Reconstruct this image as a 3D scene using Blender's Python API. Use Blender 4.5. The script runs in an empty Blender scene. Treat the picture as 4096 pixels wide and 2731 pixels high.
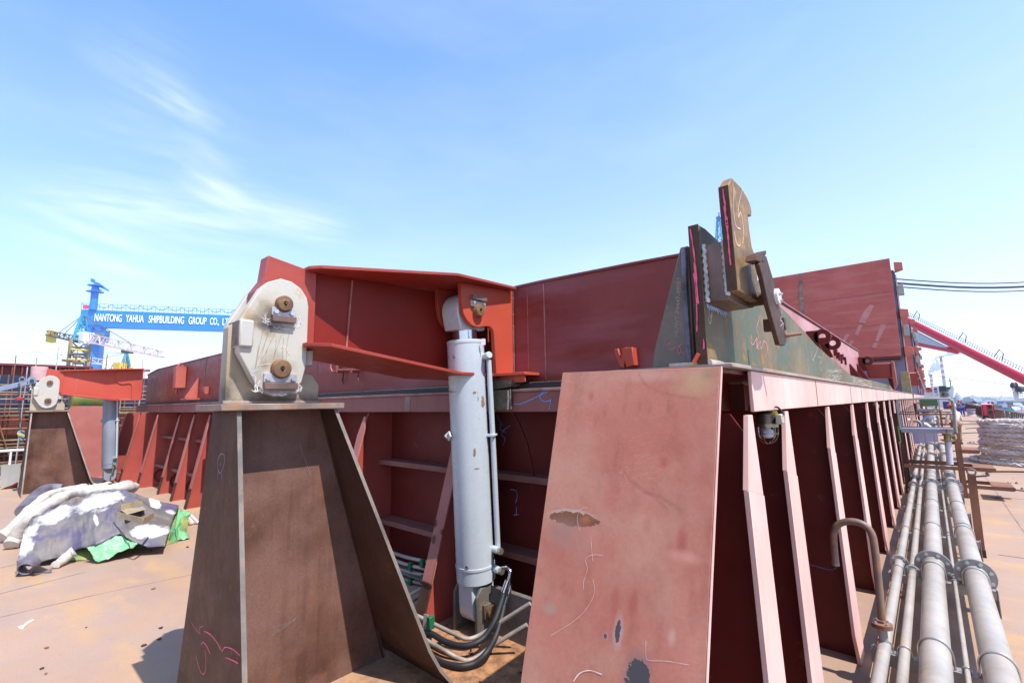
import bpy, bmesh, math, random
from mathutils import Vector, Matrix, noise
random.seed(7)
D = bpy.data
SC = bpy.context.scene
COL = SC.collection
rad = math.radians
# ------------------------------------------------------------------ camera
EYE = Vector((0.0, 0.0, 2.2))
# rows: world X, Y, Z axes written in camera space (solved from the photograph's vanishing points)
RW = Matrix(((0.74849, 0.09927, 0.65567), (0.66293, -0.08726, -0.74357), (-0.0166, 0.99123, -0.13112)))
FPX, CX, CY = 1075 * 4096 / 2352, 2048.0, 1365.5
cam_data = D.cameras.new('camera'); cam = D.objects.new('camera', cam_data); COL.objects.link(cam)
cam_data.sensor_width = 36.0; cam_data.lens = FPX / 4096 * 36.0
cam_data.clip_start = 0.05; cam_data.clip_end = 30000
cx_, cz_ = None, None
_x = Vector([RW[0][0], RW[1][0], RW[2][0]]).normalized()
_z = Vector([RW[0][2], RW[1][2], RW[2][2]]).normalized()
_y = _z.cross(_x).normalized(); _x = _y.cross(_z)
M3 = Matrix((_x, _y, _z)).transposed()
cam.matrix_world = Matrix.Translation(EYE) @ M3.to_4x4()
SC.camera = cam
# ------------------------------------------------------------------ light
SUN = Vector((1.0, 0.0, 1.70)).normalized()
sun_el = math.asin(SUN.z); sun_az = math.atan2(SUN.x, SUN.y)
sd = D.lights.new('sun', 'SUN'); sd.energy = 4.3; sd.angle = rad(0.5); sd.color = (1.0, 0.955, 0.89)
so = D.objects.new('sun', sd); COL.objects.link(so)
so.rotation_euler = (-SUN).to_track_quat('-Z', 'Y').to_euler()
so.location = (30, 3, 60)
SC.view_settings.view_transform = 'Standard'; SC.view_settings.look = 'None'
SC.view_settings.gamma = 1; SC.view_settings.use_curve_mapping = False
SC.view_settings.exposure = 0.74
SC.cycles.max_bounces = 8; SC.cycles.diffuse_bounces = 4; SC.cycles.transparent_max_bounces = 12
SC.cycles.use_denoising = True; SC.cycles.volume_bounces = 3; SC.cycles.volume_step_rate = 2.0

def ray(x, y):
    v = Vector((x - CX, -(y - CY), -FPX))
    return (M3 @ v).normalized()
FR = dict(z1=(0,950,2.296), z2=(0,1600,2.296), z3=(700,1000,2.296), z4=(700,1600,1.3864), z5=(1500,1000,2.296),
  q=(1500,1600,1.3864), h=(2500,650,1.7425), b=(2050,1450,1.2244), s=(2850,1500,1.2738), r=(3000,1000,2.146),
  c=(3500,1550,2.614), p=(3400,1900,1.8865), A=(0,1350,2.24), W=(3560,1480,4.356), V=(3350,1420,5.88),
  L=(2950,1560,5.2267), F=(100,1400,4.704), H=(1550,2050,2.3025), T=(0,1880,2.6133), G=(0,2400,2.352),
  K=(1750,1150,3.135), P=(0,0,1), D=(0,0,2352/4096), Y=(3540,1180,4.127), N=(150,1080,3.734), U=(3796,1500,6.03),
  X=(3560,1600,6.03), B=(0,1550,3.338), S=(0,0,2352/2048))
def pix(fr, a, b):
    o = FR[fr]; return (o[0] + a / o[2], o[1] + b / o[2])
def hit(fr, a, b, X=None, Y=None, Z=None, pl=None, d=None):
    """point of the scene seen at a measured place of the photograph, on a known plane"""
    v = ray(*pix(fr, a, b))
    if X is not None: t = (X - EYE.x) / v.x
    elif Y is not None: t = (Y - EYE.y) / v.y
    elif Z is not None: t = (Z - EYE.z) / v.z
    elif pl is not None: t = (pl[0] - EYE).dot(pl[1]) / v.dot(pl[1])
    else: t = d
    return EYE + v * t
def hits(fr, pts, **k): return [hit(fr, a, b, **k) for a, b in pts]

# ------------------------------------------------------------------ materials
def nt(m):
    m.use_nodes = True; t = m.node_tree; t.nodes.clear(); return t
class NB:
    def __init__(s, t): s.t = t
    def n(s, typ, **k):
        o = s.t.nodes.new(typ)
        for a, v in k.items():
            if a == 'inp':
                for i, w in v.items():
                    if hasattr(w, 'is_output'): s.t.links.new(w, o.inputs[i])
                    else: o.inputs[i].default_value = w
            else: setattr(o, a, v)
        return o
    def noise(s, vec, scale, detail=4, rough=.55, dist=0):
        o = s.n('ShaderNodeTexNoise', inp={'Vector': vec, 'Scale': scale, 'Detail': detail, 'Roughness': rough, 'Distortion': dist}); return o.outputs['Fac']
    def map(s, vec, scale=(1,1,1), loc=(0,0,0), rot=(0,0,0)):
        return s.n('ShaderNodeMapping', inp={'Vector': vec, 'Scale': scale, 'Location': loc, 'Rotation': rot}).outputs[0]
    def ramp(s, fac, a, b, c0=0, c1=1):
        o = s.n('ShaderNodeMapRange', inp={0: fac, 1: a, 2: b, 3: c0, 4: c1}); return o.outputs[0]
    def mix(s, fac, a, b, mode='MIX'):
        o = s.n('ShaderNodeMix', data_type='RGBA', blend_type=mode)
        for i, w in ((0, fac), (6, a), (7, b)):
            if hasattr(w, 'is_output'): s.t.links.new(w, o.inputs[i])
            else: o.inputs[i].default_value = (w if i == 0 else (w[0], w[1], w[2], 1))
        return o.outputs[2]
    def math(s, op, a, b=0.0, c=None):
        o = s.n('ShaderNodeMath', operation=op, inp={0: a, 1: b}); return o.outputs[0]
MATS = {}
def steel(name, col, var=.18, col2=None, rough=.55, metal=0.0, streak=.25, rust=0.0, rustcol=(.16,.065,.03), chips=0.0, chipcol=(.13,.06,.035),
          scale=1.0, bump=.15, spots=(), wash=0.0, washcol=(.6,.6,.7), spec=.5, patch=None, scratch=0.0, horiz=None, fine=0.0):
    """painted or bare steel: large tone change, run-down streaks, rust, chips, scratches, local burnt spots (world points)"""
    m = D.materials.new(name); t = nt(m); b = NB(t)
    geo = b.n('ShaderNodeNewGeometry'); pos = geo.outputs['Position']
    c = (col[0], col[1], col[2])
    n1 = b.noise(pos, .9 * scale, 6, .6)
    lo = tuple(x * (1 - var) for x in c); hi = tuple(min(1, x * (1 + var)) for x in c)
    if col2: hi = col2
    out = b.mix(b.ramp(n1, .33, .67), lo, hi)
    sv = b.map(pos, (7 * scale, 7 * scale, .35 * scale))
    n2 = b.noise(sv, 1.6, 5, .6)
    if streak: out = b.mix(b.ramp(n2, .5, .75, 0, streak), out, tuple(x * .55 for x in c))
    n3 = b.noise(pos, 5 * scale, 8, .7)
    if patch:
        out = b.mix(b.ramp(b.noise(pos, patch[1], 7, .62), patch[2], patch[3]), out, patch[0])
    if wash:
        nw = b.noise(b.map(pos, (.5, .5, 3), (3, 1, 2)), 1.0, 6, .6)
        out = b.mix(b.ramp(nw, .48, .72, 0, wash), out, washcol)
    if rust: out = b.mix(b.ramp(n3, .62 - rust * .3, .74 - rust * .2), out, rustcol)
    if chips:
        n4 = b.noise(b.map(pos, (1, 1, .55)), 26 * scale, 5, .7, .5)
        out = b.mix(b.ramp(n4, .72 - chips * .12, .735 - chips * .12), out, chipcol)
    if fine:
        n6 = b.noise(pos, 60 * scale, 4, .7)
        out = b.mix(b.ramp(n6, .4, .8, 0, fine), out, tuple(x * .5 for x in c))
    if scratch:
        vs = b.map(pos, (3, 3, 3), (0, 0, 0), (.6, .4, .9))
        w = b.n('ShaderNodeTexNoise', noise_dimensions='3D', inp={'Vector': b.map(vs, (1, 1, 9)), 'Scale': 3.2, 'Detail': 2, 'Distortion': 1.5}).outputs['Fac']
        line = b.math('LESS_THAN', b.math('ABSOLUTE', b.math('SUBTRACT', w, .53)), .0022)
        gate = b.ramp(b.noise(pos, 2.3, 2), .48, .6)
        out = b.mix(b.math('MULTIPLY', b.math('MULTIPLY', line, gate), scratch), out, tuple(min(1, x * 2.2 + .12) for x in c))
    for (p, r, sc, k) in spots:
        rr = r if isinstance(r, (tuple, list)) else (r, r, r)
        d = b.n('ShaderNodeVectorMath', operation='SUBTRACT', inp={0: pos, 1: tuple(p)}).outputs[0]
        d = b.n('ShaderNodeVectorMath', operation='DIVIDE', inp={0: d, 1: tuple(rr)}).outputs[0]
        l = b.n('ShaderNodeVectorMath', operation='LENGTH', inp={0: d}).outputs['Value']
        l = b.math('ADD', l, b.ramp(n3, .2, .8, -.45, .45))
        if k < 0: l = b.math('ADD', l, b.ramp(b.noise(pos, 34, 3, .7), .25, .75, -.35, .35))
        edge = .06 if k < 0 else (.30 if k > 1 else .8)
        f = b.ramp(l, 1.0 - edge, 1.0, min(1, abs(k)), 0)
        out = b.mix(f, out, sc)
    bs = b.n('ShaderNodeBsdfPrincipled', inp={'Base Color': out, 'Metallic': metal, 'Specular IOR Level': spec})
    t.links.new(b.ramp(n3, .25, .8, max(.05, rough - .12), min(1, rough + .16)), bs.inputs['Roughness'])
    if bump:
        hb = b.math('ADD', b.math('MULTIPLY', n1, .6), b.math('MULTIPLY', n3, .35))
        hb = b.math('ADD', hb, b.math('MULTIPLY', b.noise(pos, 45 * scale, 3), .08))
        bp = b.n('ShaderNodeBump', inp={'Strength': bump, 'Distance': .03, 'Height': hb})
        t.links.new(bp.outputs[0], bs.inputs['Normal'])
    o = b.n('ShaderNodeOutputMaterial'); t.links.new(bs.outputs[0], o.inputs[0])
    MATS[name] = m; return m
def plain(name, col, rough=.6, metal=0, var=.12, bump=0.05, scale=3.0, emit=None, alpha=None, trans=0):
    m = D.materials.new(name); t = nt(m); b = NB(t)
    pos = b.n('ShaderNodeNewGeometry').outputs['Position']
    n1 = b.noise(pos, scale, 5, .6)
    out = b.mix(b.ramp(n1, .35, .65), tuple(x * (1 - var) for x in col), tuple(min(1, x * (1 + var)) for x in col))
    bs = b.n('ShaderNodeBsdfPrincipled', inp={'Base Color': out, 'Metallic': metal, 'Roughness': rough, 'Transmission Weight': trans})
    if bump:
        bp = b.n('ShaderNodeBump', inp={'Strength': bump, 'Distance': .02, 'Height': b.noise(pos, scale * 8, 3)}); t.links.new(bp.outputs[0], bs.inputs['Normal'])
    o = b.n('ShaderNodeOutputMaterial'); t.links.new(bs.outputs[0], o.inputs[0])
    MATS[name] = m; return m

# ------------------------------------------------------------------ world: sky and thin high cloud
w = D.worlds.new('World'); SC.world = w; w.use_nodes = True
t = w.node_tree; t.nodes.clear(); b = NB(t)
sky = b.n('ShaderNodeTexSky', sky_type='NISHITA', sun_disc=False, sun_elevation=sun_el, sun_rotation=sun_az, altitude=0, air_density=1.0, dust_density=0.35, ozone_density=1.6)
gen = b.n('ShaderNodeTexCoord').outputs['Generated']
sep = b.n('ShaderNodeSeparateXYZ', inp={0: gen})
def streak_cloud(pts, width, amp, seed):
    """a wisp lying along the great arc between two directions of the sky"""
    a, c = pts
    nrm = a.cross(c).normalized(); mid = (a + c).normalized(); along = nrm.cross(mid).normalized()
    half = math.acos(max(-1, min(1, a.dot(c)))) / 2
    dn = b.n('ShaderNodeVectorMath', operation='DOT_PRODUCT', inp={0: gen, 1: tuple(nrm)}).outputs['Value']
    da = b.n('ShaderNodeVectorMath', operation='DOT_PRODUCT', inp={0: gen, 1: tuple(along)}).outputs['Value']
    dm = b.n('ShaderNodeVectorMath', operation='DOT_PRODUCT', inp={0: gen, 1: tuple(mid)}).outputs['Value']
    cmb = b.n('ShaderNodeCombineXYZ', inp={0: b.math('MULTIPLY', da, 3.0), 1: b.math('MULTIPLY', dn, 26.0), 2: seed}).outputs[0]
    nz = b.noise(cmb, 1.3, 8, .60, .4)
    warp = b.math('ADD', dn, b.ramp(b.noise(cmb, .8, 2), 0, 1, -width * 1.2, width * 1.2))
    across = b.ramp(b.math('ABSOLUTE', warp), 0, width * 1.5, 1, 0)
    alongf = b.ramp(b.math('ABSOLUTE', da), half * .2, half * 1.15, 1, 0)
    f = b.math('MULTIPLY', b.math('MULTIPLY', across, alongf), b.ramp(nz, .36, .74, 0, .55))
    f = b.math('MULTIPLY', f, b.math('GREATER_THAN', dm, 0.2))
    return b.math('MULTIPLY', f, amp * .62)
tot = None
for pts, wd, amp, sdn in (
    (((620, 370), (1010, 580)), .024, 1.3, 1), (((350, 190), (880, 470)), .060, .5, 12), (((0, 850), (1080, 1000)), .034, .8, 2),
    (((520, 960), (1300, 1110)), .022, .8, 3), (((0, 930), (860, 1230)), .045, .75, 4),
    (((820, 830), (1180, 1000)), .026, .9, 5), (((960, 920), (1640, 1080)), .035, 1.0, 6),
    (((800, 600), (1100, 800)), .06, .45, 7), (((200, 860), (1500, 1060)), .10, .45, 8), (((0, 1290), (900, 1400)), .06, .35, 10)):
    f = streak_cloud([ray(*pix('S', *q)) for q in pts], wd, amp, sdn * 7.3)
    tot = f if tot is None else b.math('ADD', tot, f)
veil = b.ramp(b.noise(b.map(gen, (1.2, 1.2, 4)), 2.2, 6, .6), .45, .8, 0, .07)
veil = b.math('ADD', veil, b.ramp(sep.outputs[2], .0, .62, .50, .05))
dsun = b.n('ShaderNodeVectorMath', operation='DOT_PRODUCT', inp={0: gen, 1: tuple(SUN)}).outputs['Value']
veil = b.math('ADD', veil, b.ramp(dsun, -.15, .8, 0, .22))
tot = b.math('MINIMUM', b.math('ADD', tot, veil), .88)
skyc = b.n('ShaderNodeHueSaturation', inp={'Saturation': 1.28, 'Value': 1.0, 'Color': sky.outputs[0]}).outputs[0]
tint = b.mix(b.ramp(sep.outputs[2], .05, .60), (.74, .97, 1.18), (.60, 1.20, 1.46))
skyc = b.mix(1.0, skyc, tint, 'MULTIPLY')
bg = b.n('ShaderNodeBackground', inp={'Color': b.mix(tot, skyc, (6.3, 6.5, 7.4)), 'Strength': .14})
o = b.n('ShaderNodeOutputWorld'); t.links.new(bg.outputs[0], o.inputs[0])

# ------------------------------------------------------------------ mesh helpers
def newell(ps):
    n = Vector((0, 0, 0))
    for i in range(len(ps)):
        a, c = ps[i], ps[(i + 1) % len(ps)]
        n += Vector(((a.y - c.y) * (a.z + c.z), (a.z - c.z) * (a.x + c.x), (a.x - c.x) * (a.y + c.y)))
    return n.normalized() if n.length > 1e-12 else Vector((0, 0, 1))
class MB:
    def __init__(s): s.v = []; s.f = []; s.sm = []
    def add(s, vs, fs, smooth=False):
        k = len(s.v); s.v += [Vector(v) for v in vs]; s.f += [tuple(i + k for i in f) for f in fs]; s.sm += [smooth] * len(fs); return s
    def prism(s, poly, vec):
        """polygon pushed along a vector"""
        poly = [Vector(p) for p in poly]; vec = Vector(vec); n = len(poly)
        if newell(poly).dot(vec) > 0: poly = poly[::-1]
        fs = [tuple(range(n)), tuple(range(2 * n - 1, n - 1, -1))]
        fs += [((i + 1) % n, i, i + n, (i + 1) % n + n) for i in range(n)]
        return s.add(poly + [p + vec for p in poly], fs)
    def box(s, lo, hi):
        (a, b_, c), (d, e, f) = lo, hi
        return s.prism([(a, b_, c), (d, b_, c), (d, e, c), (a, e, c)], (0, 0, f - c))
    def obox(s, c, u, v, w_):
        """box by centre and three half vectors"""
        c, u, v, w_ = Vector(c), Vector(u), Vector(v), Vector(w_)
        return s.prism([c - u - v - w_, c + u - v - w_, c + u + v - w_, c - u + v - w_], w_ * 2)
    def bar(s, a, c, w_, h, up=(0, 0, 1)):
        a, c = Vector(a), Vector(c); d = (c - a).normalized(); up = Vector(up)
        if abs(d.dot(up)) > .98: up = Vector((1, 0, 0))
        sd_ = d.cross(up).normalized(); u2 = sd_.cross(d)
        return s.prism([a - sd_ * w_ / 2 - u2 * h / 2, a + sd_ * w_ / 2 - u2 * h / 2, a + sd_ * w_ / 2 + u2 * h / 2, a - sd_ * w_ / 2 + u2 * h / 2], c - a)
    def tube(s, pts, r, n=10, cap=True, closed=False, squash=None):
        pts = [Vector(p) for p in pts]; m = len(pts)
        rs = r if isinstance(r, (list, tuple)) else [r] * m
        vs = []; fs = []
        t0 = (pts[1] - pts[0]).normalized(); up = Vector((0, 0, 1)) if abs(t0.z) < .9 else Vector((1, 0, 0))
        nrm = (up - t0 * up.dot(t0)).normalized()
        for i, p in enumerate(pts):
            if closed: tg = pts[(i + 1) % m] - pts[i - 1]
            else: tg = pts[min(i + 1, m - 1)] - pts[max(i - 1, 0)]
            tg.normalize()
            nn = nrm - tg * nrm.dot(tg)
            if nn.length > 1e-6: nrm = nn.normalized()
            bn = tg.cross(nrm)
            for k in range(n):
                a = 2 * math.pi * k / n
                vs.append(p + (nrm * math.cos(a) + bn * math.sin(a)) * rs[i])
        for i in range(m if closed else m - 1):
            j = (i + 1) % m
            for k in range(n):
                k2 = (k + 1) % n
                fs.append((i * n + k, i * n + k2, j * n + k2, j * n + k))
        s.add(vs, fs, True)
        if cap and not closed:
            s.add(vs[:n], [tuple(range(n - 1, -1, -1))]); s.add(vs[-n:], [tuple(range(n))])
        return s
    def cyl(s, a, c, r, r2=None, n=20):
        return s.tube([a, c], [r, r if r2 is None else r2], n)
    def lathe(s, c, axis, prof, n=24):
        """profile (distance along axis, radius)"""
        c, ax = Vector(c), Vector(axis).normalized()
        u = ax.cross(Vector((0, 0, 1)) if abs(ax.z) < .9 else Vector((1, 0, 0))).normalized(); v = ax.cross(u)
        vs = []
        for (h, r) in prof:
            for k in range(n):
                a = 2 * math.pi * k / n; vs.append(c + ax * h + (u * math.cos(a) + v * math.sin(a)) * max(r, 1e-5))
        fs = [(i * n + k, i * n + (k + 1) % n, (i + 1) * n + (k + 1) % n, (i + 1) * n + k) for i in range(len(prof) - 1) for k in range(n)]
        s.add(vs, fs, True)
        s.add(vs[:n], [tuple(range(n - 1, -1, -1))]); s.add(vs[-n:], [tuple(range(n))]); return s
    def ring(s, c, axis, ro, ri, h, n=28):
        c, ax = Vector(c), Vector(axis).normalized()
        u = ax.cross(Vector((0, 0, 1)) if abs(ax.z) < .9 else Vector((1, 0, 0))).normalized(); v = ax.cross(u)
        vs = []
        for hh in (0, h):
            for r in (ro, ri):
                for k in range(n):
                    a = 2 * math.pi * k / n; vs.append(c + ax * hh + (u * math.cos(a) + v * math.sin(a)) * r)
        fs = []
        for k in range(n):
            j = (k + 1) % n
            fs += [(k, j, n + j, n + k), (2 * n + j, 2 * n + k, 3 * n + k, 3 * n + j), (k, 2 * n + k, 2 * n + j, j), (n + j, 3 * n + j, 3 * n + k, n + k)]
        return s.add(vs, fs)
    def bolt(s, p, ax, r=.018, h=.014, n=6, stud=True):
        p, ax = Vector(p), Vector(ax).normalized()
        s.lathe(p, ax, [(0, r), (h, r), (h, r * .98)], n)
        s.sm[-1] = False
        if stud: s.lathe(p + ax * h, ax, [(0, r * .5), (h * .5, r * .5)], 8)
        return s
    def quad(s, a, b_, c, d): return s.add([a, b_, c, d], [(0, 1, 2, 3)])
    def grid(s, fn, nu, nv, smooth=True):
        vs = [fn(i / (nu - 1), j / (nv - 1)) for j in range(nv) for i in range(nu)]
        fs = [(j * nu + i, j * nu + i + 1, (j + 1) * nu + i + 1, (j + 1) * nu + i) for j in range(nv - 1) for i in range(nu - 1)]
        return s.add(vs, fs, smooth)
    def build(s, name, mat, parent=None, bevel=0.0, solid=0.0, sub=0, label=None, seg=1):
        me = D.meshes.new(name); w0 = WL(parent)
        me.from_pydata([tuple(v - w0) for v in s.v], [], s.f)
        me.polygons.foreach_set('use_smooth', s.sm); me.update(); me.set_sharp_from_angle(angle=rad(38))
        if isinstance(mat, (list, tuple)):
            for m_ in mat: me.materials.append(m_)
        else: me.materials.append(mat)
        o_ = D.objects.new(name, me); COL.objects.link(o_)
        if parent: o_.parent = parent
        if solid: q_ = o_.modifiers.new('solid', 'SOLIDIFY'); q_.thickness = solid
        if sub: q_ = o_.modifiers.new('sub', 'SUBSURF'); q_.levels = sub; q_.render_levels = sub
        if bevel:
            q_ = o_.modifiers.new('bevel', 'BEVEL'); q_.width = bevel; q_.segments = seg; q_.limit_method = 'ANGLE'; q_.angle_limit = rad(35); q_.use_clamp_overlap = True
        if label: o_['label'] = label
        return o_
def WL(o_):
    v = Vector((0, 0, 0))
    while o_ is not None: v += Vector(o_.location); o_ = o_.parent
    return v
def tag(o_, label, cat, group=None):
    o_['label'] = label; o_['category'] = cat
    if group: o_['group'] = group
    return o_
def struct(o_, kind='structure'): o_['kind'] = kind; return o_
def thing(name, label, cat, loc=(0, 0, 0), group=None):
    o_ = D.objects.new(name, None); COL.objects.link(o_); o_.location = loc; o_.empty_display_size = .2
    return tag(o_, label, cat, group)
def kids(o_): return [c for c in D.objects if c.parent == o_]
def copy_tree(o_, parent=None, loc=None, rot=None, label=None, sub=None):
    c = o_.copy(); COL.objects.link(c)
    if parent: c.parent = parent
    if loc is not None: c.location = loc
    if rot is not None: c.rotation_euler = rot
    if label: c['label'] = label
    for ch in (sub or kids)(o_): copy_tree(ch, c)
    return c
def arc(c, r, a0, a1, n, u, v):
    c, u, v = Vector(c), Vector(u), Vector(v)
    return [c + (u * math.cos(rad(a0 + (a1 - a0) * i / n)) + v * math.sin(rad(a0 + (a1 - a0) * i / n))) * r for i in range(n + 1)]
def bez(pts, n=10):
    """smooth curve through points"""
    pts = [Vector(p) for p in pts]; out = []
    for i in range(len(pts) - 1):
        p0 = pts[max(i - 1, 0)]; p1 = pts[i]; p2 = pts[i + 1]; p3 = pts[min(i + 2, len(pts) - 1)]
        for k in range(n):
            u = k / n
            out.append(.5 * ((2 * p1) + (p2 - p0) * u + (2 * p0 - 5 * p1 + 4 * p2 - p3) * u * u + (3 * p1 - p0 - 3 * p2 + p3) * u ** 3))
    out.append(pts[-1]); return out
def stroke(mb, pts, width, nrm, lift=.003):
    """a chalk line: a thin flat ribbon lying on a surface"""
    pts = bez(pts, 8); nrm = Vector(nrm).normalized(); vs = []
    for i, p in enumerate(pts):
        tg = (pts[min(i + 1, len(pts) - 1)] - pts[max(i - 1, 0)]).normalized(); sd_ = tg.cross(nrm).normalized()
        wv = width * (.7 + .5 * noise.noise(p * 37))
        vs += [p + nrm * lift - sd_ * wv / 2, p + nrm * lift + sd_ * wv / 2]
    return mb.add(vs, [(2 * i, 2 * i + 1, 2 * i + 3, 2 * i + 2) for i in range(len(pts) - 1)])
def text_obj(name, body, mat, parent, loc, xdir, updir, size, ext=.01, width=None, sx=1.0, bold=.02):
    cu = D.curves.new(name, 'FONT'); cu.body = body; cu.size = size; cu.extrude = ext; cu.offset = size * bold
    t_ = D.objects.new(name + '_tmp', cu); COL.objects.link(t_)
    bpy.context.view_layer.update()
    me = D.meshes.new_from_object(t_.evaluated_get(bpy.context.evaluated_depsgraph_get()))
    D.objects.remove(t_); D.curves.remove(cu); me.name = name; me.materials.clear(); me.materials.append(mat)
    xs_ = [v.co.x for v in me.vertices]
    if width: sx = width / (max(xs_) - min(xs_))
    o_ = D.objects.new(name, me); COL.objects.link(o_)
    x = Vector(xdir).normalized(); z = x.cross(Vector(updir)).normalized(); y = z.cross(x)
    mw = Matrix((x * sx, y, z)).transposed().to_4x4(); mw.translation = Vector(loc) - WL(parent)
    if parent: o_.parent = parent
    o_.matrix_local = mw
    return o_
# ------------------------------------------------------------------ palette
RED = (.30, .062, .048)          # plain red primer tone
primer = steel('shaded_red_primer', (.105, .0095, .0065), .14, (.13, .014, .010), rough=.5, streak=.16, wash=.10, washcol=(.20, .06, .05), chips=.0, scratch=.22, bump=.10, rust=.02, spec=.25)  # darkened red for walls and webs, recess shade is in the colour
primer_bright = steel('orange_red_primer', (.40, .058, .030), .10, (.46, .075, .042), rough=.42, streak=.06, scratch=.2, bump=.06, fine=.1, spec=.25)
primer_sunlit = steel('sunlit_pale_primer', (.66, .37, .315), .08, (.74, .47, .41), rough=.65, streak=.30, rust=.0, chips=.05, bump=.12, chipcol=(.2, .1, .08), spec=.25)  # paler copy of the red for sunny faces, sunlight put into the colour
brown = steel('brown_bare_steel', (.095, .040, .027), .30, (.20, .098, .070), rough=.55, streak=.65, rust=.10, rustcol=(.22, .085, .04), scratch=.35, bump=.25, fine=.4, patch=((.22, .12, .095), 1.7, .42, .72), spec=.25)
brown_shaded = steel('shaded_dark_steel', (.052, .023, .015), .35, (.10, .046, .030), rough=.5, streak=.5, rust=.10, rustcol=(.2, .075, .03), scratch=.3, bump=.2, fine=.3, spec=.18)  # darker copy of the brown, pedestal side shade painted in; also plain dark steel
cut_edge = steel('ground_steel_edge', (.17, .145, .13), .3, (.28, .24, .21), rough=.5, metal=.2, rust=.25, rustcol=(.35, .17, .06), scale=3)
cap_steel = steel('weathered_cap_steel', (.21, .15, .12), .35, (.36, .27, .22), rough=.5, metal=.2, rust=.35, rustcol=(.40, .18, .06), chips=.35, chipcol=(.55, .5, .5), scale=2.5)
black_rubber = plain('black_rubber', (.010, .010, .013), .6)
dark_steel = plain('dark_steel', (.06, .05, .05), .5, .3)
galv = steel('galvanised_steel', (.26, .245, .23), .15, (.35, .33, .31), rough=.5, metal=.15, streak=.1, rust=.12, rustcol=(.42, .30, .20), scale=2)
pipe_mat = steel('pale_pipe_paint', (.315, .28, .25), .14, (.39, .355, .325), rough=.45, streak=.0, rust=.16, rustcol=(.34, .23, .14), scale=2.4, bump=.12, patch=((.40, .31, .22), 7, .52, .70), fine=.15)
chrome = plain('bright_steel', (.5, .48, .52), .16, 1.0)
bolt_mat = plain('bolt_steel', (.55, .55, .56), .35, .7)
weld = steel('weld_bead', (.30, .27, .27), .4, (.5, .46, .44), rough=.4, metal=.5, scale=6, bump=.6)
weld_red = steel('painted_weld', (.36, .11, .09), .3, (.46, .17, .14), rough=.4, scale=8, bump=.8)
rust_mat = steel('rusty_brown_paint', (.20, .085, .05), .3, (.27, .12, .07), rough=.75, rust=.3, rustcol=(.28, .11, .045), scale=2, bump=.25)
chalk_pink = plain('pink_paint_marker', (.75, .10, .20), .8)
chalk_white = plain('white_chalk', (.75, .70, .70), .9)
chalk_lilac = plain('lilac_chalk', (.52, .38, .70), .9)
chalk_blue = plain('blue_chalk', (.10, .36, .80), .9)
chalk_yellow = plain('yellow_marker', (.70, .42, .04), .8)
green_clamp = plain('green_plastic', (.004, .12, .05), .6)
white_paint = plain('white_paint', (.72, .72, .74), .5)

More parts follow.
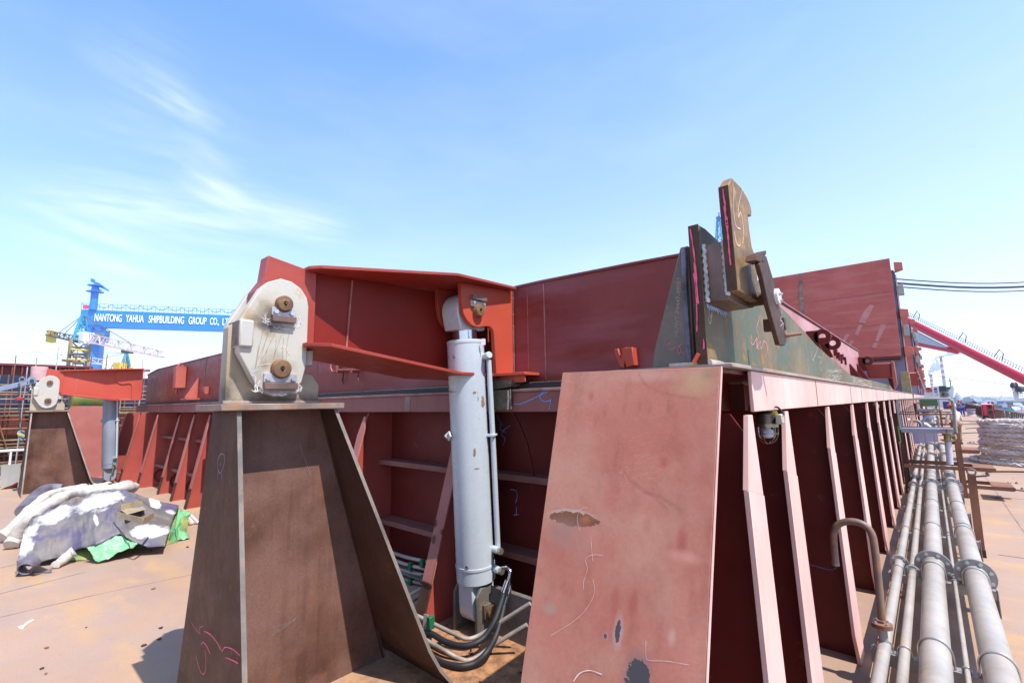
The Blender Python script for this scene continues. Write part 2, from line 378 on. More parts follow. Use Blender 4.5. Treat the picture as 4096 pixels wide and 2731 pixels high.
# ------------------------------------------------------------------ deck and water
def deck_material():
    m = D.materials.new('dusty_deck_primer'); t = nt(m); b = NB(t)
    pos = b.n('ShaderNodeNewGeometry').outputs['Position']
    n1 = b.noise(pos, .35, 6, .6); n2 = b.noise(pos, 1.3, 8, .65); n3 = b.noise(pos, 9, 6, .7)
    out = b.mix(b.ramp(n1, .3, .7), (.32, .21, .15), (.40, .275, .21))
    out = b.mix(b.ramp(n2, .46, .66, 0, .6), out, (.42, .25, .15))
    out = b.mix(b.ramp(b.noise(b.map(pos, (1, 2.2, 1), (7, 3, 0)), .8, 7, .65), .52, .68, 0, .8), out, (.50, .30, .13))
    out = b.mix(b.ramp(b.noise(b.map(pos, (.6, 1.6, 1), (17, 9, 0)), 1.1, 6, .6), .6, .76, 0, .45), out, (.30, .215, .20))
    out = b.mix(b.ramp(n3, .55, .8, 0, .35), out, (.26, .17, .14))
    # dirt round the foot of the coaming and the cylinder
    for (fr_, a_, c_, ra, rb, k_) in (('G', 760, 120, .5, .16, .38), ('G', 800, 330, .35, .12, .38), ('G', 1300, 640, .7, .10, .38), ('T', 1850, 1130, .7, .20, .38), ('T', 1700, 1000, .5, .2, .38), ('T', 900, 1400, .5, .18, .38), ('T', 60, 1100, .5, .3, .38),
        ('p', 1100, 350, .25, .6, .38), ('p', 980, 1000, .2, .5, .38), ('c', 1150, 1130, .3, .8, .38)):
        q_ = hit(fr_, a_, c_, Z=0)
        d = b.n('ShaderNodeVectorMath', operation='SUBTRACT', inp={0: pos, 1: tuple(q_)}).outputs[0]
        d = b.n('ShaderNodeVectorMath', operation='DIVIDE', inp={0: d, 1: (ra, rb, 1)}).outputs[0]
        l = b.n('ShaderNodeVectorMath', operation='LENGTH', inp={0: d}).outputs['Value']
        l = b.math('ADD', l, b.ramp(n2, .2, .8, -.6, .6))
        out = b.mix(b.ramp(l, .3, 1.1, k_, 0), out, (.50, .29, .12))
    spk = b.noise(b.map(pos, (1, 2.4, 1)), 16, 3, .7)
    out = b.mix(b.ramp(spk, .70, .715), out, (.10, .07, .06))
    out = b.mix(b.ramp(b.noise(pos, 70, 3, .7), .35, .75, 0, .4), out, (.22, .14, .11))
    d = b.n('ShaderNodeVectorMath', operation='SUBTRACT', inp={0: pos, 1: (-2.6, 3.1, 0)}).outputs[0]
    d = b.n('ShaderNodeVectorMath', operation='DIVIDE', inp={0: d, 1: (1.5, 1.7, 1)}).outputs[0]
    l = b.n('ShaderNodeVectorMath', operation='LENGTH', inp={0: d}).outputs['Value']
    l = b.math('ADD', l, b.ramp(n2, .2, .8, -.4, .4))
    out = b.mix(b.ramp(l, .75, 1.05, .9, 0), out, b.mix(b.ramp(n3, .4, .6), (.16, .075, .035), (.40, .19, .085)))
    # side passage under the pipes: darker brown strip broken by noise
    sx = b.n('ShaderNodeSeparateXYZ', inp={0: pos})
    strip = b.math('MULTIPLY', b.ramp(b.math('ABSOLUTE', b.math('ADD', sx.outputs[0], .35)), .30, .62, 1, 0), b.ramp(n2, .42, .6, .1, .6))
    out = b.mix(strip, out, (.25, .16, .12))
    bs = b.n('ShaderNodeBsdfPrincipled', inp={'Base Color': out, 'Specular IOR Level': .35})
    t.links.new(b.ramp(n2, .3, .7, .5, .85), bs.inputs['Roughness'])
    h = b.math('ADD', n1, b.math('MULTIPLY', n3, .12))
    bp = b.n('ShaderNodeBump', inp={'Strength': .3, 'Distance': .04, 'Height': h}); t.links.new(bp.outputs[0], bs.inputs['Normal'])
    o = b.n('ShaderNodeOutputMaterial'); t.links.new(bs.outputs[0], o.inputs[0]); return m
deck_mat = deck_material()
mb = MB(); mb.box((-24.5, -30, -.05), (4.6, 132, 0.0)); mb.box((-24.5, -30, -12), (4.6, 132, -.052))
struct(mb.build('deck', deck_mat))
mb = MB()
for pts in (((0, 1020), (700, 870)), ((0, 1535), (1000, 1300), (2000, 1090)), ((0, 1290), (900, 1060))):
    pp = [hit('T', a, c, Z=.002) for a, c in pts]
    for i in range(len(pp) - 1): mb.bar(pp[i], pp[i + 1], .014, .006)
for yy in (-2.0, 9.6, 14.9, 19.4, 28, 37, 48, 60, 75): mb.bar((.5, yy, .002), (4.5, yy + .02, .002), .016, .006)
for xx in (.95, 2.6): mb.bar((xx, -5, .002), (xx - .1, 110, .002), .016, .006)
struct(mb.build('weld_seams', steel('deck_weld', (.27, .18, .15), .3, scale=3)))
wm = D.materials.new('river_water'); t = nt(wm); b = NB(t)
pos = b.n('ShaderNodeNewGeometry').outputs['Position']
bs = b.n('ShaderNodeBsdfPrincipled', inp={'Base Color': (.30, .34, .36, 1), 'Roughness': .22, 'Specular IOR Level': .5})
bp = b.n('ShaderNodeBump', inp={'Strength': .5, 'Distance': .4, 'Height': b.noise(pos, .6, 5)}); t.links.new(bp.outputs[0], bs.inputs['Normal'])
o = b.n('ShaderNodeOutputMaterial'); t.links.new(bs.outputs[0], o.inputs[0])
mb = MB(); mb.quad((-6000, -6000, -11), (6000, -6000, -11), (6000, 9000, -11), (-6000, 9000, -11)); struct(mb.build('water', wm))

# ------------------------------------------------------------------ hatch coaming
EN = Vector((-.0226, 1, 0)).normalized()
def EY(x, base=3.65): return base + .008 * (x + 3.5)
coam = thing('hatch_coaming', 'red primed steel hatch coaming with slanted stays, around the near hatch', 'hatch coaming', (-.7, 3.6, 0), 'steel hatch coamings in line')
# side: inner wall, rail, top plate
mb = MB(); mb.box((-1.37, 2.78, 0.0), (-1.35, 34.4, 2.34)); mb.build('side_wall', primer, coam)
mb = MB()
segs = [2.72, 4.62, 6.9, 8.1, 10.6, 12.2, 14.4, 18.5, 24, 34.4]
for i in range(len(segs) - 1): mb.box((-.72, segs[i] + .004, 2.135), (-.70, segs[i + 1] - .004, 2.352))
mb.build('side_rail', primer_sunlit, coam, bevel=.003)
mb = MB(); mb.box((-1.45, 2.36, 2.355), (-.685, 34.4, 2.375)); mb.build('top_plate', steel('dirty_top_plate', (.28, .19, .155), .3, (.38, .29, .25), rust=.35, rustcol=(.42, .24, .07), scale=2), coam, bevel=.003)
mb = MB()
bj = steel('burnt_joint_paint', (.17, .12, .10), .3, (.25, .2, .17), scale=4)
for y in segs[1:-1]: mb = MB(); mb.box((-.722, y - .012, 2.14), (-.6975, y + .012, 2.348)); mb.build('burnt_joint', bj, coam)
def side_stay(y, n):
    m = MB()
    m.prism([(-1.35, y, 0), (-.69, y, 0), (-.72, y, 2.0), (-.80, y, 2.125), (-1.35, y, 2.125)], (0, .02, 0)); m.build('stay_web', primer, coam)
    f = MB(); x0 = -.69; ya, yb = y - .13, y + .13; th = -.026
    f.prism([(x0 - .008, ya, 1.76), (x0 - .008, yb, 1.70), (x0 + .028, yb, .22), (x0 + .05, yb - .02, .0), (x0 + .05, ya, .0), (x0 + .028, ya, .22)], (th, 0, 0))
    f.prism([(x0 - .012, ya, 1.761), (x0 - .012, y - .02, 2.12), (x0 - .012, y + .05, 2.12), (x0 - .012, yb, 1.701)], (th, 0, 0))
    f.build('stay', primer_sunlit, coam, bevel=.002)
ys = [2.64, 3.47, 5.17, 7.0]; y = 8.8
while y < 34: ys.append(y); y += 1.78
for i, y in enumerate(ys): side_stay(y, i)
# end wall towards the camera
mb = MB()
p0, p1 = (-1.36, EY(-1.36, 4.10), 0), (-20.5, EY(-20.5, 4.10), 0)
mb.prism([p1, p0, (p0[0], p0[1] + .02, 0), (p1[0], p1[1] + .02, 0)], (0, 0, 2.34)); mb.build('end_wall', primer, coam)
mb = MB(); xa, xb = -1.0, -20.0
def erail(x0, x1, z0, z1, yo, th): return [(x0, EY(x0) + yo, z0), (x1, EY(x1) + yo, z0), (x1, EY(x1) + yo + th, z0), (x0, EY(x0) + yo + th, z0)], (0, 0, z1 - z0)
for x0, x1 in ((-20.0, -17.1), (-17.08, -12.1), (-12.08, -5.02), (-5.0, -1.0)):
    mb.prism(*erail(x0, x1, 2.115, 2.315, 0, .02))
mb.build('end_rail', steel('end_rail_primer', (.20, .062, .052), .15, (.25, .085, .075), rough=.6, streak=.3, scratch=.3, bump=.12), coam, bevel=.003)
mb = MB(); mb.prism(*erail(-20.0, -1.0, 2.317, 2.345, -.02, .62)); mb.build('end_top_plate', steel('end_top_plate_primer', (.27, .12, .10), .3, (.36, .2, .17), rust=.2, scale=2), coam, bevel=.003)
mb = MB()
for x, w_ in ((-5.0, .05), (-17.09, .03), (-12.09, .03)): mb = MB(); mb.prism(*erail(x - w_, x + w_, 2.12, 2.31, -.003, .02)); mb.build('burnt_joint', bj, coam)
def end_stay(x, x2=None, ybase=2.98, pts=None):
    """slanted bracket: web plate normal to X, face plate towards -Y"""
    x2 = x; yt = max(EY(x), 0) if x > -8 else ybase + .37; yb = ybase
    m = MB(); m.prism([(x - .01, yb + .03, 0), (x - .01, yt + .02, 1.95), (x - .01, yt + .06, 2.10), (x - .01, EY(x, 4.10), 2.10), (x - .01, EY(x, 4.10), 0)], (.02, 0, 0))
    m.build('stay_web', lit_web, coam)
    f = MB(); hw = .075
    def P_(xx, z): return Vector((xx, yb + (yt - yb) * z / 2.05, z))
    pol = [P_(x - hw, .42), P_(x - hw, 1.80), P_(x - hw * .3, 2.05), P_(x + hw * .35, 2.05), P_(x + hw, 1.86), P_(x + hw, .42)]
    f.prism(pol, (0, .02, 0)); f.build('stay', steel_stay, coam, bevel=.003)
    g = MB(); g.prism([P_(x - hw, .0), P_(x - hw, .415), P_(x + hw, .415), P_(x + hw, .0)], (0, .02, 0)); g.bar(P_(x - hw - .01, .42) - Vector((0, .004, 0)), P_(x + hw + .01, .42) - Vector((0, .004, 0)), .02, .03)
    g.build('stay_foot', D.materials['shaded_dark_steel'], coam, bevel=.002)
lit_web = steel('sunlit_bay_primer', (.34, .058, .042), .12, (.39, .08, .06), spec=.25, rough=.55, streak=.1, scratch=.2, bump=.1)  # lit copy of the red primer, sun on the bay webs painted in
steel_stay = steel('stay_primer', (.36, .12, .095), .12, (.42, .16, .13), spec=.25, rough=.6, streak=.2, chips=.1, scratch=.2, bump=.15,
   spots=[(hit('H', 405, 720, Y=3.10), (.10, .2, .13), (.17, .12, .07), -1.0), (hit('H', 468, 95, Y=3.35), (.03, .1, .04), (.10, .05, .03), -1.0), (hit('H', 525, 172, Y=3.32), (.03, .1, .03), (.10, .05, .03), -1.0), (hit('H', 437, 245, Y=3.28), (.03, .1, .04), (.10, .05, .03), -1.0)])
for (x, yb) in ((-3.98, 3.02), (-6.0, 3.1), (-7.7, 3.15), (-9.4, 3.2), (-11.05, 3.2), (-12.6, 3.22), (-13.95, 3.26), (-15.36, 3.29), (-17.03, 3.14), (-18.5, 2.97), (-19.3, 2.76)):
    end_stay(x, ybase=yb)
shelf_m = steel('dusty_shelf_primer', (.15, .04, .030), .2, (.21, .085, .068), rough=.7, bump=.1)
xs = [-20.3, -19.3, -18.5, -17.03, -15.36, -13.95, -12.6, -11.05, -9.4, -7.7, -6.0, -3.98, -1.4]
for z in (1.42, .62):
    for i in range(len(xs) - 1):
        a, c = xs[i] + .03, xs[i + 1] - .03
        if xs[i + 1] == -1.4: a = -3.9
        if xs[i] == -6.0: c = -4.4
        y0 = EY((a + c) / 2, 4.10)
        dp = .22 if a > -6.0 else (.34 if z > 1 else .46)
        mb = MB(); mb.box((a, y0 - dp, z), (c, y0 + .01, z + .018)); mb.box((a, y0 - dp - .015, z - .045), (c, y0 - dp, z + .02))
        mb.build('wall_stiffener', shelf_m, coam, bevel=.002)
mb = MB()
for i in range(len(xs) - 2):
    x = xs[i + 1] if i else -19.3
    if -19 < x < -8: 
        mb = MB(); mb.ring((x + .02, EY(x, 4.1) - .30, .30), (1, 0, 0), .17, .15, .05); mb.build('pipe_hole_collar', primer, coam)
mb = MB()   # curved knee bracket seen behind the cylinder
a0 = [hit('q', 760, 60, Y=3.95), hit('q', 800, 130, Y=3.95), hit('q', 840, 230, Y=3.95), hit('q', 868, 340, Y=3.95), hit('q', 880, 420, Y=3.95)]
for i in range(len(a0) - 1): mb.bar(a0[i], a0[i + 1], .02, .012)
mb.build('knee_bracket', primer, coam)
mb = MB()
for pts in (((675, 80), (700, 130), (695, 160), (730, 180)), ((750, 140), (715, 165), (705, 185)), ((700, 190), (722, 215), (710, 250)), ((750, 495), (780, 500), (790, 530), (780, 570)), ((785, 590), (785, 640)), ((770, 635), (800, 632))):
    stroke(mb, [hit('q', *p, Y=4.08) for p in pts], .010, (0, -1, 0))
mb.build('blue_chalk_mark', chalk_blue, coam)
# front bracket: broad face plate with a cut corner, leaning towards the camera at the foot
c_tr = Vector((-.735, 2.35, 2.36)); nrm_b = Vector((0.10, -.945, .325)).normalized(); BP = (c_tr, nrm_b)
face = [hit('P', 2881, 1466, pl=BP), hit('P', 2250, 1489, pl=BP), hit('P', 2081, 2731, pl=BP), hit('P', 2821, 2731, pl=BP)]
dl = (face[2] - face[1]); dr = (face[3] - face[0])
bl = face[1] + dl * (face[1].z / -dl.z) if dl.z < 0 else face[2]
br = face[0] + dr * (face[0].z / -dr.z)
sp = lambda a, c: hit('b', a, c, pl=BP)
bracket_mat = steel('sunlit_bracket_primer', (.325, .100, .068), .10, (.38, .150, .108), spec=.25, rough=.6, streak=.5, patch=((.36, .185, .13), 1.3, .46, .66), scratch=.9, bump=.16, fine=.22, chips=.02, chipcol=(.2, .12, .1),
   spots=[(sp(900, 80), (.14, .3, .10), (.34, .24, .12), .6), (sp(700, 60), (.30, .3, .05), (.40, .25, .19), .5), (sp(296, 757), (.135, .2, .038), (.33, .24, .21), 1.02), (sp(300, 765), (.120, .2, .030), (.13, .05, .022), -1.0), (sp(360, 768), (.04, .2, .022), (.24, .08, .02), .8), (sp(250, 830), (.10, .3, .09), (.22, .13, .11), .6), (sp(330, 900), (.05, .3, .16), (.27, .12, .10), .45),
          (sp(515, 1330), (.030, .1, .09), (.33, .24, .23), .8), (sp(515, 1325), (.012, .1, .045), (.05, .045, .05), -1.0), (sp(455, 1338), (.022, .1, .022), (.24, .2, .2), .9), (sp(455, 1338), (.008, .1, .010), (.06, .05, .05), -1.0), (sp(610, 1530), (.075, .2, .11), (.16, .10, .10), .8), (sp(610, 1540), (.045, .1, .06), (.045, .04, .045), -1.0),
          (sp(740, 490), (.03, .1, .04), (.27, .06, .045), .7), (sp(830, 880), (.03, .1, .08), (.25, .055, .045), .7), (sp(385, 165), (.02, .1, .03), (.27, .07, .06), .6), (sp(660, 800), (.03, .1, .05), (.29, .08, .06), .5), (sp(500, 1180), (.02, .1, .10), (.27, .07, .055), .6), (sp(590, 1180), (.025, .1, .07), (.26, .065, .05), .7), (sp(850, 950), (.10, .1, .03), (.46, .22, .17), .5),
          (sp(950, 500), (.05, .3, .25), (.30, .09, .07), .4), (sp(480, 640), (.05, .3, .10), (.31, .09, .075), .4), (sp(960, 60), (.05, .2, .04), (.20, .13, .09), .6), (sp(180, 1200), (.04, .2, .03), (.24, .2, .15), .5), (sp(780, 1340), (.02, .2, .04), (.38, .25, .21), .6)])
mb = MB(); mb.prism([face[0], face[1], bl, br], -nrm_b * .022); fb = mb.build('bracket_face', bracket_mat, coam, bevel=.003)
mb = MB(); e = Vector((.0, 0, 0))
mb.prism([face[0] + Vector((.002, .0005, .002)), br + Vector((.002, .0005, 0)), br + Vector((.002, .019, 0)), face[0] + Vector((.002, .019, .002))], (.004, 0, 0)); mb.build('bracket_cut_edge', primer_sunlit, coam)
mb = MB(); xm = -1.12
mb.prism([(xm, face[0].y + .03, 2.34), (xm, br.y + .03, 0), (xm, 4.1, 0), (xm, 4.1, 2.34)], (.02, 0, 0))
mb.build('bracket_web', primer, coam)
mb = MB(); mb.prism([(-1.5, 2.375, 2.352), (-.74, 2.375, 2.352), (-.74, 4.0, 2.352), (-1.6, 4.0, 2.352)], (0, 0, -.02)); mb.build('bracket_top', primer, coam)
mb = MB()
for pts in (((300, 1560), (330, 1520), (380, 1505), (440, 1525)),): stroke(mb, [sp(*p) for p in pts], .006, nrm_b)
for pts in (((395, 1060), (403, 1110), (385, 1170), (320, 1250), (190, 1335)), ((350, 1110), (350, 1070), (368, 1010), (360, 960), (400, 940), (445, 945)), ((655, 1360), (655, 1430), (670, 1455), (760, 1460), (865, 1478)), ((370, 710), (340, 715), (318, 760), (330, 820)), ((385, 850), (390, 920), (395, 970))):
    stroke(mb, [sp(*p) for p in pts], .0018, nrm_b)
mb.build('white_chalk_line', plain('faint_chalk', (.58, .42, .38), .9), coam)
mb = MB()
for pts in (((620, 55), (660, 110), (740, 145), (820, 162), (910, 175)), ((765, 180), (768, 230), (785, 258)), ((550, 525), (580, 570), (700, 660), (760, 720)), ((640, 630), (720, 650), (830, 720))):
    stroke(mb, [sp(*p) for p in pts], .0022, nrm_b)
mb.build('red_scratch', plain('scratch_red', (.25, .068, .05), .6), coam)
# chalk on the end rail (blue arrow and hook), lilac and white marks
mb = MB(); K_ = lambda a, c: hit('z5', a, c, Y=EY(-2.9))
stroke(mb, [K_(1280, 1412), K_(1340, 1410), K_(1450, 1365), K_(1520, 1330), K_(1590, 1298), K_(1560, 1292), K_(1525, 1325), K_(1520, 1365), K_(1560, 1390), K_(1612, 1380)], .010, (0, -1, 0))
stroke(mb, [K_(1618, 1362), K_(1612, 1400), K_(1604, 1462)], .010, (0, -1, 0)); mb.build('blue_chalk_mark', chalk_blue, coam)
mb = MB(); K2 = lambda a, c: hit('z3', a, c, Y=EY(-7.4))
for pts in (((197, 1455), (205, 1480), (215, 1455), (222, 1478), (226, 1440)), ((240, 1440), (232, 1478), (245, 1475)), ((250, 1445), (258, 1450), (246, 1480)), ((268, 1455), (272, 1480))): stroke(mb, [K2(*p) for p in pts], .02, (0, -1, 0))
mb.build('lilac_chalk_mark', chalk_lilac, coam)
# black rubber seating strip on top of the end coaming
mb = MB(); mb.prism(*erail(-20.0, -1.1, 2.347, 2.41, .08, .10)); mb.build('rubber_seal', black_rubber, coam)
# landing block beside the cylinder
mb = MB()
k0 = [hit('z5', 1065, 1190, Y=3.60), hit('z5', 1250, 1190, Y=3.60), hit('z5', 1252, 1255, Y=3.60), hit('z5', 1065, 1285, Y=3.60)]
mb.prism(k0, (0, .3, 0)); k1 = [hit('z5', 1065, 1295, Y=3.60), hit('z5', 1245, 1275, Y=3.60), hit('z5', 1240, 1470, Y=3.60), hit('z5', 1065, 1472, Y=3.60)]
mb.prism(k1, (0, .04, 0))
mb.build('landing_block', steel('scorched_steel', (.05, .042, .036), .4, (.15, .12, .09), rough=.55, metal=.2, rust=.3, rustcol=(.3, .2, .06), scale=5, bump=.4), coam, bevel=.006)
mb = MB(); a = [hit('z5', 1222, 1290, Y=3.597), hit('z5', 1224, 1370, Y=3.597), hit('z5', 1218, 1465, Y=3.597)]; mb.tube(a, .010, 6); mb.build('weld_bead', weld, coam)
# ------------------------------------------------------------------ brown pedestal, its link and pins
XC = -3.85
def Zt(a, c, X): return hit('z3', a, c, X=X)
ped = thing('pedestal', 'tall brown bare steel pedestal in front, wide foot and narrow top, with pink paint marks', 'pedestal', (XC, 1.8, 0), 'pedestals under the lifting arms')
def pedestal_parts(root, near=True):
    yt0, yb0, yt1, yb1, zt = 1.19, 1.15, 1.90, 2.56, 2.18
    fl = MB()   # -Y flange, flaring in X
    fl.prism([(-3.60, yt0, zt), (-4.10, yt0, zt), (-4.42, yb0, 0), (-3.00, yb0, 0)], (0, .025, 0))
    m1 = fl.build('flange', brown_shaded, root, bevel=.003)
    e = MB(); e.prism([(-3.599, yt0 - .002, zt - .002), (-3.599, yt0 + .027, zt - .002), (-2.999, yb0 + .027, 0), (-2.999, yb0 - .002, 0)], (.004, 0, 0)); e.build('ground_edge', cut_edge, root)
    fr = MB(); n = 14; pl = []
    for i in range(n + 1):
        u = i / n; z = zt * (1 - u); y = yt1 + (yb1 - yt1) * u + (.10 * max(0, u - .9) / .1 if u > .9 else 0)
        pl.append((y, z, -3.60 + (.60) * u, -4.10 - .32 * u))
    for i in range(n):
        a, c = pl[i], pl[i + 1]
        fr.prism([(a[2], a[0], a[1]), (a[3], a[0], a[1]), (c[3], c[0], c[1]), (c[2], c[0], c[1])], (0, .025, 0))
    fr.build('flange', brown_shaded, root, bevel=0)
    e = MB()
    for i in range(n):
        a, c = pl[i], pl[i + 1]
        e.prism([(a[2] + .001, a[0] - .002, a[1]), (a[2] + .001, a[0] + .027, a[1]), (c[2] + .001, c[0] + .027, c[1]), (c[2] + .001, c[0] - .002, c[1])], (.004, 0, 0))
    e.build('ground_edge', cut_edge, root)
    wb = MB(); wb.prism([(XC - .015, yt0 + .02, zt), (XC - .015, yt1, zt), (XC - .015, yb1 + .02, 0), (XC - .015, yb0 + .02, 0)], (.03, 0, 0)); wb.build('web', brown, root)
    cw = MB()
    for j in range(60):
        u = j / 60; v = (j + 1) / 60; r0 = .007 + .003 * noise.noise(Vector((j * .7, 3, 1)))
        cw.tube([(XC + .02, yt1 - .006 + (yb1 - yt1) * u, zt * (1 - u)), (XC + .02, yt1 - .006 + (yb1 - yt1) * v, zt * (1 - v))], r0, 5, False)
    cw.build('weld_bead', brown_shaded, root)
    cp = MB(); cp.prism([(-3.56, 1.08, 2.183), (-4.14, 1.08, 2.183), (-4.14, 1.97, 2.183), (-3.56, 1.97, 2.183)], (0, 0, .045)); cp.build('cap_plate', cap_steel, root, bevel=.004)
    # upright lug the link hangs on, with weld run at its foot
    lg = MB(); prof = [(1.165, 2.23), (1.165, 2.79), (1.30, 2.94), (1.62, 2.90), (1.60, 2.50), (1.80, 2.46), (1.86, 2.38), (1.86, 2.23)]
    lg.prism([(XC + .06, y, z) for y, z in prof], (-.12, 0, 0)); lg.build('lug_plate', lug_mat, root, bevel=.004)
    wf = MB(); pts = [(XC + .075, 1.15 + .72 * i / 40, 2.238 + .006 * noise.noise(Vector((i, 5, 2)))) for i in range(41)]
    wf.tube(pts, [.017 + .006 * noise.noise(Vector((i * .9, 1, 2))) for i in range(41)], 7); wf.build('foot_weld', D.materials['weathered_cap_steel'], root)
burn = (.05, .04, .035)
lug_mat = steel('scorched_cream_paint', (.36, .28, .19), .12, (.44, .37, .28), rough=.55, streak=.1, rust=.05, rustcol=(.4, .22, .08), bump=.1,
    spots=[((-3.79, 1.30, 2.5), (.2, .3, .3), (.27, .19, .11), .6), ((-3.79, 1.16, 2.30), (.2, .12, .16), burn, .85), ((-3.79, 1.65, 2.24), (.2, .6, .10), burn, .9)])
pedestal_parts(ped)
mb = MB()
G1 = lambda a, c: hit('G', a, c, Y=1.148)
for pts, w_ in ((((1805, 205), (1840, 260), (1890, 315)), .005), (((1925, 288), (1985, 320), (2040, 385), (2088, 470)), .010), (((2095, 480), (2120, 440), (2190, 455), (2262, 515)), .010), (((2125, 535), (2190, 560), (2245, 590)), .010),
                (((1895, 415), (1915, 392), (1950, 430), (1980, 500)), .010), (((1848, 520), (1880, 640), (1915, 692), (1940, 640), (1940, 520), (1930, 470)), .007), (((1885, 290), (1885, 255), (1918, 238)), .006)):
    stroke(mb, [G1(*p) for p in pts], w_ * .9, (0, -1, 0))
mb.build('pink_paint_mark', chalk_pink, ped)
mb = MB(); Q1 = lambda a, c: hit('z4', a, c, Y=1.168)
for pts in (((245, 405), (237, 350), (250, 305), (268, 298), (278, 320), (270, 370), (252, 405), (240, 380)), ((252, 340), (256, 365)), ((240, 405), (238, 440)), ((262, 400), (262, 445))): stroke(mb, [Q1(*p) for p in pts], .003, (0, -1, 0))
mb.build('lilac_chalk_mark', chalk_lilac, ped)
mb = MB(); Q2 = lambda a, c: hit('z4', a, c, X=XC + .017)
for pts in (((690, 245), (720, 330), (752, 418)), ((438, 682), (428, 705)), ((415, 1078), (428, 1075))): stroke(mb, [Q2(*p) for p in pts], .003, (1, 0, 0))
for k in range(14):
    a = 535 + k * 9; stroke(mb, [Q2(a, 1310 - k * 6), Q2(a + 14, 1285 - k * 6), Q2(a + 8, 1250 - k * 2)], .003, (1, 0, 0))
mb.build('grinding_mark', plain('scuffed_steel', (.30, .24, .22), .5, .2), ped)

XL = -3.68     # front face of the link
lk = thing('link_plate', 'large cream rounded link plate scorched round its two rusty pins, on the nearer brown pedestal', 'link plate', (XC, 1.5, 2.8), 'link plates on the pedestals')
P1 = Zt(1000, 500, XL); P2 = Zt(957, 1092, XL); P1.y = P2.y = (P1.y + P2.y) / 2
cream = (.70, .66, .60)
link_mat = steel('scorched_cream_plate', (.41, .375, .315), .07, (.49, .46, .40), rough=.5, streak=.05, rust=.06, rustcol=(.42, .24, .08), bump=.10, chips=.08, scratch=.5,
    spots=[(Zt(640, 580, XL), (.1, .10, .07), (.42, .29, .15), .8), (Zt(1080, 640, XL), (.1, .08, .05), (.34, .25, .16), .6), (Zt(1060, 1060, XL), (.1, .09, .06), (.36, .27, .17), .6),
           (Zt(860, 600, XL), (.1, .17, .20), (.34, .23, .12), .85), (Zt(720, 660, XL), (.1, .07, .07), (.20, .13, .07), .8), (Zt(900, 1030, XL), (.1, .13, .10), (.28, .21, .14), .75), (Zt(760, 1170, XL), (.1, .07, .12), (.26, .20, .13), .6),
           (Zt(990, 1320, XL), (.1, .22, .05), (.28, .2, .12), .7), (Zt(850, 610, XL), (.1, .105, .14), (.09, .07, .055), .9), (Zt(835, 670, XL), (.1, .08, .08), burn, .95), (Zt(900, 700, XL), (.1, .10, .035), (.10, .08, .07), .8), (Zt(820, 1060, XL), (.1, .05, .06), (.12, .09, .07), .7)])
def link_outline(X, dy=0, dz=0):
    a = [(585, 935), (590, 640), (622, 597), (700, 480), (790, 345), (860, 292), (975, 262), (1075, 292), (1160, 355), (1213, 440), (1227, 520), (1215, 850), (1203, 1060), (1165, 1210), (1095, 1290), (1010, 1335), (910, 1345), (810, 1300), (725, 1205)]
    o_ = [hit('z3', *p, X=XL) for p in a]
    return [Vector((X, p.y + dy, p.z + dz)) for p in o_]
mb = MB(); mb.prism(link_outline(XL), (-.085, 0, 0)); mb.build('front_plate', link_mat, lk, bevel=.006, seg=2)
mb = MB(); mb.prism(link_outline(-3.93), (-.085, 0, 0)); mb.build('back_plate', link_mat, lk, bevel=.006)
mb = MB(); ya, yb, za, zb = Zt(597, 700, XL + .03).y, Zt(752, 700, XL + .02).y, Zt(595, 885, XL + .02).z, Zt(600, 632, XL + .02).z
v_s = ray(*pix('z3', 496, 760)); mb.box(((ya - .0) / v_s.y * v_s.x, ya, za), (XL + .03, yb - .02, zb)); mb.build('spacer_block', steel('spacer_paint', (.42, .39, .34), .1, (.48, .45, .41), rust=.15, rustcol=(.4, .24, .1), spots=[((-3.85, ya - .03, za + .15), (.3, .02, .3), (.16, .10, .08), .9)], bump=.3), lk, bevel=.012, seg=2)
xb_ = ya / v_s.y * v_s.x; mb = MB(); mb.box((xb_ - .002, ya - .006, za + .01), (XL + .022, ya - .001, zb - .01)); mb.build('rough_side', steel('rough_scorched_side', (.14, .085, .065), .35, (.27, .19, .16), rough=.7, scale=8, bump=.8, fine=.5), lk)
mb = MB(); q0 = Zt(1205, 920, XL - .05); mb.box((XL - .30, q0.y - .02, Zt(1205, 1058, XL - .05).z), (XL - .04, q0.y + .055, q0.z)); mb.build('side_block', link_mat, lk, bevel=.006)
pin_mat = steel('rusty_pin_steel', (.13, .065, .035), .3, (.19, .10, .045), rough=.55, metal=.0, rust=.42, rustcol=(.26, .12, .03), scale=4, bump=.2, fine=.3)
def pin(root, p, r, out, L, down, near=True):
    m = MB(); m.lathe(p + Vector((out, 0, 0)), (-1, 0, 0), [(0, r * .16), (.012, r * .16), (.0121, r * .17), (0, r * .22), (-.004, r * .3), (0, r * .86), (.012, r), (L, r)], 32)
    pn = m.build('pin', pin_mat, root)
    b2 = MB(); b2.lathe(p + Vector((out - .004, 0, 0)), (1, 0, 0), [(0, r * .15), (.0165, r * .15), (.017, r * .02)], 12); b2.build('grease_hole', black_rubber, pn)
    b3 = MB(); b3.lathe(p + Vector((out + .004, 0, 0)), (1, 0, 0), [(0, r * .05), (.012, r * .05)], 8); b3.build('grease_nipple', chrome, pn)
    return pn
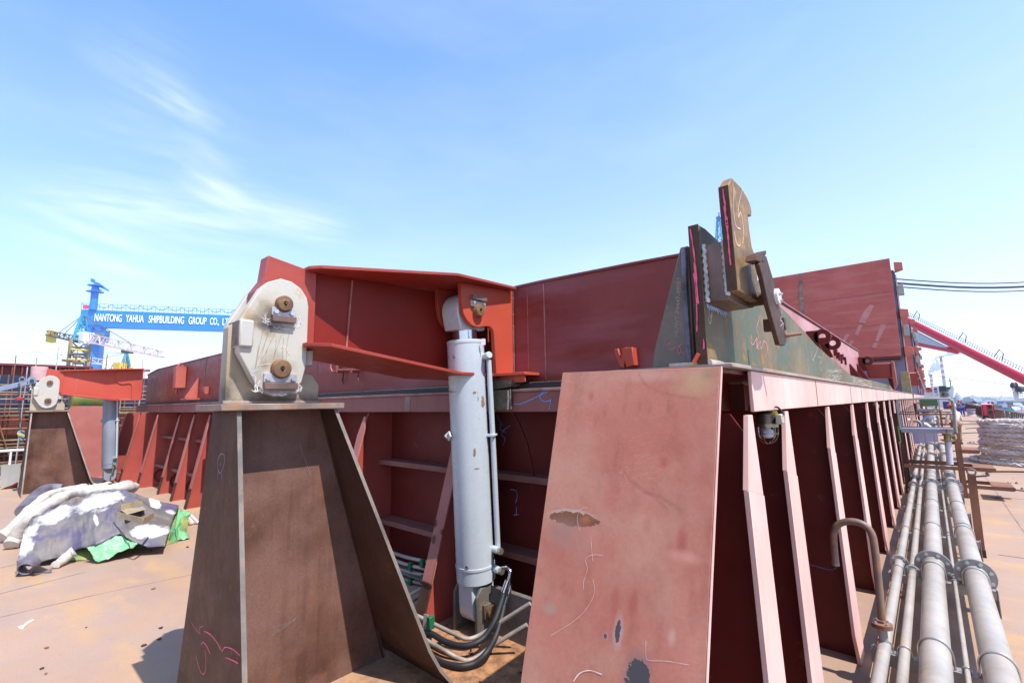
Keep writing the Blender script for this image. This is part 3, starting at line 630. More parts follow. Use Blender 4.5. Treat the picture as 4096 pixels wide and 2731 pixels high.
def keeper(root, p, r, s, X, wid):
    """bolted keeper plate below (s=-1) or above (s=1) a pin"""
    z0 = p.z + s * r * .55; z1 = p.z + s * (r + .031)
    m = MB(); y0, y1 = p.y - wid / 2, p.y + wid / 2; pts = [(X, y0, z1), (X, y0, z0 - s * .0)]
    for i in range(9):
        a = rad(-62 + 124 * i / 8); pts.append((X, p.y + r * 1.03 * math.sin(a) * 1.0, p.z + s * r * 1.03 * math.cos(a)))
    pts += [(X, y1, z0), (X, y1, z1)]
    m.prism(pts, (.022, 0, 0)); k = m.build('keeper_plate', steel('keeper_steel', (.36, .35, .38), .2, (.52, .5, .52), rough=.4, metal=.3, rust=.15, scale=5) if 'keeper_steel' not in MATS else MATS['keeper_steel'], root, bevel=.002)
    for yy in (y0 + .028, y1 - .028):
        bb = MB(); bb.bolt((X + .022, yy, (z0 + z1) / 2 + s * .004), (1, 0, 0), .018, .02, 6, False); bb.build('bolt', bolt_mat, k)
    st = MB(); st.box((X, y0 + .0, min(z1 + s * .003, z1 + s * .052)), (X + .05, y1, max(z1 + s * .003, z1 + s * .052))); st.build('stop_bar', steel('stop_bar_steel', (.13, .08, .07), .3, (.2, .13, .1), rough=.5, rust=.3, scale=5) if 'stop_bar_steel' not in MATS else MATS['stop_bar_steel'], root, bevel=.003)
    if s < 0:
        wv = MB(); z2 = z1 - .055
        for j in range(3):
            wv.tube([(X + .006, y0 - .01 + (wid + .02) * i / 24, z2 - .010 * j + .006 * noise.noise(Vector((i * 1.7, j, p.z)))) for i in range(25)], .009, 6)
        wv.build('weld_bead', weld, root)
        ch = MB()
        rr = random.Random(int(p.z * 100))
        for j in range(16):
            yy = y0 - .05 + (wid + .10) * rr.random(); zz = z2 - .02 - .03 * rr.random() + (.06 * abs(yy - p.y) / wid)
            stroke(ch, [(X, yy - .03, zz + .01 * rr.random()), (X, yy, zz - .015 * rr.random()), (X, yy + .035, zz + .02 * rr.random())], .004, (1, 0, 0))
        for j in range(8):
            sg = -1 if j % 2 else 1; yy = p.y + sg * (wid / 2 + .01 + .03 * rr.random()); zz = z1 - .03
            stroke(ch, [(X, yy, zz + .05 * rr.random()), (X, yy + sg * .015, zz), (X, yy + .01 * sg, zz - .04)], .004, (1, 0, 0))
        ch.build('white_chalk_mark', chalk_white, root)
pin(lk, Vector((XL, P1.y, P1.z)), .063, .05, .5, 1); pin(lk, Vector((XL, P2.y, P2.z)), .071, .05, .5, 1)
keeper(lk, Vector((XL, P1.y, P1.z)), .063, -1, XL, .175); keeper(lk, Vector((XL, P2.y, P2.z)), .071, -1, XL, .24)
mb = MB(); rr = random.Random(3)
Zl = lambda a, c: Zt(a, c, XL)
for a0, b0, a1, b1 in ((740, 1080, 810, 730), (765, 1075, 940, 720), (735, 1095, 770, 870), (850, 790, 760, 1010), (975, 780, 915, 960), (1000, 800, 985, 1000), (1048, 740, 1020, 1010), (905, 1000, 930, 820), (860, 740, 790, 1000), (830, 1010, 850, 900)):
    stroke(mb, [Zl(a0, b0), Zl((a0 + a1) / 2 + rr.uniform(-6, 6), (b0 + b1) / 2), Zl(a1, b1)], .0035, (1, 0, 0), .0015)
mb.build('scratch', plain('brown_scratch', (.26, .15, .09), .8), lk)
mb = MB()
for pts in (((690, 1140), (715, 1115), (757, 1100)), ((700, 1150), (740, 1160), (735, 1230), (760, 1250)), ((830, 1295), (880, 1325), (975, 1325)), ((840, 1300), (870, 1310))): stroke(mb, [Zl(*p) for p in pts], .005, (1, 0, 0))
mb.build('blue_chalk_mark', plain('pale_blue_chalk', (.55, .66, .82), .9), lk)
mb = MB()
for pts in (((965, 890), (1000, 895), (1035, 905)), ((985, 870), (1000, 900), (985, 925)), ((1010, 890), (1040, 945), (1060, 955)), ((760, 1060), (820, 1050), (870, 1045))): stroke(mb, [Zl(*p) for p in pts], .004, (1, 0, 0))
mb.build('yellow_chalk_mark', plain('yellow_chalk', (.75, .62, .35), .9), lk)

# ------------------------------------------------------------------ near hatch cover with its hinge arms
CY0 = 3.87
def CVY(x): return CY0 + .008 * (x + 3.5)
cov = thing('hatch_cover', 'dark red closed hatch cover lying on the near coaming, with two lifting arms', 'hatch cover', (-10, 9, 2.4), 'steel hatch covers')
cover_end = steel('hatch_cover_primer', (.20, .026, .019), .12, (.24, .038, .029), spec=.3, rough=.42, streak=.12, wash=.35, washcol=(.36, .17, .22), scratch=.4, bump=.08, fine=.08)
mb = MB()
pa = [(-19.9, CVY(-19.9), 2.42), (-1.32, CVY(-1.32), 2.42), (-1.32, CVY(-1.32), 3.42), (-1.9, CVY(-1.9), 3.44), (-3.0, CVY(-3), 3.47), (-12, CVY(-12), 3.50), (-18.6, CVY(-18.6), 3.47), (-19.9, CVY(-19.9), 3.36)]
mb.prism(pa, (0, .03, 0)); mb.build('end_plate', cover_end, cov)
mb = MB(); mb.box((-1.33, 3.95, 2.42), (-1.30, 15.4, 3.40)); mb.build('side_plate', steel('side_plate_primer', (.40, .12, .11), .12, (.52, .24, .24), spec=.3, rough=.45, streak=.1, bump=.08), cov)
mb = MB(); xs_ = [(-1.28, 3.42), (-1.9, 3.445), (-3.0, 3.475), (-12, 3.505), (-18.6, 3.475), (-19.95, 3.36)]
for i in range(len(xs_) - 1):
    a, c = xs_[i], xs_[i + 1]
    mb.prism([(a[0], CVY(a[0]) - .02, a[1]), (c[0], CVY(c[0]) - .02, c[1]), (c[0], 15.5, c[1]), (a[0], 15.5, a[1])], (0, 0, .022))
mb.build('top_plate', cover_end, cov)
mb = MB()
for x in (-2.95,): mb.bar((x, CVY(x) - .002, 2.44), (x, CVY(x) - .002, 3.46), .014, .012, (0, 1, 0))
for x in (-3.18, -7.9, -12.9, -15.2): mb.bar((x, CVY(x) - .001, 2.44), (x, CVY(x) - .001, 3.46), .008, .006, (0, 1, 0))
mb.build('seam_weld', weld_red, cov)
mb = MB()
for x in (-13.9, -11.3):
    pz = [(x - .06, 3.49), (x + .09, 3.49), (x + .05, 3.2), (x + .06, 2.6), (x + .0, 2.42), (x - .03, 2.9), (x - .02, 3.2)]
    mb.prism([(a, CVY(a) - .002, z) for a, z in pz], (0, -.002, 0))
mb.build('burnt_joint', steel('burnt_brown_primer', (.13, .07, .045), .3, (.24, .17, .12), scale=4), cov)
arm_mat = steel('arm_primer', (.30, .042, .026), .10, (.34, .055, .038), spec=.25, rough=.40, streak=.05, scratch=.25, bump=.06, wash=.1, washcol=(.4, .2, .2))
arm_shaded = steel('shaded_arm_primer', (.17, .014, .008), .10, (.21, .02, .012), spec=.2, rough=.42, streak=.05, scratch=.2, bump=.06)  # arm primer darkened for the web, shade of the recess put into the colour
def yw(X): return CVY(X)
def flange_z(y):
    for (y0, z0), (y1, z1) in (((1.55, 3.31), (2.88, 3.395)), ((2.88, 3.395), (3.95, 3.455))):
        if y <= y1: return z0 + (z1 - z0) * (y - y0) / (y1 - y0)
    return z1
def low_z(y):
    if y < 3.1: return 2.70 + (2.515 - 2.70) * (y - 1.68) / (3.1 - 1.68)
    return 2.515
def make_arm(root):
    tip = [(1.405, 3.385), (1.80, 3.32), (1.80, 2.70), (1.66, 2.745), (1.52, 2.74), (1.40, 2.84), (1.335, 2.98), (1.32, 3.08), (1.385, 3.19)]
    m = MB(); m.prism([(XC + .075, y, z) for y, z in tip], (-.15, 0, 0)); arm = m.build('hinge_arm', arm_mat, root, bevel=.006)
    m = MB(); m.prism([(XC + .03, y, z) for y, z in ((1.80, 3.33), (2.9, 3.38), (3.83, 3.44), (3.83, 2.53), (3.1, 2.53), (1.80, 2.695))], (-.04, 0, 0)); m.build('arm_web', arm_shaded, arm)
    m = MB()
    fr = [(1.70, -3.71), (1.77, -3.63), (2.88, -3.20), (3.83, -3.30)]
    for i in range(3):
        (ya, xa), (yb, xb) = fr[i], fr[i + 1]
        xa2, xb2 = 2 * XC - xa, 2 * XC - xb
        m.prism([(xa, ya, flange_z(ya)), (xa2, ya, flange_z(ya)), (xb2, yb, flange_z(yb)), (xb, yb, flange_z(yb))], (0, 0, .028))
    m.build('top_flange', arm_mat, arm, bevel=.003)
    m = MB(); fr = [(1.66, -3.62), (1.78, -3.44), (3.1, -3.40), (3.83, -3.40)]
    for i in range(3):
        (ya, xa), (yb, xb) = fr[i], fr[i + 1]
        xa2, xb2 = 2 * XC - xa, 2 * XC - xb
        m.prism([(xa, ya, low_z(ya) - .028), (xa2, ya, low_z(ya) - .028), (xb2, yb, low_z(yb) - .028), (xb, yb, low_z(yb) - .028)], (0, 0, .028))
    m.build('bottom_flange', arm_mat, arm, bevel=.003)
    m = MB(); m.prism([(XC + .034, 2.14, 3.33), (XC + .034, 2.155, 3.33), (XC + .034, 2.115, 2.68), (XC + .034, 2.10, 2.68)], (.008, 0, 0)); m.build('weld_bead', weld_red, arm)
    # front cheek with the hook-shaped cut-out round the cylinder eye
    Kx = lambda a, c: hit('K', a, c, X=-3.385)
    pol = [Kx(*p) for p in ((293, -20), (300, 150), (325, 320), (365, 405), (430, 470), (500, 497), (600, 485), (655, 487), (690, 520), (706, 560), (735, 1068))]
    pol += [Vector((-3.385, 3.862, low_z(3.8) + .0)), Vector((-3.385, 3.862, flange_z(3.83)))]
    pol[0].z = flange_z(pol[0].y); pol[10].z = low_z(3.8)
    m = MB(); m.prism(pol, (-.05, 0, 0)); ck = m.build('arm_cheek', primer_bright, arm, bevel=.004)
    back = [Vector((-3.80, p.y, p.z)) for p in pol]
    m = MB(); m.prism(back, (.05, 0, 0)); m.build('arm_cheek', arm_mat, arm, bevel=.004)
    m = MB(); yv = 3.86
    m.tube([(-3.378, yv, 2.53 + (3.44 - 2.53) * i / 60) for i in range(61)], [.011 + .006 * noise.noise(Vector((i * 1.9, 0, 0))) for i in range(61)], 6)
    m.build('weld_bead', weld_red, arm)
    m = MB(); z0 = 2.515
    m.prism([(-3.40, 3.56, z0), (-3.03, 3.62, z0), (-3.03, 3.88, z0), (-3.40, 3.88, z0)], (0, 0, -.03)); m.prism([(-3.40, 3.64, 2.484), (-3.05, 3.64, 2.484), (-3.05, 3.665, 2.484), (-3.40, 3.665, 2.484)], (0, 0, -.07))
    m.build('foot_plate', primer_bright, arm, bevel=.003)
    return arm
arm1 = make_arm(cov)
P3 = hit('K', 497, 290, X=-3.385)
pin(cov, Vector((-3.385, P3.y, P3.z)), .066, .055, .5, 1); MATS['rusty_pin_steel']
keeper(cov, Vector((-3.385, P3.y, P3.z)), .066, 1, -3.385, .20)

# small fittings on the cover end
fitA = steel('bracket_red_primer', (.42, .085, .055), .15, (.47, .12, .085), rough=.5, scale=2, bump=.2)
def wedge(fr, pts, thick=.03, name='stop_bracket', Y=None):
    m = MB(); pol = [hit(fr, *p, Y=Y) for p in pts]; m.prism(pol, (0, -thick, 0)); return m.build(name, fitA, cov, bevel=.003)
def tri_bracket(x, s=1.0, label=None):
    y = CVY(x); m = MB()
    m.prism([(x - .16 * s, y, 2.99), (x - .16 * s, y - .28 * s, 2.52), (x - .16 * s, y, 2.52)], (.03, 0, 0)); m.prism([(x + .16 * s, y, 2.99), (x + .16 * s, y - .28 * s, 2.52), (x + .16 * s, y, 2.52)], (.03, 0, 0))
    m.prism([(x - .13 * s, y - .05, 2.80), (x + .16 * s, y - .05, 2.80), (x + .16 * s, y - .24 * s, 2.52), (x - .13 * s, y - .24 * s, 2.52)], (0, .02, 0))
    m.box((x - .19 * s, y - .30 * s, 2.44), (x + .22 * s, y, 2.50)); return m.build('stop_bracket', fitA, cov, bevel=.003)
tri_bracket(-11.55); 
m = MB(); m.prism([(-14.35, CVY(-14), 3.04), (-14.35, CVY(-14) - .3, 2.48), (-14.35, CVY(-14), 2.48)], (.03, 0, 0)); m.box((-14.6, CVY(-14) - .32, 2.43), (-14.1, CVY(-14), 2.47)); m.build('stop_bracket', fitA, cov, bevel=.003)
m = MB(); m.prism([(-13.75, CVY(-13), 2.74), (-13.45, CVY(-13), 2.74), (-13.47, CVY(-13), 2.56)], (0, -.1, 0)); m.build('stop_bracket', fitA, cov, bevel=.003)
ls = MB(); x = -15.8; y = CVY(x)
ls.tube([(x - .02, y - .06, 3.5), (x - .02, y - .14, 3.4), (x - .25, y - .12, 2.75), (x - .22, y - .06, 2.7)], .03, 8); ls.box((x + .1, y - .25, 2.78), (x + .36, y, 3.36)); ls.bar((x - .25, y - .1, 3.38), (x + .36, y - .1, 3.38), .04, .04); ls.bar((x - .3, y - .1, 2.8), (x + .1, y - .1, 2.8), .04, .04)
ls.tube([(x - .1, y - .1, 2.8), (x - .1, y - .1, 2.62)], .03, 6); ls.build('cleat', fitA, cov, bevel=.004)
# cleat with two hanging toggles under the arm, and the double-ear bracket right of it
Cc = lambda a, c: hit('z3', a, c, Y=CVY(-5.2) - .05)
m = MB(); m.tube([Cc(1433, 1000), Cc(1430, 1080), Cc(1445, 1118), Cc(1485, 1105)], .014, 8); m.bar(Cc(1485, 1060), Cc(1600, 1050), .02, .02); m.bar(Cc(1500, 1100), Cc(1700, 1095), .03, .03)
for a in (1490, 1625): m.bar(Cc(a, 1060), Cc(a + 4, 1125), .035, .05)
m.build('cleat', fitA, cov, bevel=.003)
for a, c in ((1545, 1110), (1685, 1090)):
    m = MB(); m.tube([Cc(a, c), Cc(a + 2, c + 40), Cc(a - 8, c + 80), Cc(a + 4, c + 118)], [.018, .008, .016, .006], 7); m.build('toggle', primer, cov)
Ce = lambda a, c: hit('z5', a, c, Y=CVY(-1.9) - .05)
m = MB(); m.prism([Ce(2210, 910), Ce(2245, 905), Ce(2268, 1000), Ce(2300, 900), Ce(2330, 895), Ce(2300, 1080), Ce(2265, 1078), Ce(2225, 980)], (0, -.03, 0)); m.build('ear_bracket', primer_bright, cov, bevel=.003)
m = MB(); m.prism([hit('P', 2484, 1394, Y=CVY(-1.9) - .1), hit('P', 2528, 1388, Y=CVY(-1.9) - .1), hit('P', 2535, 1460, Y=CVY(-1.9) - .1), hit('P', 2505, 1468, Y=CVY(-1.9) - .1)], (0, .13, 0)); m.build('ear_bracket', primer_bright, cov, bevel=.003)
# side fittings further along
pl_ = lambda a, c: hit('r', a, c, X=-1.27)
for cx_0, cy_0, r_ in ((618, 742, 60), (708, 797, 55), (1010, 950, 36)):
    c0 = hit('r', cx_0, cy_0, X=-1.10); rr_ = abs(hit('r', cx_0, cy_0 - r_, X=-1.10).z - c0.z)
    m = MB(); cc = Vector((-1.10, c0.y, c0.z))
    m.ring(cc, (0, 1, 0), rr_, rr_ * .4, .05, 28); m.prism([(-1.30, c0.y, c0.z + rr_ * .9), (-1.10 - rr_ * .45, c0.y, c0.z + rr_ * .88), (-1.10 - rr_ * .45, c0.y, c0.z - rr_ * .8), (-1.10 - rr_ * .1, c0.y, c0.z - rr_ * 2.0), (-1.30, c0.y, c0.z - rr_ * 2.4)], (0, .05, 0)); m.build('lifting_lug', primer, cov, bevel=.004)
for a in (850, 912):
    p = hit('r', a, 970, X=-1.30)
    for dy in (0, .22):
        m = MB(); m.prism([(-1.30, p.y + dy, p.z), (-1.02, p.y + dy, 2.5), (-1.30, p.y + dy, 2.5)], (0, .03, 0)); m.build('stop_bracket', primer, cov, bevel=.003)
m = MB()
for a, c in ((735, 880), (755, 905), (790, 920), (950, 990)): p = pl_(a, c); m.box((-1.30, p.y - .05, p.z - .06), (-1.24, p.y + .06, p.z + .06)); m.tube([(-1.22, p.y, p.z), (-1.22, p.y, p.z - .16)], .02, 6)
m.build('cleat', primer, cov)
# closing beam: horizontal drum beam with a flared end plate
Vb = lambda a, c, y=15.9: hit('V', a, c, Y=y)
m = MB(); m.prism([Vb(*q) for q in ((665, 240), (755, 195), (1255, 168), (1285, 540), (720, 545), (650, 300))], (0, .8, 0)); m.build('closing_beam', arm_mat, cov, bevel=.04, seg=3)
m = MB(); m.prism([Vb(*q, 15.8) for q in ((1252, 142), (1298, 136), (1328, 160), (1412, 690), (1350, 790), (1288, 545))], (.0, .16, 0)); m.build('beam_end_plate', fitA, cov, bevel=.01)
m = MB(); m.prism([Vb(*q, 16.3) for q in ((1185, 545), (1290, 545), (1345, 800), (1300, 800), (1230, 700))], (0, .2, 0)); m.build('beam_foot', primer, cov)
# ------------------------------------------------------------------ hydraulic cylinder
cyl_mat = steel('white_cylinder_paint', (.43, .47, .505), .04, (.49, .53, .56), rough=.28, streak=.05, chips=.30, chipcol=(.24, .13, .07), scale=1.0, bump=.03, spec=.6, patch=((.55, .5, .46), 6, .68, .8),
   spots=[(hit('K', 545, 1440, X=-3.42), (.05, .035, .085), (.27, .16, .10), -1.0), (hit('K', 350, 640, X=-3.5), (.1, .06, .02), (.30, .2, .13), -.8), (hit('K', 425, 1318, X=-3.45), (.1, .02, .012), (.25, .15, .09), -1.0), (hit('K', 215, 1306, X=-3.6), (.1, .03, .015), (.3, .2, .13), -1.0), (hit('q', 550, 290, X=-3.42), (.05, .012, .05), (.26, .15, .09), -1.0),
          (hit('q', 515, 445, X=-3.42), (.05, .03, .02), (.26, .15, .09), -1.0), (hit('q', 560, 380, X=-3.42), (.05, .03, .008), (.3, .18, .1), -1.0), (hit('H', 960, 570, X=-3.42), (.06, .05, .04), (.5, .4, .34), .5)])
def make_cylinder(base, label, near=True):
    cy = thing('hydraulic_cylinder', label, 'hydraulic cylinder', base, 'hydraulic cylinders of the hatch covers')
    bx = Vector(base); top = Vector((base[0], P3.y, P3.z)); bot = Vector((base[0], base[1], .34)); ax = (top - bot).normalized()
    L = (top - bot).length; r = .192
    m = MB(); m.lathe(bot, ax, [(.13, r), (.26, r), (.262, r + .006), (.285, r + .006), (.287, r), (L - .33, r), (L - .325, r + .004), (L - .30, r + .004), (L - .295, r * .97), (L - .29, r * .97)], 48); m.build('barrel', cyl_mat, cy)
    m = MB(); m.lathe(bot, ax, [(L - .292, .135), (L - .19, .135)], 32); m.build('piston_rod', chrome, cy)
    # eye at the head
    m = MB(); u = Vector((1, 0, 0)); fwd = ax.cross(u)
    pts = [top + fwd * (.205 * math.cos(rad(a))) + ax * (.205 * math.sin(rad(a))) for a in range(-10, 200, 15)]
    pts += [top - fwd * .17 - ax * .19, top + fwd * .17 - ax * .19] if True else []
    m.prism([p + u * .125 for p in pts], -u * .25); m.build('head_eye', cyl_mat, cy, bevel=.012, seg=2)
    # eye at the foot
    m = MB(); pts = [bot + fwd * .15 + ax * .14, bot + fwd * .15] + [bot + fwd * (.15 * math.cos(rad(a))) - ax * (.13 + .13 * math.sin(rad(a))) for a in range(0, 181, 15)] + [bot - fwd * .15, bot - fwd * .15 + ax * .14]
    m.prism([p + u * .10 for p in pts], -u * .20); m.build('foot_eye', cyl_mat, cy, bevel=.01, seg=2)
    # oil pipe down the +X side
    side = (Vector((1, 0, 0)) * .86 + Vector((0, 1, 0)) * .5).normalized()
    pa = bot + ax * (L - .50) + side * (r + .05); pb = bot + ax * .43 + side * (r + .05)
    m = MB(); m.tube([pa, (pa + pb) / 2 + side * .004, pb], .027, 14); tp = m.build('oil_pipe', cyl_mat, cy)
    m = MB(); sd2 = (Vector((1, -.25, .1))).normalized(); m.lathe(pa - side * .06 + ax * .03, sd2, [(0, .036), (.125, .036), (.13, .030)], 20); m.build('port_boss', cyl_mat, tp)
    m = MB(); m.obox(bot + ax * (L * .55) + side * (r + .035), side * .05, ax * .013, side.cross(ax) * .04); m.tube([bot + ax * L * .55 + side * (r + .08) - side.cross(ax) * .05, bot + ax * L * .55 + side * (r + .08) + side.cross(ax) * .05], .012, 8); m.build('pipe_clip', cyl_mat, tp, bevel=.003)
    s2 = Vector((-.35, -.93, 0)).normalized()
    q_ = bot + ax * (L * .55) + s2 * (r + .02); tt = s2.cross(ax)
    m = MB(); m.ring(q_ + Vector((-.02, -.0, 0)), tt, .045, .017, .02, 4); m.ring(q_ + s2 * .0, s2, .05, .022, .02, 4); m.build('lug', cyl_mat, cy, bevel=.003)
    for hh, ang in ((L - .47, -.75), (.30, -.62)):
        dd = Vector((math.cos(ang * 1.9), math.sin(ang * 1.9), 0)); bb = MB(); bb.lathe(bot + ax * hh + dd * (r - .003), dd, [(0, .017), (.009, .017), (.011, .010), (.006, .005)], 16); bb.build('plug', chrome, cy)
    for zz in (.43, .24):
        bb = MB(); p = bot + ax * zz + side * (r - .01); dd = Vector((1, -.12, 0)).normalized(); bb.lathe(p, dd, [(0, .034), (.10, .034)], 18); bb.build('port_boss', cyl_mat, cy)
        bb = MB(); bb.lathe(p + dd * .10, dd, [(0, .026), (.012, .026), (.013, .032), (.045, .032)], 6); bb.build('port_nut', plain('brass_grey', (.42, .38, .30), .35, .8) if 'brass_grey' not in MATS else MATS['brass_grey'], cy)
    return cy, bot, ax, side
cyn, cbot, cax, cside = make_cylinder((-3.58, 3.46, 0), 'tall white hydraulic cylinder with chipped paint, nearer the camera, between brown and pink brackets')
m = MB(); Kc = lambda a, c: hit('K', a, c, pl=(Vector((-3.41, 3.30, 1.8)), Vector((.55, -.83, 0))))
m.tube(bez([Kc(248, 1425), Kc(290, 1388), Kc(370, 1412), Kc(450, 1428), Kc(505, 1405), Kc(515, 1380), Kc(497, 1350), Kc(505, 1325), Kc(500, 1290)], 6), .0035, 6); m.build('loose_wire', plain('grey_wire', (.45, .40, .40), .5), cyn)
m = MB(); pq = [Kc(555, 640), Kc(602, 645), Kc(602, 720), Kc(545, 718)]; m.prism(pq, (.003, -.004, 0)); m.build('name_plate', plain('sticker', (.66, .62, .74), .5), cyn)
# cylinder foundation on deck
fm = steel('dirty_grey_steel', (.09, .078, .066), .3, (.17, .15, .13), rough=.6, rust=.25, rustcol=(.25, .15, .08), scale=2.5, bump=.3)
fd = thing('cylinder_foundation', 'dirty grey steel foundation gripping the foot of the near white cylinder', 'foundation', (-3.58, 3.4, 0))
for x in (-3.72, -3.44):
    m = MB(); m.prism([(x, 3.30, 0), (x, 3.30, .36), (x, 3.36, .44), (x, 3.50, .44), (x, 3.62, .34), (x, 3.80, .30), (x, 3.80, 0)], (-.03 if x < -3.6 else .03, 0, 0)); m.build('side_plate', fm, fd, bevel=.004)
m = MB(); m.box((-3.41, 3.50, .0), (-1.75, 3.56, .42)); m.build('back_plate', fm, fd, bevel=.004)
m = MB(); m.lathe((-3.80, 3.45, .22), (1, 0, 0), [(0, .06), (.46, .06)], 20); m.build('foot_pin', pin_mat, fd)
m = MB(); m.box((-3.43, 3.37, .16), (-3.38, 3.54, .29)); m.build('keeper_block', D.materials['scorched_steel'], fd, bevel=.004)
# hydraulic hoses
def hose(pts, r, label, col, name='hydraulic_hose'):
    t_ = thing(name, label, 'hose', pts[0]); c_ = bez(pts, 12); m = MB(); m.tube(c_, r, 12); m.build('rubber_tube', col, t_)
    d0 = (c_[1] - c_[0]).normalized(); m = MB(); m.lathe(c_[0] - d0 * .09, d0, [(0, r * 1.1), (.05, r * 1.1), (.0505, r * 1.3), (.11, r * 1.3)], 14); m.build('end_fitting', chrome, t_)
    m = MB(); m.lathe(c_[3], (c_[4] - c_[3]).normalized(), [(0, r * 1.06), (.028, r * 1.06)], 14); m.build('yellow_band', plain('yellow_tape', (.75, .6, .03), .5) if 'yellow_tape' not in MATS else MATS['yellow_tape'], t_)
    d1 = (c_[-2] - c_[-1]).normalized(); m = MB(); m.lathe(c_[-1] - d1 * .02, d1, [(0, r * 1.15), (.11, r * 1.25), (.111, r * 1.05)], 14); m.build('end_ferrule', chrome, t_)
    return t_
Hp = lambda a, c, y: hit('H', a, c, Y=y)
ypA = 3.1
hA = [Hp(310, 1075, 2.95), Hp(420, 1120, 2.95), Hp(540, 1190, 2.95), Hp(680, 1225, 2.98), Hp(800, 1205, 3.05), Hp(900, 1135, 3.15), Hp(985, 1000, 3.25), Hp(1040, 850, 3.35), Hp(1075, 730, 3.42), Hp(1105, 640, 3.45)]
hose(hA, .026, 'upper black hydraulic hose looping to the foot of the white cylinder', black_rubber)
hB = [Hp(335, 1295, 2.82), Hp(430, 1345, 2.82), Hp(550, 1395, 2.82), Hp(680, 1412, 2.86), Hp(800, 1385, 2.95), Hp(910, 1290, 3.05), Hp(990, 1150, 3.2), Hp(1045, 980, 3.32), Hp(1075, 850, 3.42), Hp(1100, 780, 3.46)]
hose(hB, .026, 'lower black hydraulic hose sagging nearest the deck by the white cylinder', black_rubber)
m = MB(); m.tube(bez([Hp(1060, 505, 3.48), Hp(1100, 505, 3.48), Hp(1130, 535, 3.48), Hp(1130, 570, 3.47), Hp(1110, 640, 3.45)], 6), .018, 10); m.build('elbow', chrome, cyn)
m = MB(); m.tube(bez([Hp(1085, 640, 3.48), Hp(1120, 645, 3.48), Hp(1132, 680, 3.48), Hp(1115, 750, 3.46), Hp(1095, 790, 3.46)], 6), .018, 10); m.build('elbow', chrome, cyn)
# steel oil pipes along the deck
opm = steel('oil_pipe_steel', (.28, .235, .20), .25, (.40, .35, .31), rough=.5, metal=.1, rust=.3, rustcol=(.3, .17, .1), scale=4)
def opipe(pts, label, r=.019, grp='thin steel oil pipes by the cylinder'):
    m = MB(); m.tube(bez(pts, 8), r, 10); o_ = m.build('oil_pipe', opm); return tag(o_, label, 'pipe', grp)
opipe([Hp(180, 905, 3.0), Hp(330, 975, 3.0), Hp(480, 1050, 3.0), Hp(640, 1125, 3.05), Hp(740, 1160, 3.1), Hp(860, 1120, 3.2), Hp(1050, 1000, 3.3), Hp(1315, 835, 3.4)], 'bent oil pipe sloping up to the right, held by the upper green clamp')
opipe([Hp(190, 1080, 2.9), Hp(370, 1180, 2.9), Hp(520, 1265, 2.9), Hp(640, 1330, 2.95), Hp(740, 1358, 3.0), Hp(850, 1310, 3.1), Hp(980, 1215, 3.2), Hp(1285, 1030, 3.35)], 'bent oil pipe held by the lower green clamp, nearest the deck')
opipe([Hp(170, 1000, 2.97), Hp(240, 1040, 2.96), Hp(300, 1072, 2.95)], 'short oil pipe feeding the upper black hose')
opipe([Hp(90, 830, 3.2), Hp(210, 755, 3.3), Hp(340, 680, 3.4)], 'straight oil pipe highest behind the brown pedestal flange')
opipe([Hp(180, 910, 3.0), Hp(160, 870, 3.05), Hp(190, 835, 3.15), Hp(260, 790, 3.25), Hp(340, 745, 3.35)], 'oil pipe with a tight bend and a yellow paint spot')
opipe([Hp(150, 960, 3.0), Hp(250, 895, 3.2), Hp(340, 850, 3.35)], 'lowest of the oil pipes rising to the red stay')
opipe([Hp(180, 1010, 3.0), Hp(260, 965, 3.15), Hp(330, 930, 3.3)], 'short oil pipe meeting the yellow bracket')
opipe([Hp(190, 1090, 2.9), Hp(120, 1040, 2.88), Hp(60, 1000, 2.86)], 'oil pipe stub running behind the brown pedestal')
for i, (y0, z0, lab) in enumerate(((350, 430, 'top'), (410, 500, 'second'), (482, 560, 'third'), (555, 640, 'fourth'), (610, 700, 'fifth'), (660, 752, 'bottom'))):
    opipe([Hp(-60, y0 - 25, 3.75 - .0), Hp(0, y0, 3.75), Hp(180, y0 + (z0 - y0) * .75, 3.75), Hp(420, z0 + 30, 3.78)], '%s oil pipe of the rack running behind the red stay' % lab, .022, 'oil pipes in the rack behind the stay')
for a, c, lab in ((215, 490, 'green pipe clamp on the upper rack, left one'), (325, 465, 'green pipe clamp on the upper rack, right one'), (215, 640, 'green pipe clamp on the lower rack, left one'), (325, 610, 'green pipe clamp on the lower rack, right one')):
    p = Hp(a, c, 3.74); m = MB(); m.box((p.x - .03, p.y - .03, p.z - .045), (p.x + .03, p.y + .03, p.z + .045)); tag(m.build('pipe_clamp', green_clamp, bevel=.006), lab, 'pipe clamp', 'green pipe clamps')
for a, c in ((170, 555), (175, 705)):
    p = Hp(a, c, 3.74); m = MB(); m.box((p.x - .08, p.y - .03, p.z - .012), (p.x + .3, p.y + .03, p.z + .012)); tag(m.build('clamp_rail', fm), 'dark steel rail under the %s green pipe clamps' % ('upper' if c < 600 else 'lower'), 'rail')
pst = thing('clamp_post', 'narrow galvanised flat post carrying two green clamps beside the hoses', 'post', Hp(330, 1400, 2.93))
m = MB(); m.prism([Hp(333, 935, 2.97), Hp(368, 940, 2.97), Hp(325, 1440, 2.87), Hp(298, 1400, 2.87)], (0, .012, 0)); m.build('flat_bar', galv, pst)
for a, c in ((393, 1008), (368, 1188)):
    p = Hp(a, c, 2.96); m = MB(); m.box((p.x - .018, p.y - .03, p.z - .055), (p.x + .03, p.y + .03, p.z + .055)); m.build('green_clamp', green_clamp, pst, bevel=.004)
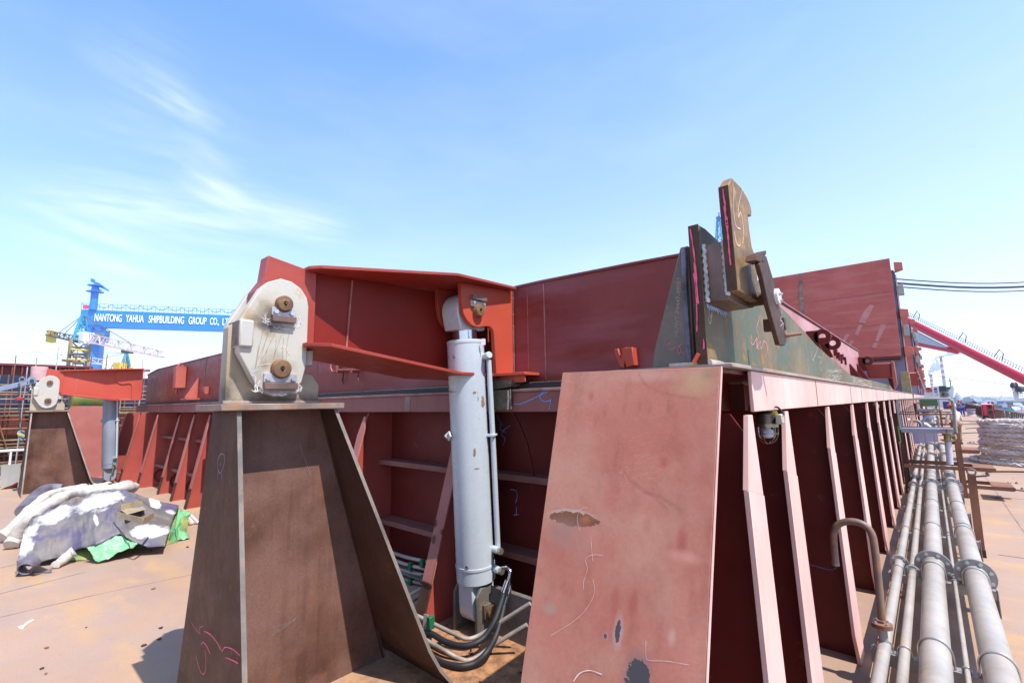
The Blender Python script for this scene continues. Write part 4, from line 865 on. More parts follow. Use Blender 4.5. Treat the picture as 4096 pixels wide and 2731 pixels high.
m = MB(); m.prism([Hp(120, 860, 2.98), Hp(180, 870, 2.98), Hp(175, 990, 2.98), Hp(135, 960, 2.98)], (0, .02, 0)); tag(m.build('yellow_bracket', plain('yellow_primer', (.6, .40, .08), .6)), 'small yellow plate bracket behind the brown pedestal edge', 'bracket')
# rubble and scraps on the deck by the stay
rr = random.Random(11)
for i in range(16):
    p = Vector((-3.9 + rr.random() * 1.4, 2.7 + rr.random() * .7, .012)); s_ = .015 + .03 * rr.random()
    m = MB(); m.add([p + Vector((rr.uniform(-1, 1), rr.uniform(-1, 1), rr.uniform(-.3, .5))) * s_ for _ in range(8)], [(0, 1, 2, 3), (4, 5, 6, 7), (0, 1, 5, 4), (2, 3, 7, 6), (1, 2, 6, 5), (0, 3, 7, 4)])
    tag(m.build('slag_chip', D.materials['rusty_brown_paint']), 'rusty chip of slag lying on the brown deck by the stay foot', 'debris', 'slag chips by the stay foot')

# ------------------------------------------------------------------ stopper bracket on the coaming corner
stp = thing('stopper_bracket', 'weathered green-brown steel stopper with tall notched hook plate, standing on the coaming corner', 'stopper bracket', (-.82, 2.4, 2.37))
green_steel = steel('green_brown_plate', (.135, .085, .04), .25, (.20, .14, .065), rough=.55, spec=.3, streak=.5, rust=.30, rustcol=(.33, .16, .04), bump=.2, patch=((.075, .105, .065), 1.6, .42, .60), scale=1.3, fine=.15, scratch=.3)
hx = lambda a, c, X: hit('h', a, c, X=X)
XG = -.80
mb = MB()
pol = [hx(575, 1352, XG), hx(510, 430, XG), hx(560, 460, XG), hx(640, 535, XG)]
zc = [hit('r', 70, 262, X=XG), hit('r', 200, 420, X=XG), hit('r', 350, 570, X=XG), hit('r', 470, 700, X=XG), hit('r', 560, 805, X=XG), hit('r', 670, 905, X=XG), hit('r', 770, 990, X=XG), hit('r', 870, 1075, X=XG)]
pol[0].z = 2.378; e_ = hit('r', 1225, 1165, X=XG); e2 = Vector((XG, e_.y, 2.378))
mb.prism(pol + zc + [e_, e2], (-.05, 0, 0)); mb.build('side_plate', green_steel, stp, bevel=.004)
mb = MB(); mb.prism([(XG + .001, pol[0].y - .002, 2.378), (XG + .001, pol[1].y - .002, pol[1].z), (XG - .051, pol[1].y - .002, pol[1].z), (XG - .051, pol[0].y - .002, 2.378)], (0, -.004, 0)); mb.build('burnt_edge', steel('flame_cut_steel', (.055, .026, .016), .3, (.10, .05, .03), rough=.6, spec=.25, streak=.4, scale=4, bump=.6), stp)
fl_c = D.materials['flame_cut_steel']
pk = MB(); yF = pol[0].y - .007
for (a, c, a2, c2, w_) in ((455, 465, 490, 700, .008), (485, 690, 510, 985, .014), (500, 985, 502, 1180, .008), (480, 770, 500, 980, .006), (548, 1230, 550, 1300, .010)):
    stroke(pk, [hit('h', a, c, Y=yF), hit('h', (a + a2) / 2 + 2, (c + c2) / 2, Y=yF), hit('h', a2, c2, Y=yF)], w_, (0, -1, 0))
pk.build('pink_paint_mark', chalk_pink, stp)
gl = MB(); gy = 2.44
gp = [hit('h', *p, Y=gy) for p in ((190, 1425), (195, 1360), (205, 1300), (385, 592), (440, 580), (485, 1400))]
gp[0].z = gp[-1].z = 2.378
gl.prism(gp, (0, .045, 0)); gl.build('cross_plate', steel('grey_mill_steel', (.095, .078, .062), .3, (.16, .125, .095), rough=.5, streak=.2, rust=.15, rustcol=(.22, .13, .07), scale=3, bump=.2, scratch=.4, patch=((.07, .065, .06), 2.5, .55, .7)), stp, bevel=.004)
mb = MB(); mb.tube([hit('h', 410, 600, Y=gy - .008), hit('h', 420, 900, Y=gy - .008), hit('h', 450, 1390, Y=gy - .008)], .016, 8); mb.build('weld_bead', steel('dark_weld', (.12, .11, .13), .4, (.25, .22, .3), rough=.4, metal=.5, scale=8, bump=.8), stp)
mk = MB(); hg = lambda a, c: hit('h', a, c, Y=gy - .002)
# stencilled plate number on the grey cross plate, written upwards
tx = text_obj('plate_number', 'HDWT-P4447-49087', plain('chalk_number', (.24, .19, .15), .9), stp, hg(372, 1215), hg(395, 800) - hg(372, 1215), Vector((-1, 0, .1)), .034, .0006, (hg(395, 800) - hg(372, 1215)).length)
for pts in (((272, 1275), (285, 1240), (300, 1222)), ((290, 1275), (310, 1258), (320, 1270)), ((320, 1308), (350, 1290), (385, 1275)), ((365, 1262), (390, 1300), (380, 1345)), ((400, 1262), (370, 1300), (375, 1330)), ((360, 1330), (400, 1322), (418, 1340))): stroke(mk, [hg(*p) for p in pts], .005, (0, -1, 0))
mk.build('pink_chalk_mark', plain('faded_pink_chalk', (.45, .16, .18), .9), stp)
# pads on the side plate: weld, spacer, hook
XH = -.64
yh0 = hx(720, 155, XH).y
hookp = [(785, 888), (720, 157), (745, 107), (815, 180), (848, 235), (872, 290), (883, 340), (882, 376), (857, 360), (860, 400), (868, 470), (885, 590), (905, 640), (918, 700), (932, 970)]
tl = hit('h', 650, 165, Y=yh0); th = XH - tl.x
mb = MB(); mb.prism([hx(*p, XH) for p in hookp], (-th, 0, 0)); hk = mb.build('hook_plate', steel('hook_plate_steel', (.165, .088, .038), .22, (.25, .145, .06), spec=.3, rough=.55, streak=.35, rust=.45, rustcol=(.36, .21, .06), scale=2.4, bump=.3, scratch=.4, patch=((.38, .25, .06), 3.5, .58, .7)), stp, bevel=.004)
mb = MB(); a_, c_ = hx(785, 888, XH), hx(720, 157, XH); mb.prism([a_, c_, c_ - Vector((th, 0, 0)), a_ - Vector((th, 0, 0))], (0, -.004, 0)); mb.build('flame_cut_edge', fl_c, hk)
mb = MB()
for (a, c, a2, c2, w_) in ((683, 185, 700, 300, .010), (695, 300, 712, 440, .013), (710, 380, 722, 540, .012), (722, 540, 738, 715, .009)): stroke(mb, [hit('h', a, c, Y=yh0 - .005), hit('h', (a + a2) / 2 - 2, (c + c2) / 2, Y=yh0 - .005), hit('h', a2, c2, Y=yh0 - .005)], w_, (0, -1, 0))
mb.build('pink_paint_mark', chalk_pink, hk)
mb = MB()
for pts in (((755, 175), (752, 300), (760, 400), (775, 450), (800, 463)), ((815, 185), (790, 290), (785, 380), (800, 350), (815, 400), (822, 500), (815, 565)), ((758, 480), (768, 540), (780, 575), (797, 580), (798, 560))): stroke(mb, [hx(*p, XH) for p in pts], .0045, (1, 0, 0))
mb.build('white_chalk_mark', plain('pinkish_chalk', (.75, .62, .64), .9), hk)
spx = (XG + XH - th) / 2
mb = MB(); y0 = hx(612, 700, (XG + .002)).y; ybk = hx(930, 900, XH).y - .03
zb0 = hit('h', 700, 940, X=XH - th).z; zt0 = hit('h', 660, 545, X=XH - th - .02).z
mb.box((XG + .001, yh0 + .035, zb0), (XH - th - .001, ybk, zt0)); mb.build('spacer_block', steel('spacer_steel', (.12, .07, .05), .3, (.2, .13, .1), rough=.5, scale=4, bump=.4, streak=.3), stp, bevel=.005)
ws = steel('silver_weld', (.58, .55, .53), .3, (.80, .77, .75), rough=.35, metal=.5, scale=10, bump=1.0, rust=.15, rustcol=(.5, .28, .05))
for x_, z0_, z1_, y_ in ((XG + .012, zb0, zt0, yh0 + .028), (XH - th - .004, zb0 + .02, zt0, yh0 + .03)):
    mb = MB(); mb.tube([(x_ + .003 * math.sin(i * 1.3), y_ - .004, z0_ + (z1_ - z0_) * i / 40) for i in range(41)], [.011 + .003 * noise.noise(Vector((i * 1.3, x_, 4))) for i in range(41)], 7); mb.build('weld_bead', ws, stp)
mb = MB()
for j in range(26):
    yy = yh0 + .04 + (ybk - yh0 - .05) * j / 26; zz = zb0 - .02 - .02 * random.random(); stroke(mb, [(XG, yy, zb0 - .005), (XG, yy + .008, zz)], .014, (1, 0, 0))
mb.build('blue_dye_mark', plain('pale_blue_dye', (.35, .47, .75), .8), stp)
mb = MB(); g1 = lambda a, c: hx(a, c, XG)
for pts, m_ in ((((565, 985), (575, 945), (590, 950), (597, 985), (580, 1020), (590, 1080), (603, 1040), (600, 990)), 'w'), (((575, 1080), (590, 1122), (603, 1060)), 'w')): stroke(mb, [g1(*p) for p in pts], .004, (1, 0, 0))
mb.build('white_chalk_mark', chalk_white, stp)
mb = MB()
for pts in (((940, 1060), (915, 1150), (925, 1210), (918, 1285), (930, 1300)), ((878, 1205), (875, 1250), (890, 1268), (915, 1225), (912, 1290), (940, 1250), (945, 1300), (965, 1245), (985, 1270), (988, 1300), (977, 1362))): stroke(mb, [g1(*p) for p in pts], .005, (1, 0, 0))
mb.build('pink_chalk_mark', plain('bright_pink_chalk', (.75, .32, .40), .9), stp)
mb = MB(); g2 = lambda a, c: hit('r', a, c, X=XG)
for pts in (((578, 830), (565, 880), (545, 930), (545, 975)), ((525, 870), (528, 930), (545, 945)), ((580, 915), (610, 925), (618, 945)), ((610, 950), (595, 985), (610, 1035), (615, 990))): stroke(mb, [g2(*p) for p in pts], .007, (1, 0, 0))
rr = random.Random(5)
for j in range(26):
    a, c = 640 + rr.random() * 110, 1010 + rr.random() * 90; stroke(mb, [g2(a, c), g2(a + 18, c + 16), g2(a + 45, c + 8)], .006, (1, 0, 0))
for j in range(40):
    a = 875 + rr.random() * 150; c = 1085 + (a - 875) * .22 + rr.random() * 45; stroke(mb, [g2(a, c), g2(a + 8, c + 10), g2(a + 22, c + 4)], .008, (1, 0, 0))
mb.build('scribbled_chalk', plain('tan_chalk', (.52, .42, .34), .9), stp)
mb = MB(); mb.box((XG - .20, 2.37, 2.376), (XG + .02, 2.50, 2.392)); mb.tube([(XG + .008, 2.36 + i * .12, 2.386 + .004 * noise.noise(Vector((i, 9, 1)))) for i in range(60)], [.014 + .004 * noise.noise(Vector((i * 2.3, 9, 1))) for i in range(60)], 6)
mb.build('foot_weld', steel('yellowish_weld', (.42, .34, .26), .3, (.5, .46, .42), rough=.6, rust=.4, rustcol=(.55, .32, .04), scale=6, bump=.6), stp)
# locking lever turning on a short shaft
lv = thing('locking_lever', 'dark flat locking lever with a T head and white washer, beside the tall hook plate', 'lever', (-.6, 2.9, 2.7))
XV = -.56; lx = lambda a, c, X=XV: hit('h', a, c, X=X)
mb = MB(); mb.prism([lx(935, 705), lx(985, 650), lx(1030, 800), lx(1075, 985), (lx(1128, 1240)), lx(1115, 1277), lx(1078, 1270), lx(1000, 990), lx(960, 800)], (-.022, 0, 0)); mb.build('lever_bar', fl_c, lv, bevel=.003)
mb = MB(); mb.prism([lx(912, 680), lx(920, 640), lx(985, 612), lx(985, 640), lx(965, 672), lx(962, 700)], (-.05, 0, 0)); mb.build('lever_head', fl_c, lv, bevel=.003)
p = lx(1052, 935); mb = MB(); mb.lathe(p, (1, 0, 0), [(0, .042), (.016, .042), (.018, .038)], 28); wd_ = mb.build('washer', white_paint, lv)
for a in (40, 160, 280):
    mb = MB(); mb.bolt(p + Vector((.018, .022 * math.cos(rad(a)), .022 * math.sin(rad(a)))), (1, 0, 0), .009, .008); mb.build('bolt', bolt_mat, wd_)
mb = MB(); mb.lathe(Vector((XG, p.y, p.z)), (1, 0, 0), [(0, .042), (.12, .042), (.13, .036), (XV - XG - .02, .036)], 20); mb.build('pivot_shaft', fl_c, lv)
p = lx(1020, 1130, -.66); mb = MB(); mb.box((-.70, p.y - .02, p.z - .04), (-.585, p.y + .02, p.z + .035)); mb.build('stop_block', fl_c, lv, bevel=.004)
p = lx(1130, 1205); mb = MB(); mb.lathe(p - Vector((.01, 0, 0)), (.75, .55, .1), [(0, .014), (.02, .014), (.021, .010), (.085, .010)], 10); mb.build('handle_pin', rust_mat, lv)
mb = MB()
for pts in (((1085, 1070), (1080, 1100), (1095, 1110), (1090, 1135)), ((1080, 1140), (1100, 1120), (1095, 1160))): stroke(mb, [lx(*p) for p in pts], .003, (1, 0, 0))
mb.build('pink_chalk_mark', D.materials['pinkish_chalk'], lv)
mb = MB(); p = hit('h', 480, 1370, Y=2.35); mb.tube([p + Vector((.0, 0, -.015)), p + Vector((.025, 0, .025))], .011, 8); tag(mb.build('crayon_stub', plain('orange_red_plastic', (.55, .08, .03), .5)), 'small orange-red stub lying at the foot of the stopper bracket', 'crayon')
# ------------------------------------------------------------------ far lifting arm: pedestal, link, cylinder repeated on the other side of the hatch
OFF = Vector((-14.62, -.235, 0))
def clone(root, label, only=None):
    r = root.copy(); COL.objects.link(r); r.location = Vector(root.location) + OFF; r['label'] = label
    for ch in kids(root):
        if any(k in ch.name for k in ('keeper', 'stop_bar', 'weld')) or 'mark' in ch.name or 'scratch' in ch.name or 'wire' in ch.name or 'name_plate' in ch.name: continue
        copy_tree(ch, r)
    return r
clone(ped, 'brown steel pedestal at the far left, beyond the tarpaulin heap')
clone(lk, 'clean pale link plate with two grey pins, on the far left pedestal')
fc = clone(cyn, 'grey white cylinder on the far left, behind the far pedestal'); fc.location.y -= .42; fc.location.x -= .62
for ch in kids(fc):
    if ch.type == 'MESH' and ch.name.startswith(('barrel', 'head_eye', 'foot_eye')): ch.data = ch.data.copy(); ch.data.materials[0] = steel('far_cylinder_paint', (.20, .23, .28), .1, (.26, .29, .34), rough=.4, chips=.3) if 'far_cylinder_paint' not in MATS else MATS['far_cylinder_paint']
for ch in kids(cov):
    if ch.name.startswith('hinge_arm'):
        a2 = copy_tree(ch, cov, loc=Vector(ch.location) + OFF); a2.scale = (.42, .88, 1); a2.location.y -= .888; a2.location.x += 6.15 * .58
        far_arm = steel('sunlit_far_arm', (.44, .065, .04), .08, (.48, .08, .052), rough=.5, streak=.03, spec=.3)  # brighter copy of the arm primer, sunlight on the far arm painted in
        a2.data = a2.data.copy(); a2.data.materials[0] = far_arm
        for g in kids(a2):
            if g.data.materials[0] in (arm_shaded, arm_mat): g.data = g.data.copy(); g.data.materials[0] = far_arm
            if g.data.materials[0] == primer_bright: D.objects.remove(g)
        break
# pale corner plate of the coaming behind the far pedestal
mb = MB(); XP = -20.9
pts = [hit('A', *p, X=XP) for p in ((606, 640), (640, 612), (955, 612), (955, 1200), (660, 1200))]
pts[3].z = pts[4].z = 0; pts[0].z -= .1
mb.prism([pts[0], pts[1], pts[2], pts[3], pts[4]], (-.03, 0, 0)); mb.build('corner_plate', steel('corner_plate_primer', (.40, .115, .095), .12, (.46, .17, .145), rough=.55, streak=.05, scratch=.8, bump=.1), coam)
tk = thing('tank', 'green and yellow mottled drum tank beyond the far pale corner plate', 'tank', (-21.6, 3.3, 1.2))
p = hit('F', 872, 940, X=-21.5); Lk = hit('F', 1700, 940, X=-21.5).y - p.y; mb = MB(); mb.lathe((-21.95, p.y, p.z), (0, 1, 0), [(0, .02), (.01, .42), (.04, .45), (Lk, .45), (Lk + .05, .4), (Lk + .06, .02)], 28)
mb.build('drum_shell', steel('green_yellow_paint', (.05, .15, .06), .2, (.24, .19, .02), rough=.5, rust=.2, scale=1.5, bump=.2), tk)
# grey chute plate and ramp at the far left
mb = MB(); pp = [hit('B', *q, X=-20.6) for q in ((8, 1040), (275, 1015), (275, 1400), (8, 1410))]; mb.prism(pp, (-.04, 0, 0)); tag(mb.build('grey_screen_plate', steel('grey_screen', (.28, .27, .25), .15, (.36, .35, .33), streak=.4, scale=.8)), 'grey steel screen plate standing left of the far brown pedestal', 'screen')
mb = MB(); a_, c_ = hit('B', 0, 1400, X=-20.2), hit('B', 240, 1270, X=-20.2); mb.prism([a_, c_, Vector((c_.x, c_.y, 0)), Vector((a_.x, a_.y, 0))], (-.05, 0, 0)); mb.bar(a_, c_, .12, .05); tag(mb.build('ramp_plate', primer), 'red sloping ramp plate left of the far brown pedestal', 'ramp')
# bare pipes and bracket post by the far stays
for i, (a, c, a2, c2, lab) in enumerate(((985, 65, 1260, 25, 'upper'), (985, 150, 1230, 108, 'lower'))):
    opipe([hit('T', a, c, Y=3.0), hit('T', a2, c2, Y=3.05)], '%s short oil pipe running to the far stays behind the tarpaulin' % lab, .02, 'oil pipes by the far stays')
for a, c, l_ in ((955, 65, 'upper'), (950, 145, 'lower')):
    p = hit('T', a, c, Y=2.98); mb = MB(); mb.box((p.x - .06, p.y - .04, p.z - .05), (p.x + .06, p.y + .04, p.z + .05)); tag(mb.build('pipe_clamp', green_clamp, bevel=.005), '%s green pipe clamp beside the far pedestal' % l_, 'pipe clamp', 'far green pipe clamps')
p = hit('T', 992, 30, Y=3.0); mb = MB(); mb.box((p.x - .05, p.y - .03, 0), (p.x + .03, p.y + .03, p.z)); tag(mb.build('clamp_post', galv), 'small galvanised clamp post by the far stays', 'post')

# ------------------------------------------------------------------ pipelines along the side passage
PIP = [('A', -.450, .042, 'slim pale pipeline next to the coaming stays'), ('B', -.330, .033, 'slim pale pipeline, second from the coaming'),
       ('M', -.152, .088, 'thick pale pipeline in the middle of the pipe run'), ('C', .008, .016, 'thinnest pale pipeline between the two thick ones'), ('R', .172, .090, 'thick pale pipeline on the outer side of the pipe run')]
ROWS = {'A': [('p', 375, 645), ('c', 415, 1010), ('c', 470, 722)], 'B': [('p', 475, 715), ('c', 487, 1042), ('c', 528, 738)], 'M': [('p', 640, 650), ('c', 605, 1005), ('c', 600, 712)],
        'C': [('p', 790, 765), ('c', 710, 1062), ('c', 675, 747)], 'R': [('p', 955, 720), ('c', 825, 1010), ('c', 725, 712)]}
SUPY = [.6, 2.75, 4.83, 6.97, 9.10, 11.15, 13.30, 15.4, 17.5, 19.6, 21.7, 23.8, 25.9]
clamp_mat = plain('zinc_rod', (.52, .50, .48), .35, .8)
for nm, x, r, lab in PIP:
    z = .255 + r; t_ = thing('pipeline', lab, 'pipeline', (x, 0, 0), 'pale pipelines along the side deck')
    yend = 27.0 if nm in 'AB' else 24.5
    mb = MB(); mb.tube([(x, -.6 + (yend + .6) * i / 12, z) for i in range(13)], r, 28); mb.build('pipe', pipe_mat, t_)
    fy = []
    for fr, a, c in ROWS[nm]:
        fy.append(hit(fr, a, c, X=x).y if False else hit(fr, a, c, Z=z + r * .6).y)
    fy += [fy[-1] + 4.1]
    for y in fy:
        R_ = r * (1.85 if r > .06 else 2.1)
        mb = MB(); mb.lathe((x, y - .018, z), (0, 1, 0), [(0, R_), (.015, R_), (.0155, R_ * .9), (.0185, R_ * .9), (.019, R_), (.034, R_)], 32); mb.lathe((x, y - .05, z), (0, 1, 0), [(0, r * 1.02), (.03, r * 1.18)], 24); mb.lathe((x, y + .015, z), (0, 1, 0), [(0, r * 1.18), (.03, r * 1.02)], 24)
        fl = mb.build('flange', galv, t_)
        nb = 8 if r > .06 else 4
        mb = MB()
        for k in range(nb):
            an = 2 * math.pi * (k + .5) / nb; q_ = Vector((x + R_ * .8 * math.cos(an), y - .018, z + R_ * .8 * math.sin(an)))
            mb.bolt(q_, (0, -1, 0), r * .16 + .004, .012); mb.bolt(q_ + Vector((0, .034, 0)), (0, 1, 0), r * .16 + .004, .012)
        mb.build('flange_bolts', bolt_mat, fl)
    for y in SUPY[:11]:
        mb = MB(); yy = y - .02; pts = [(x + (r + .008) * 1.03, yy, .235)] + [(x + (r + .008) * math.cos(rad(a)), yy, z + (r + .008) * math.sin(rad(a))) for a in range(0, 181, 15)] + [(x - (r + .008) * 1.03, yy, .235)]
        mb.tube(pts, .0075 if r > .06 else .0055, 8); mb.build('pipe_clamp', clamp_mat, t_)
for i, y in enumerate(SUPY[:11]):
    t_ = thing('pipe_support', 'low galvanised angle frame under the pale pipes, %s' % ('by the rusty gooseneck' if i == 2 else 'number %d of the row going away' % (i + 1)), 'pipe support', (-.1, y, 0), 'angle frames under the pipes')
    mb = MB(); mb.box((-.54, y - .045, .245), (.31, y + .045, .252)); mb.box((-.54, y - .045, .165), (.31, y - .038, .2445)); mb.build('cross_angle', galv, t_)
    for sx in (-.53, .315):
        mb = MB(); mb.box((sx, y - .05, 0), (sx + .008, y + .05, .262)); mb.box((sx - .05 if sx > 0 else sx + .0085, y + .042, 0), (sx if sx > 0 else sx + .05, y + .049, .24)); mb.build('leg', galv, t_)
# rusty gooseneck vent on the slim pipe
gy = hit('p', 250, 1200, X=-.45).y
gn = thing('gooseneck_vent', 'rusty brown bent gooseneck pipe rising from the slim pipe, open end turned down', 'gooseneck pipe', (-.45, gy, .3))
gs = lambda a, c: hit('s', a, c, Y=gy)
mb = MB(); pts = [gs(862, 1245), gs(852, 1120), gs(840, 1000), gs(826, 880), gs(812, 810), gs(780, 768), gs(735, 748), gs(685, 745), gs(640, 762), gs(618, 800), gs(618, 860), gs(628, 968)]
mb.tube(bez(pts, 6), .0265, 16, cap=False); mb.build('bent_pipe', steel('gooseneck_rust', (.16, .085, .055), .3, (.24, .17, .14), rough=.5, rust=.5, rustcol=(.32, .13, .045), streak=.2, scale=3, bump=.15), gn)
mb = MB(); pe = pts[-1]; mb.ring(pe, (0, 0, 1), .0275, .022, .02, 18); mb.build('pipe_rim', cut_edge, gn)
pf = gs(862, 1258); mb = MB(); mb.lathe(pf - Vector((0, 0, .035)), (0, 0, 1), [(0, .068), (.014, .068), (.0145, .06), (.0175, .06), (.018, .068), (.032, .068)], 28); f_ = mb.build('flange', rust_mat, gn)
mb = MB()
for k in range(4):
    an = math.pi / 4 + k * math.pi / 2; mb.bolt(pf + Vector((.05 * math.cos(an), .05 * math.sin(an), -.003)), (0, 0, 1), .010, .010)
mb.build('flange_bolts', bolt_mat, f_)
mb = MB(); mb.tube([(pf.x, pf.y, pf.z - .03), (-.45, pf.y, .30)], .03, 14); mb.build('stub_pipe', pipe_mat, gn)
mb = MB(); e0 = pts[-1] + Vector((0, 0, .01)); mb.tube(bez([e0 + Vector((0, 0, .03)), e0 + Vector((0, .02, -.02)), e0 + Vector((-.06, .08, -.08)), e0 + Vector((-.22, .2, -.10))], 6), .005, 6); tag(mb.build('cable_end', plain('violet_cable', (.04, .03, .12), .4)), 'thin dark cable coming out of the open end of the rusty gooseneck', 'cable')

# ------------------------------------------------------------------ caged work lamp under the rail
brass = plain('brass', (.25, .20, .12), .35, .8)
glass = D.materials.new('clear_glass'); t = nt(glass); b = NB(t)
bs = b.n('ShaderNodeBsdfPrincipled', inp={'Base Color': (.95, .93, .97, 1), 'Roughness': .02, 'Transmission Weight': 1.0, 'IOR': 1.12}); o = b.n('ShaderNodeOutputMaterial'); t.links.new(bs.outputs[0], o.inputs[0])
LY = 3.16
Lp = lambda a, c, y=LY: hit('L', a, c, Y=y)
lc = Lp(610, 740); lamp = thing('bulkhead_lamp', 'brass caged bulkhead lamp with a white bulb hanging by the first coaming stays', 'work lamp', lc, 'caged work lamps')
rl = abs(Lp(860, 740).x - Lp(400, 740).x) / 2
mb = MB(); mb.lathe(lc + Vector((0, 0, -.005)), (0, 0, 1), [(0, rl), (.022, rl), (.024, rl * .86), (.075, rl * .8), (.085, rl * .6), (.09, .01)], 28); mb.build('lamp_body', plain('dark_bronze', (.10, .085, .065), .4, .6), lamp)
mb = MB(); mb.ring(lc + Vector((0, 0, -.008)), (0, 0, 1), rl * 1.04, rl * .8, .02, 28); mb.build('lamp_rim', brass, lamp)
mb = MB(); mb.lathe(lc, (0, 0, -1), [(0, rl * .80), (.055, rl * .78), (.075, rl * .65), (.088, rl * .35), (.092, .002)], 24); mb.build('glass_dome', glass, lamp)
mb = MB(); mb.lathe(lc, (0, 0, -1), [(0, rl * .28), (.02, rl * .32), (.035, rl * .56), (.05, rl * .60), (.062, rl * .5), (.07, rl * .25), (.072, .002)], 20); mb.build('bulb', plain('milky_bulb', (.70, .66, .80), .3), lamp)
mb = MB()
for k in range(3):
    an = rad(20 + 60 * k); d_ = Vector((math.cos(an), math.sin(an), 0)); 
    mb.tube([lc + d_ * (rl * .98 * math.sin(rad(a))) + Vector((0, 0, -.035 - .072 * abs(math.cos(rad(a)))) if abs(a) < 89 else (0, 0, -.0)) for a in range(-90, 91, 12)], .0022, 6)
mb.tube([lc + Vector((math.cos(rad(a)) * rl * .99, math.sin(rad(a)) * rl * .99, -.045)) for a in range(0, 360, 15)], .0024, 6, closed=True)
mb.build('wire_cage', brass, lamp)
jb = Lp(905, 600, LY - .02); mb = MB(); mb.box((jb.x - .022, jb.y - .03, jb.z - .03), (jb.x + .012, jb.y + .03, jb.z + .028)); jx = mb.build('junction_box', plain('tan_box', (.5, .42, .33), .5, .3), lamp, bevel=.003)
mb = MB()
for dy in (-.022, .022):
    for dz in (-.022, .02): mb.bolt(jb + Vector((.012, dy, dz)), (1, 0, 0), .005, .005, 6, False)
mb.build('cover_screws', bolt_mat, jx)
mb = MB(); mb.tube(bez([Lp(385, 330), Lp(470, 420), Lp(600, 500), Lp(700, 560)], 5), .0095, 10); mb.tube([Lp(690, 560), Lp(790, 610), Lp(850, 600)], .018, 12); mb.build('cable_gland', black_rubber, lamp)
mb = MB(); mb.tube(bez([Lp(790, 350), Lp(850, 365), Lp(905, 420), Lp(950, 480), Lp(965, 520)], 5), .006, 8); mb.build('lead_cable', black_rubber, lamp)
mb = MB()
c_ = [Lp(720 + 80 * i / 60, 500 - 30 * i / 60) + Vector((.010 * math.cos(i * .9), 0, .010 * math.sin(i * .9))) for i in range(61)]; mb.tube(c_, .0028, 6); mb.build('yellow_wire_coil', plain('yellow_wire', (.75, .60, .02), .4), lamp)
mb = MB(); mb.prism([Lp(640, 350), Lp(780, 340), Lp(775, 500), Lp(700, 470), Lp(640, 480)], (0, .006, 0)); mb.lathe(Vector((Lp(630, 300).x, LY, Lp(630, 340).z)), (0, 0, 1), [(0, .035), (.06, .035)], 18); mb.build('hanger', galv, lamp)
l2 = copy_tree(lamp, loc=Vector((-.80, 10.9, 2.0)), label='second caged work lamp further along, partly hidden by the stays')

# ------------------------------------------------------------------ crossing steps over the pipes
YF = 14.4
cf = lambda a, c, y=YF: hit('c', a, c, Y=y)
st = thing('crossing_steps', 'rusty steel steps crossing over the pipes with a grey handrail hoop, nearest one', 'step frame', (0, YF, 0), 'step frames crossing the pipes')
for dy, nm in ((0, 0), (.75, 1)):
    pts = [(-.585, 1.44), (-.60, 1.9), (-.605, 2.02), (-.575, 2.10), (-.49, 2.145), (.26, 2.145), (.345, 2.11), (.385, 2.03), (.372, 1.39)]
    mb = MB(); mb.tube(bez([(x_, YF + dy, z_) for x_, z_ in pts], 6), .022, 14); mb.build('handrail', galv, st)
for dy, zz in ((0, 1.80), (.75, 1.83)): mb = MB(); mb.tube([(-.60, YF + dy, zz), (.37, YF + dy, zz)], .013, 8); mb.build('knee_rail', rust_mat, st)
grey_step = steel('grey_step_paint', (.22, .225, .28), .12, (.30, .305, .36), rough=.45, streak=.1, bump=.05)
mb = MB(); mb.box((-.58, YF, 1.37), (.34, YF + .03, 1.47)); mb.box((-.58, YF + .03, 1.44), (.34, YF + .75, 1.455)); mb.box((-.58, YF + .76, 1.37), (.34, YF + .79, 1.48)); mb.build('top_step', grey_step, st, bevel=.004)
for dy in (0, .72):
    mb = MB(); mb.box((.33, YF + dy, 0), (.42, YF + dy + .012, 1.40)); mb.box((.41, YF + dy + .0125, 0), (.42, YF + dy + .08, 1.40)); mb.build('post', rust_mat, st)
    mb = MB(); mb.box((-.62, YF + dy, 0), (-.54, YF + dy + .012, 1.40)); mb.box((-.62, YF + dy + .0125, 0), (-.61, YF + dy + .08, 1.40)); mb.build('post', D.materials['shaded_dark_steel'], st)
mb = MB(); mb.box((-.60, YF - .012, .58), (.33, YF - .001, .66)); mb.build('cross_bar', rust_mat, st); mb = MB(); mb.box((-.60, YF + .70, .60), (.33, YF + .712, .69)); mb.build('cross_bar', rust_mat, st)
for x1, z1 in ((.70, 1.03), (.905, .66), (1.15, .29)):
    mb = MB(); mb.prism([(.40, YF - .01, z1), (x1, YF - .01, z1), (x1, YF - .01, z1 - .055), (x1 - .03, YF - .01, z1 - .075), (.40, YF - .01, z1 - .075)], (0, -.01, 0)); mb.prism([(.40, YF + .76, z1), (x1, YF + .76, z1), (x1, YF + .76, z1 - .055), (x1 - .03, YF + .76, z1 - .075), (.40, YF + .76, z1 - .075)], (0, -.01, 0))
    mb.box((x1 - .34, YF - .008, z1 - .004), (x1 - .01, YF + .75, z1 + .004)); mb.build('step', rust_mat, st)
bd = MB(); bd.prism([cf(148, 262), cf(232, 268), cf(275, 568), cf(190, 560)], (0, .04, 0)); bo = bd.build('side_board', D.materials['shaded_dark_steel'], st)
bd = MB(); bd.prism([cf(234, 400), cf(245, 400), cf(277, 568), cf(262, 572)], (0, -.01, 0)); bd.build('green_edge', plain('green_edge_paint', (.12, .32, .08), .5), bo)
for y, lab in ((36.0, 'step frame crossing the pipes, second one along, with a green board'), (55.0, 'step frame crossing the pipes, farthest one by the white deckhouse')): copy_tree(st, loc=(0, y, 0), label=lab)
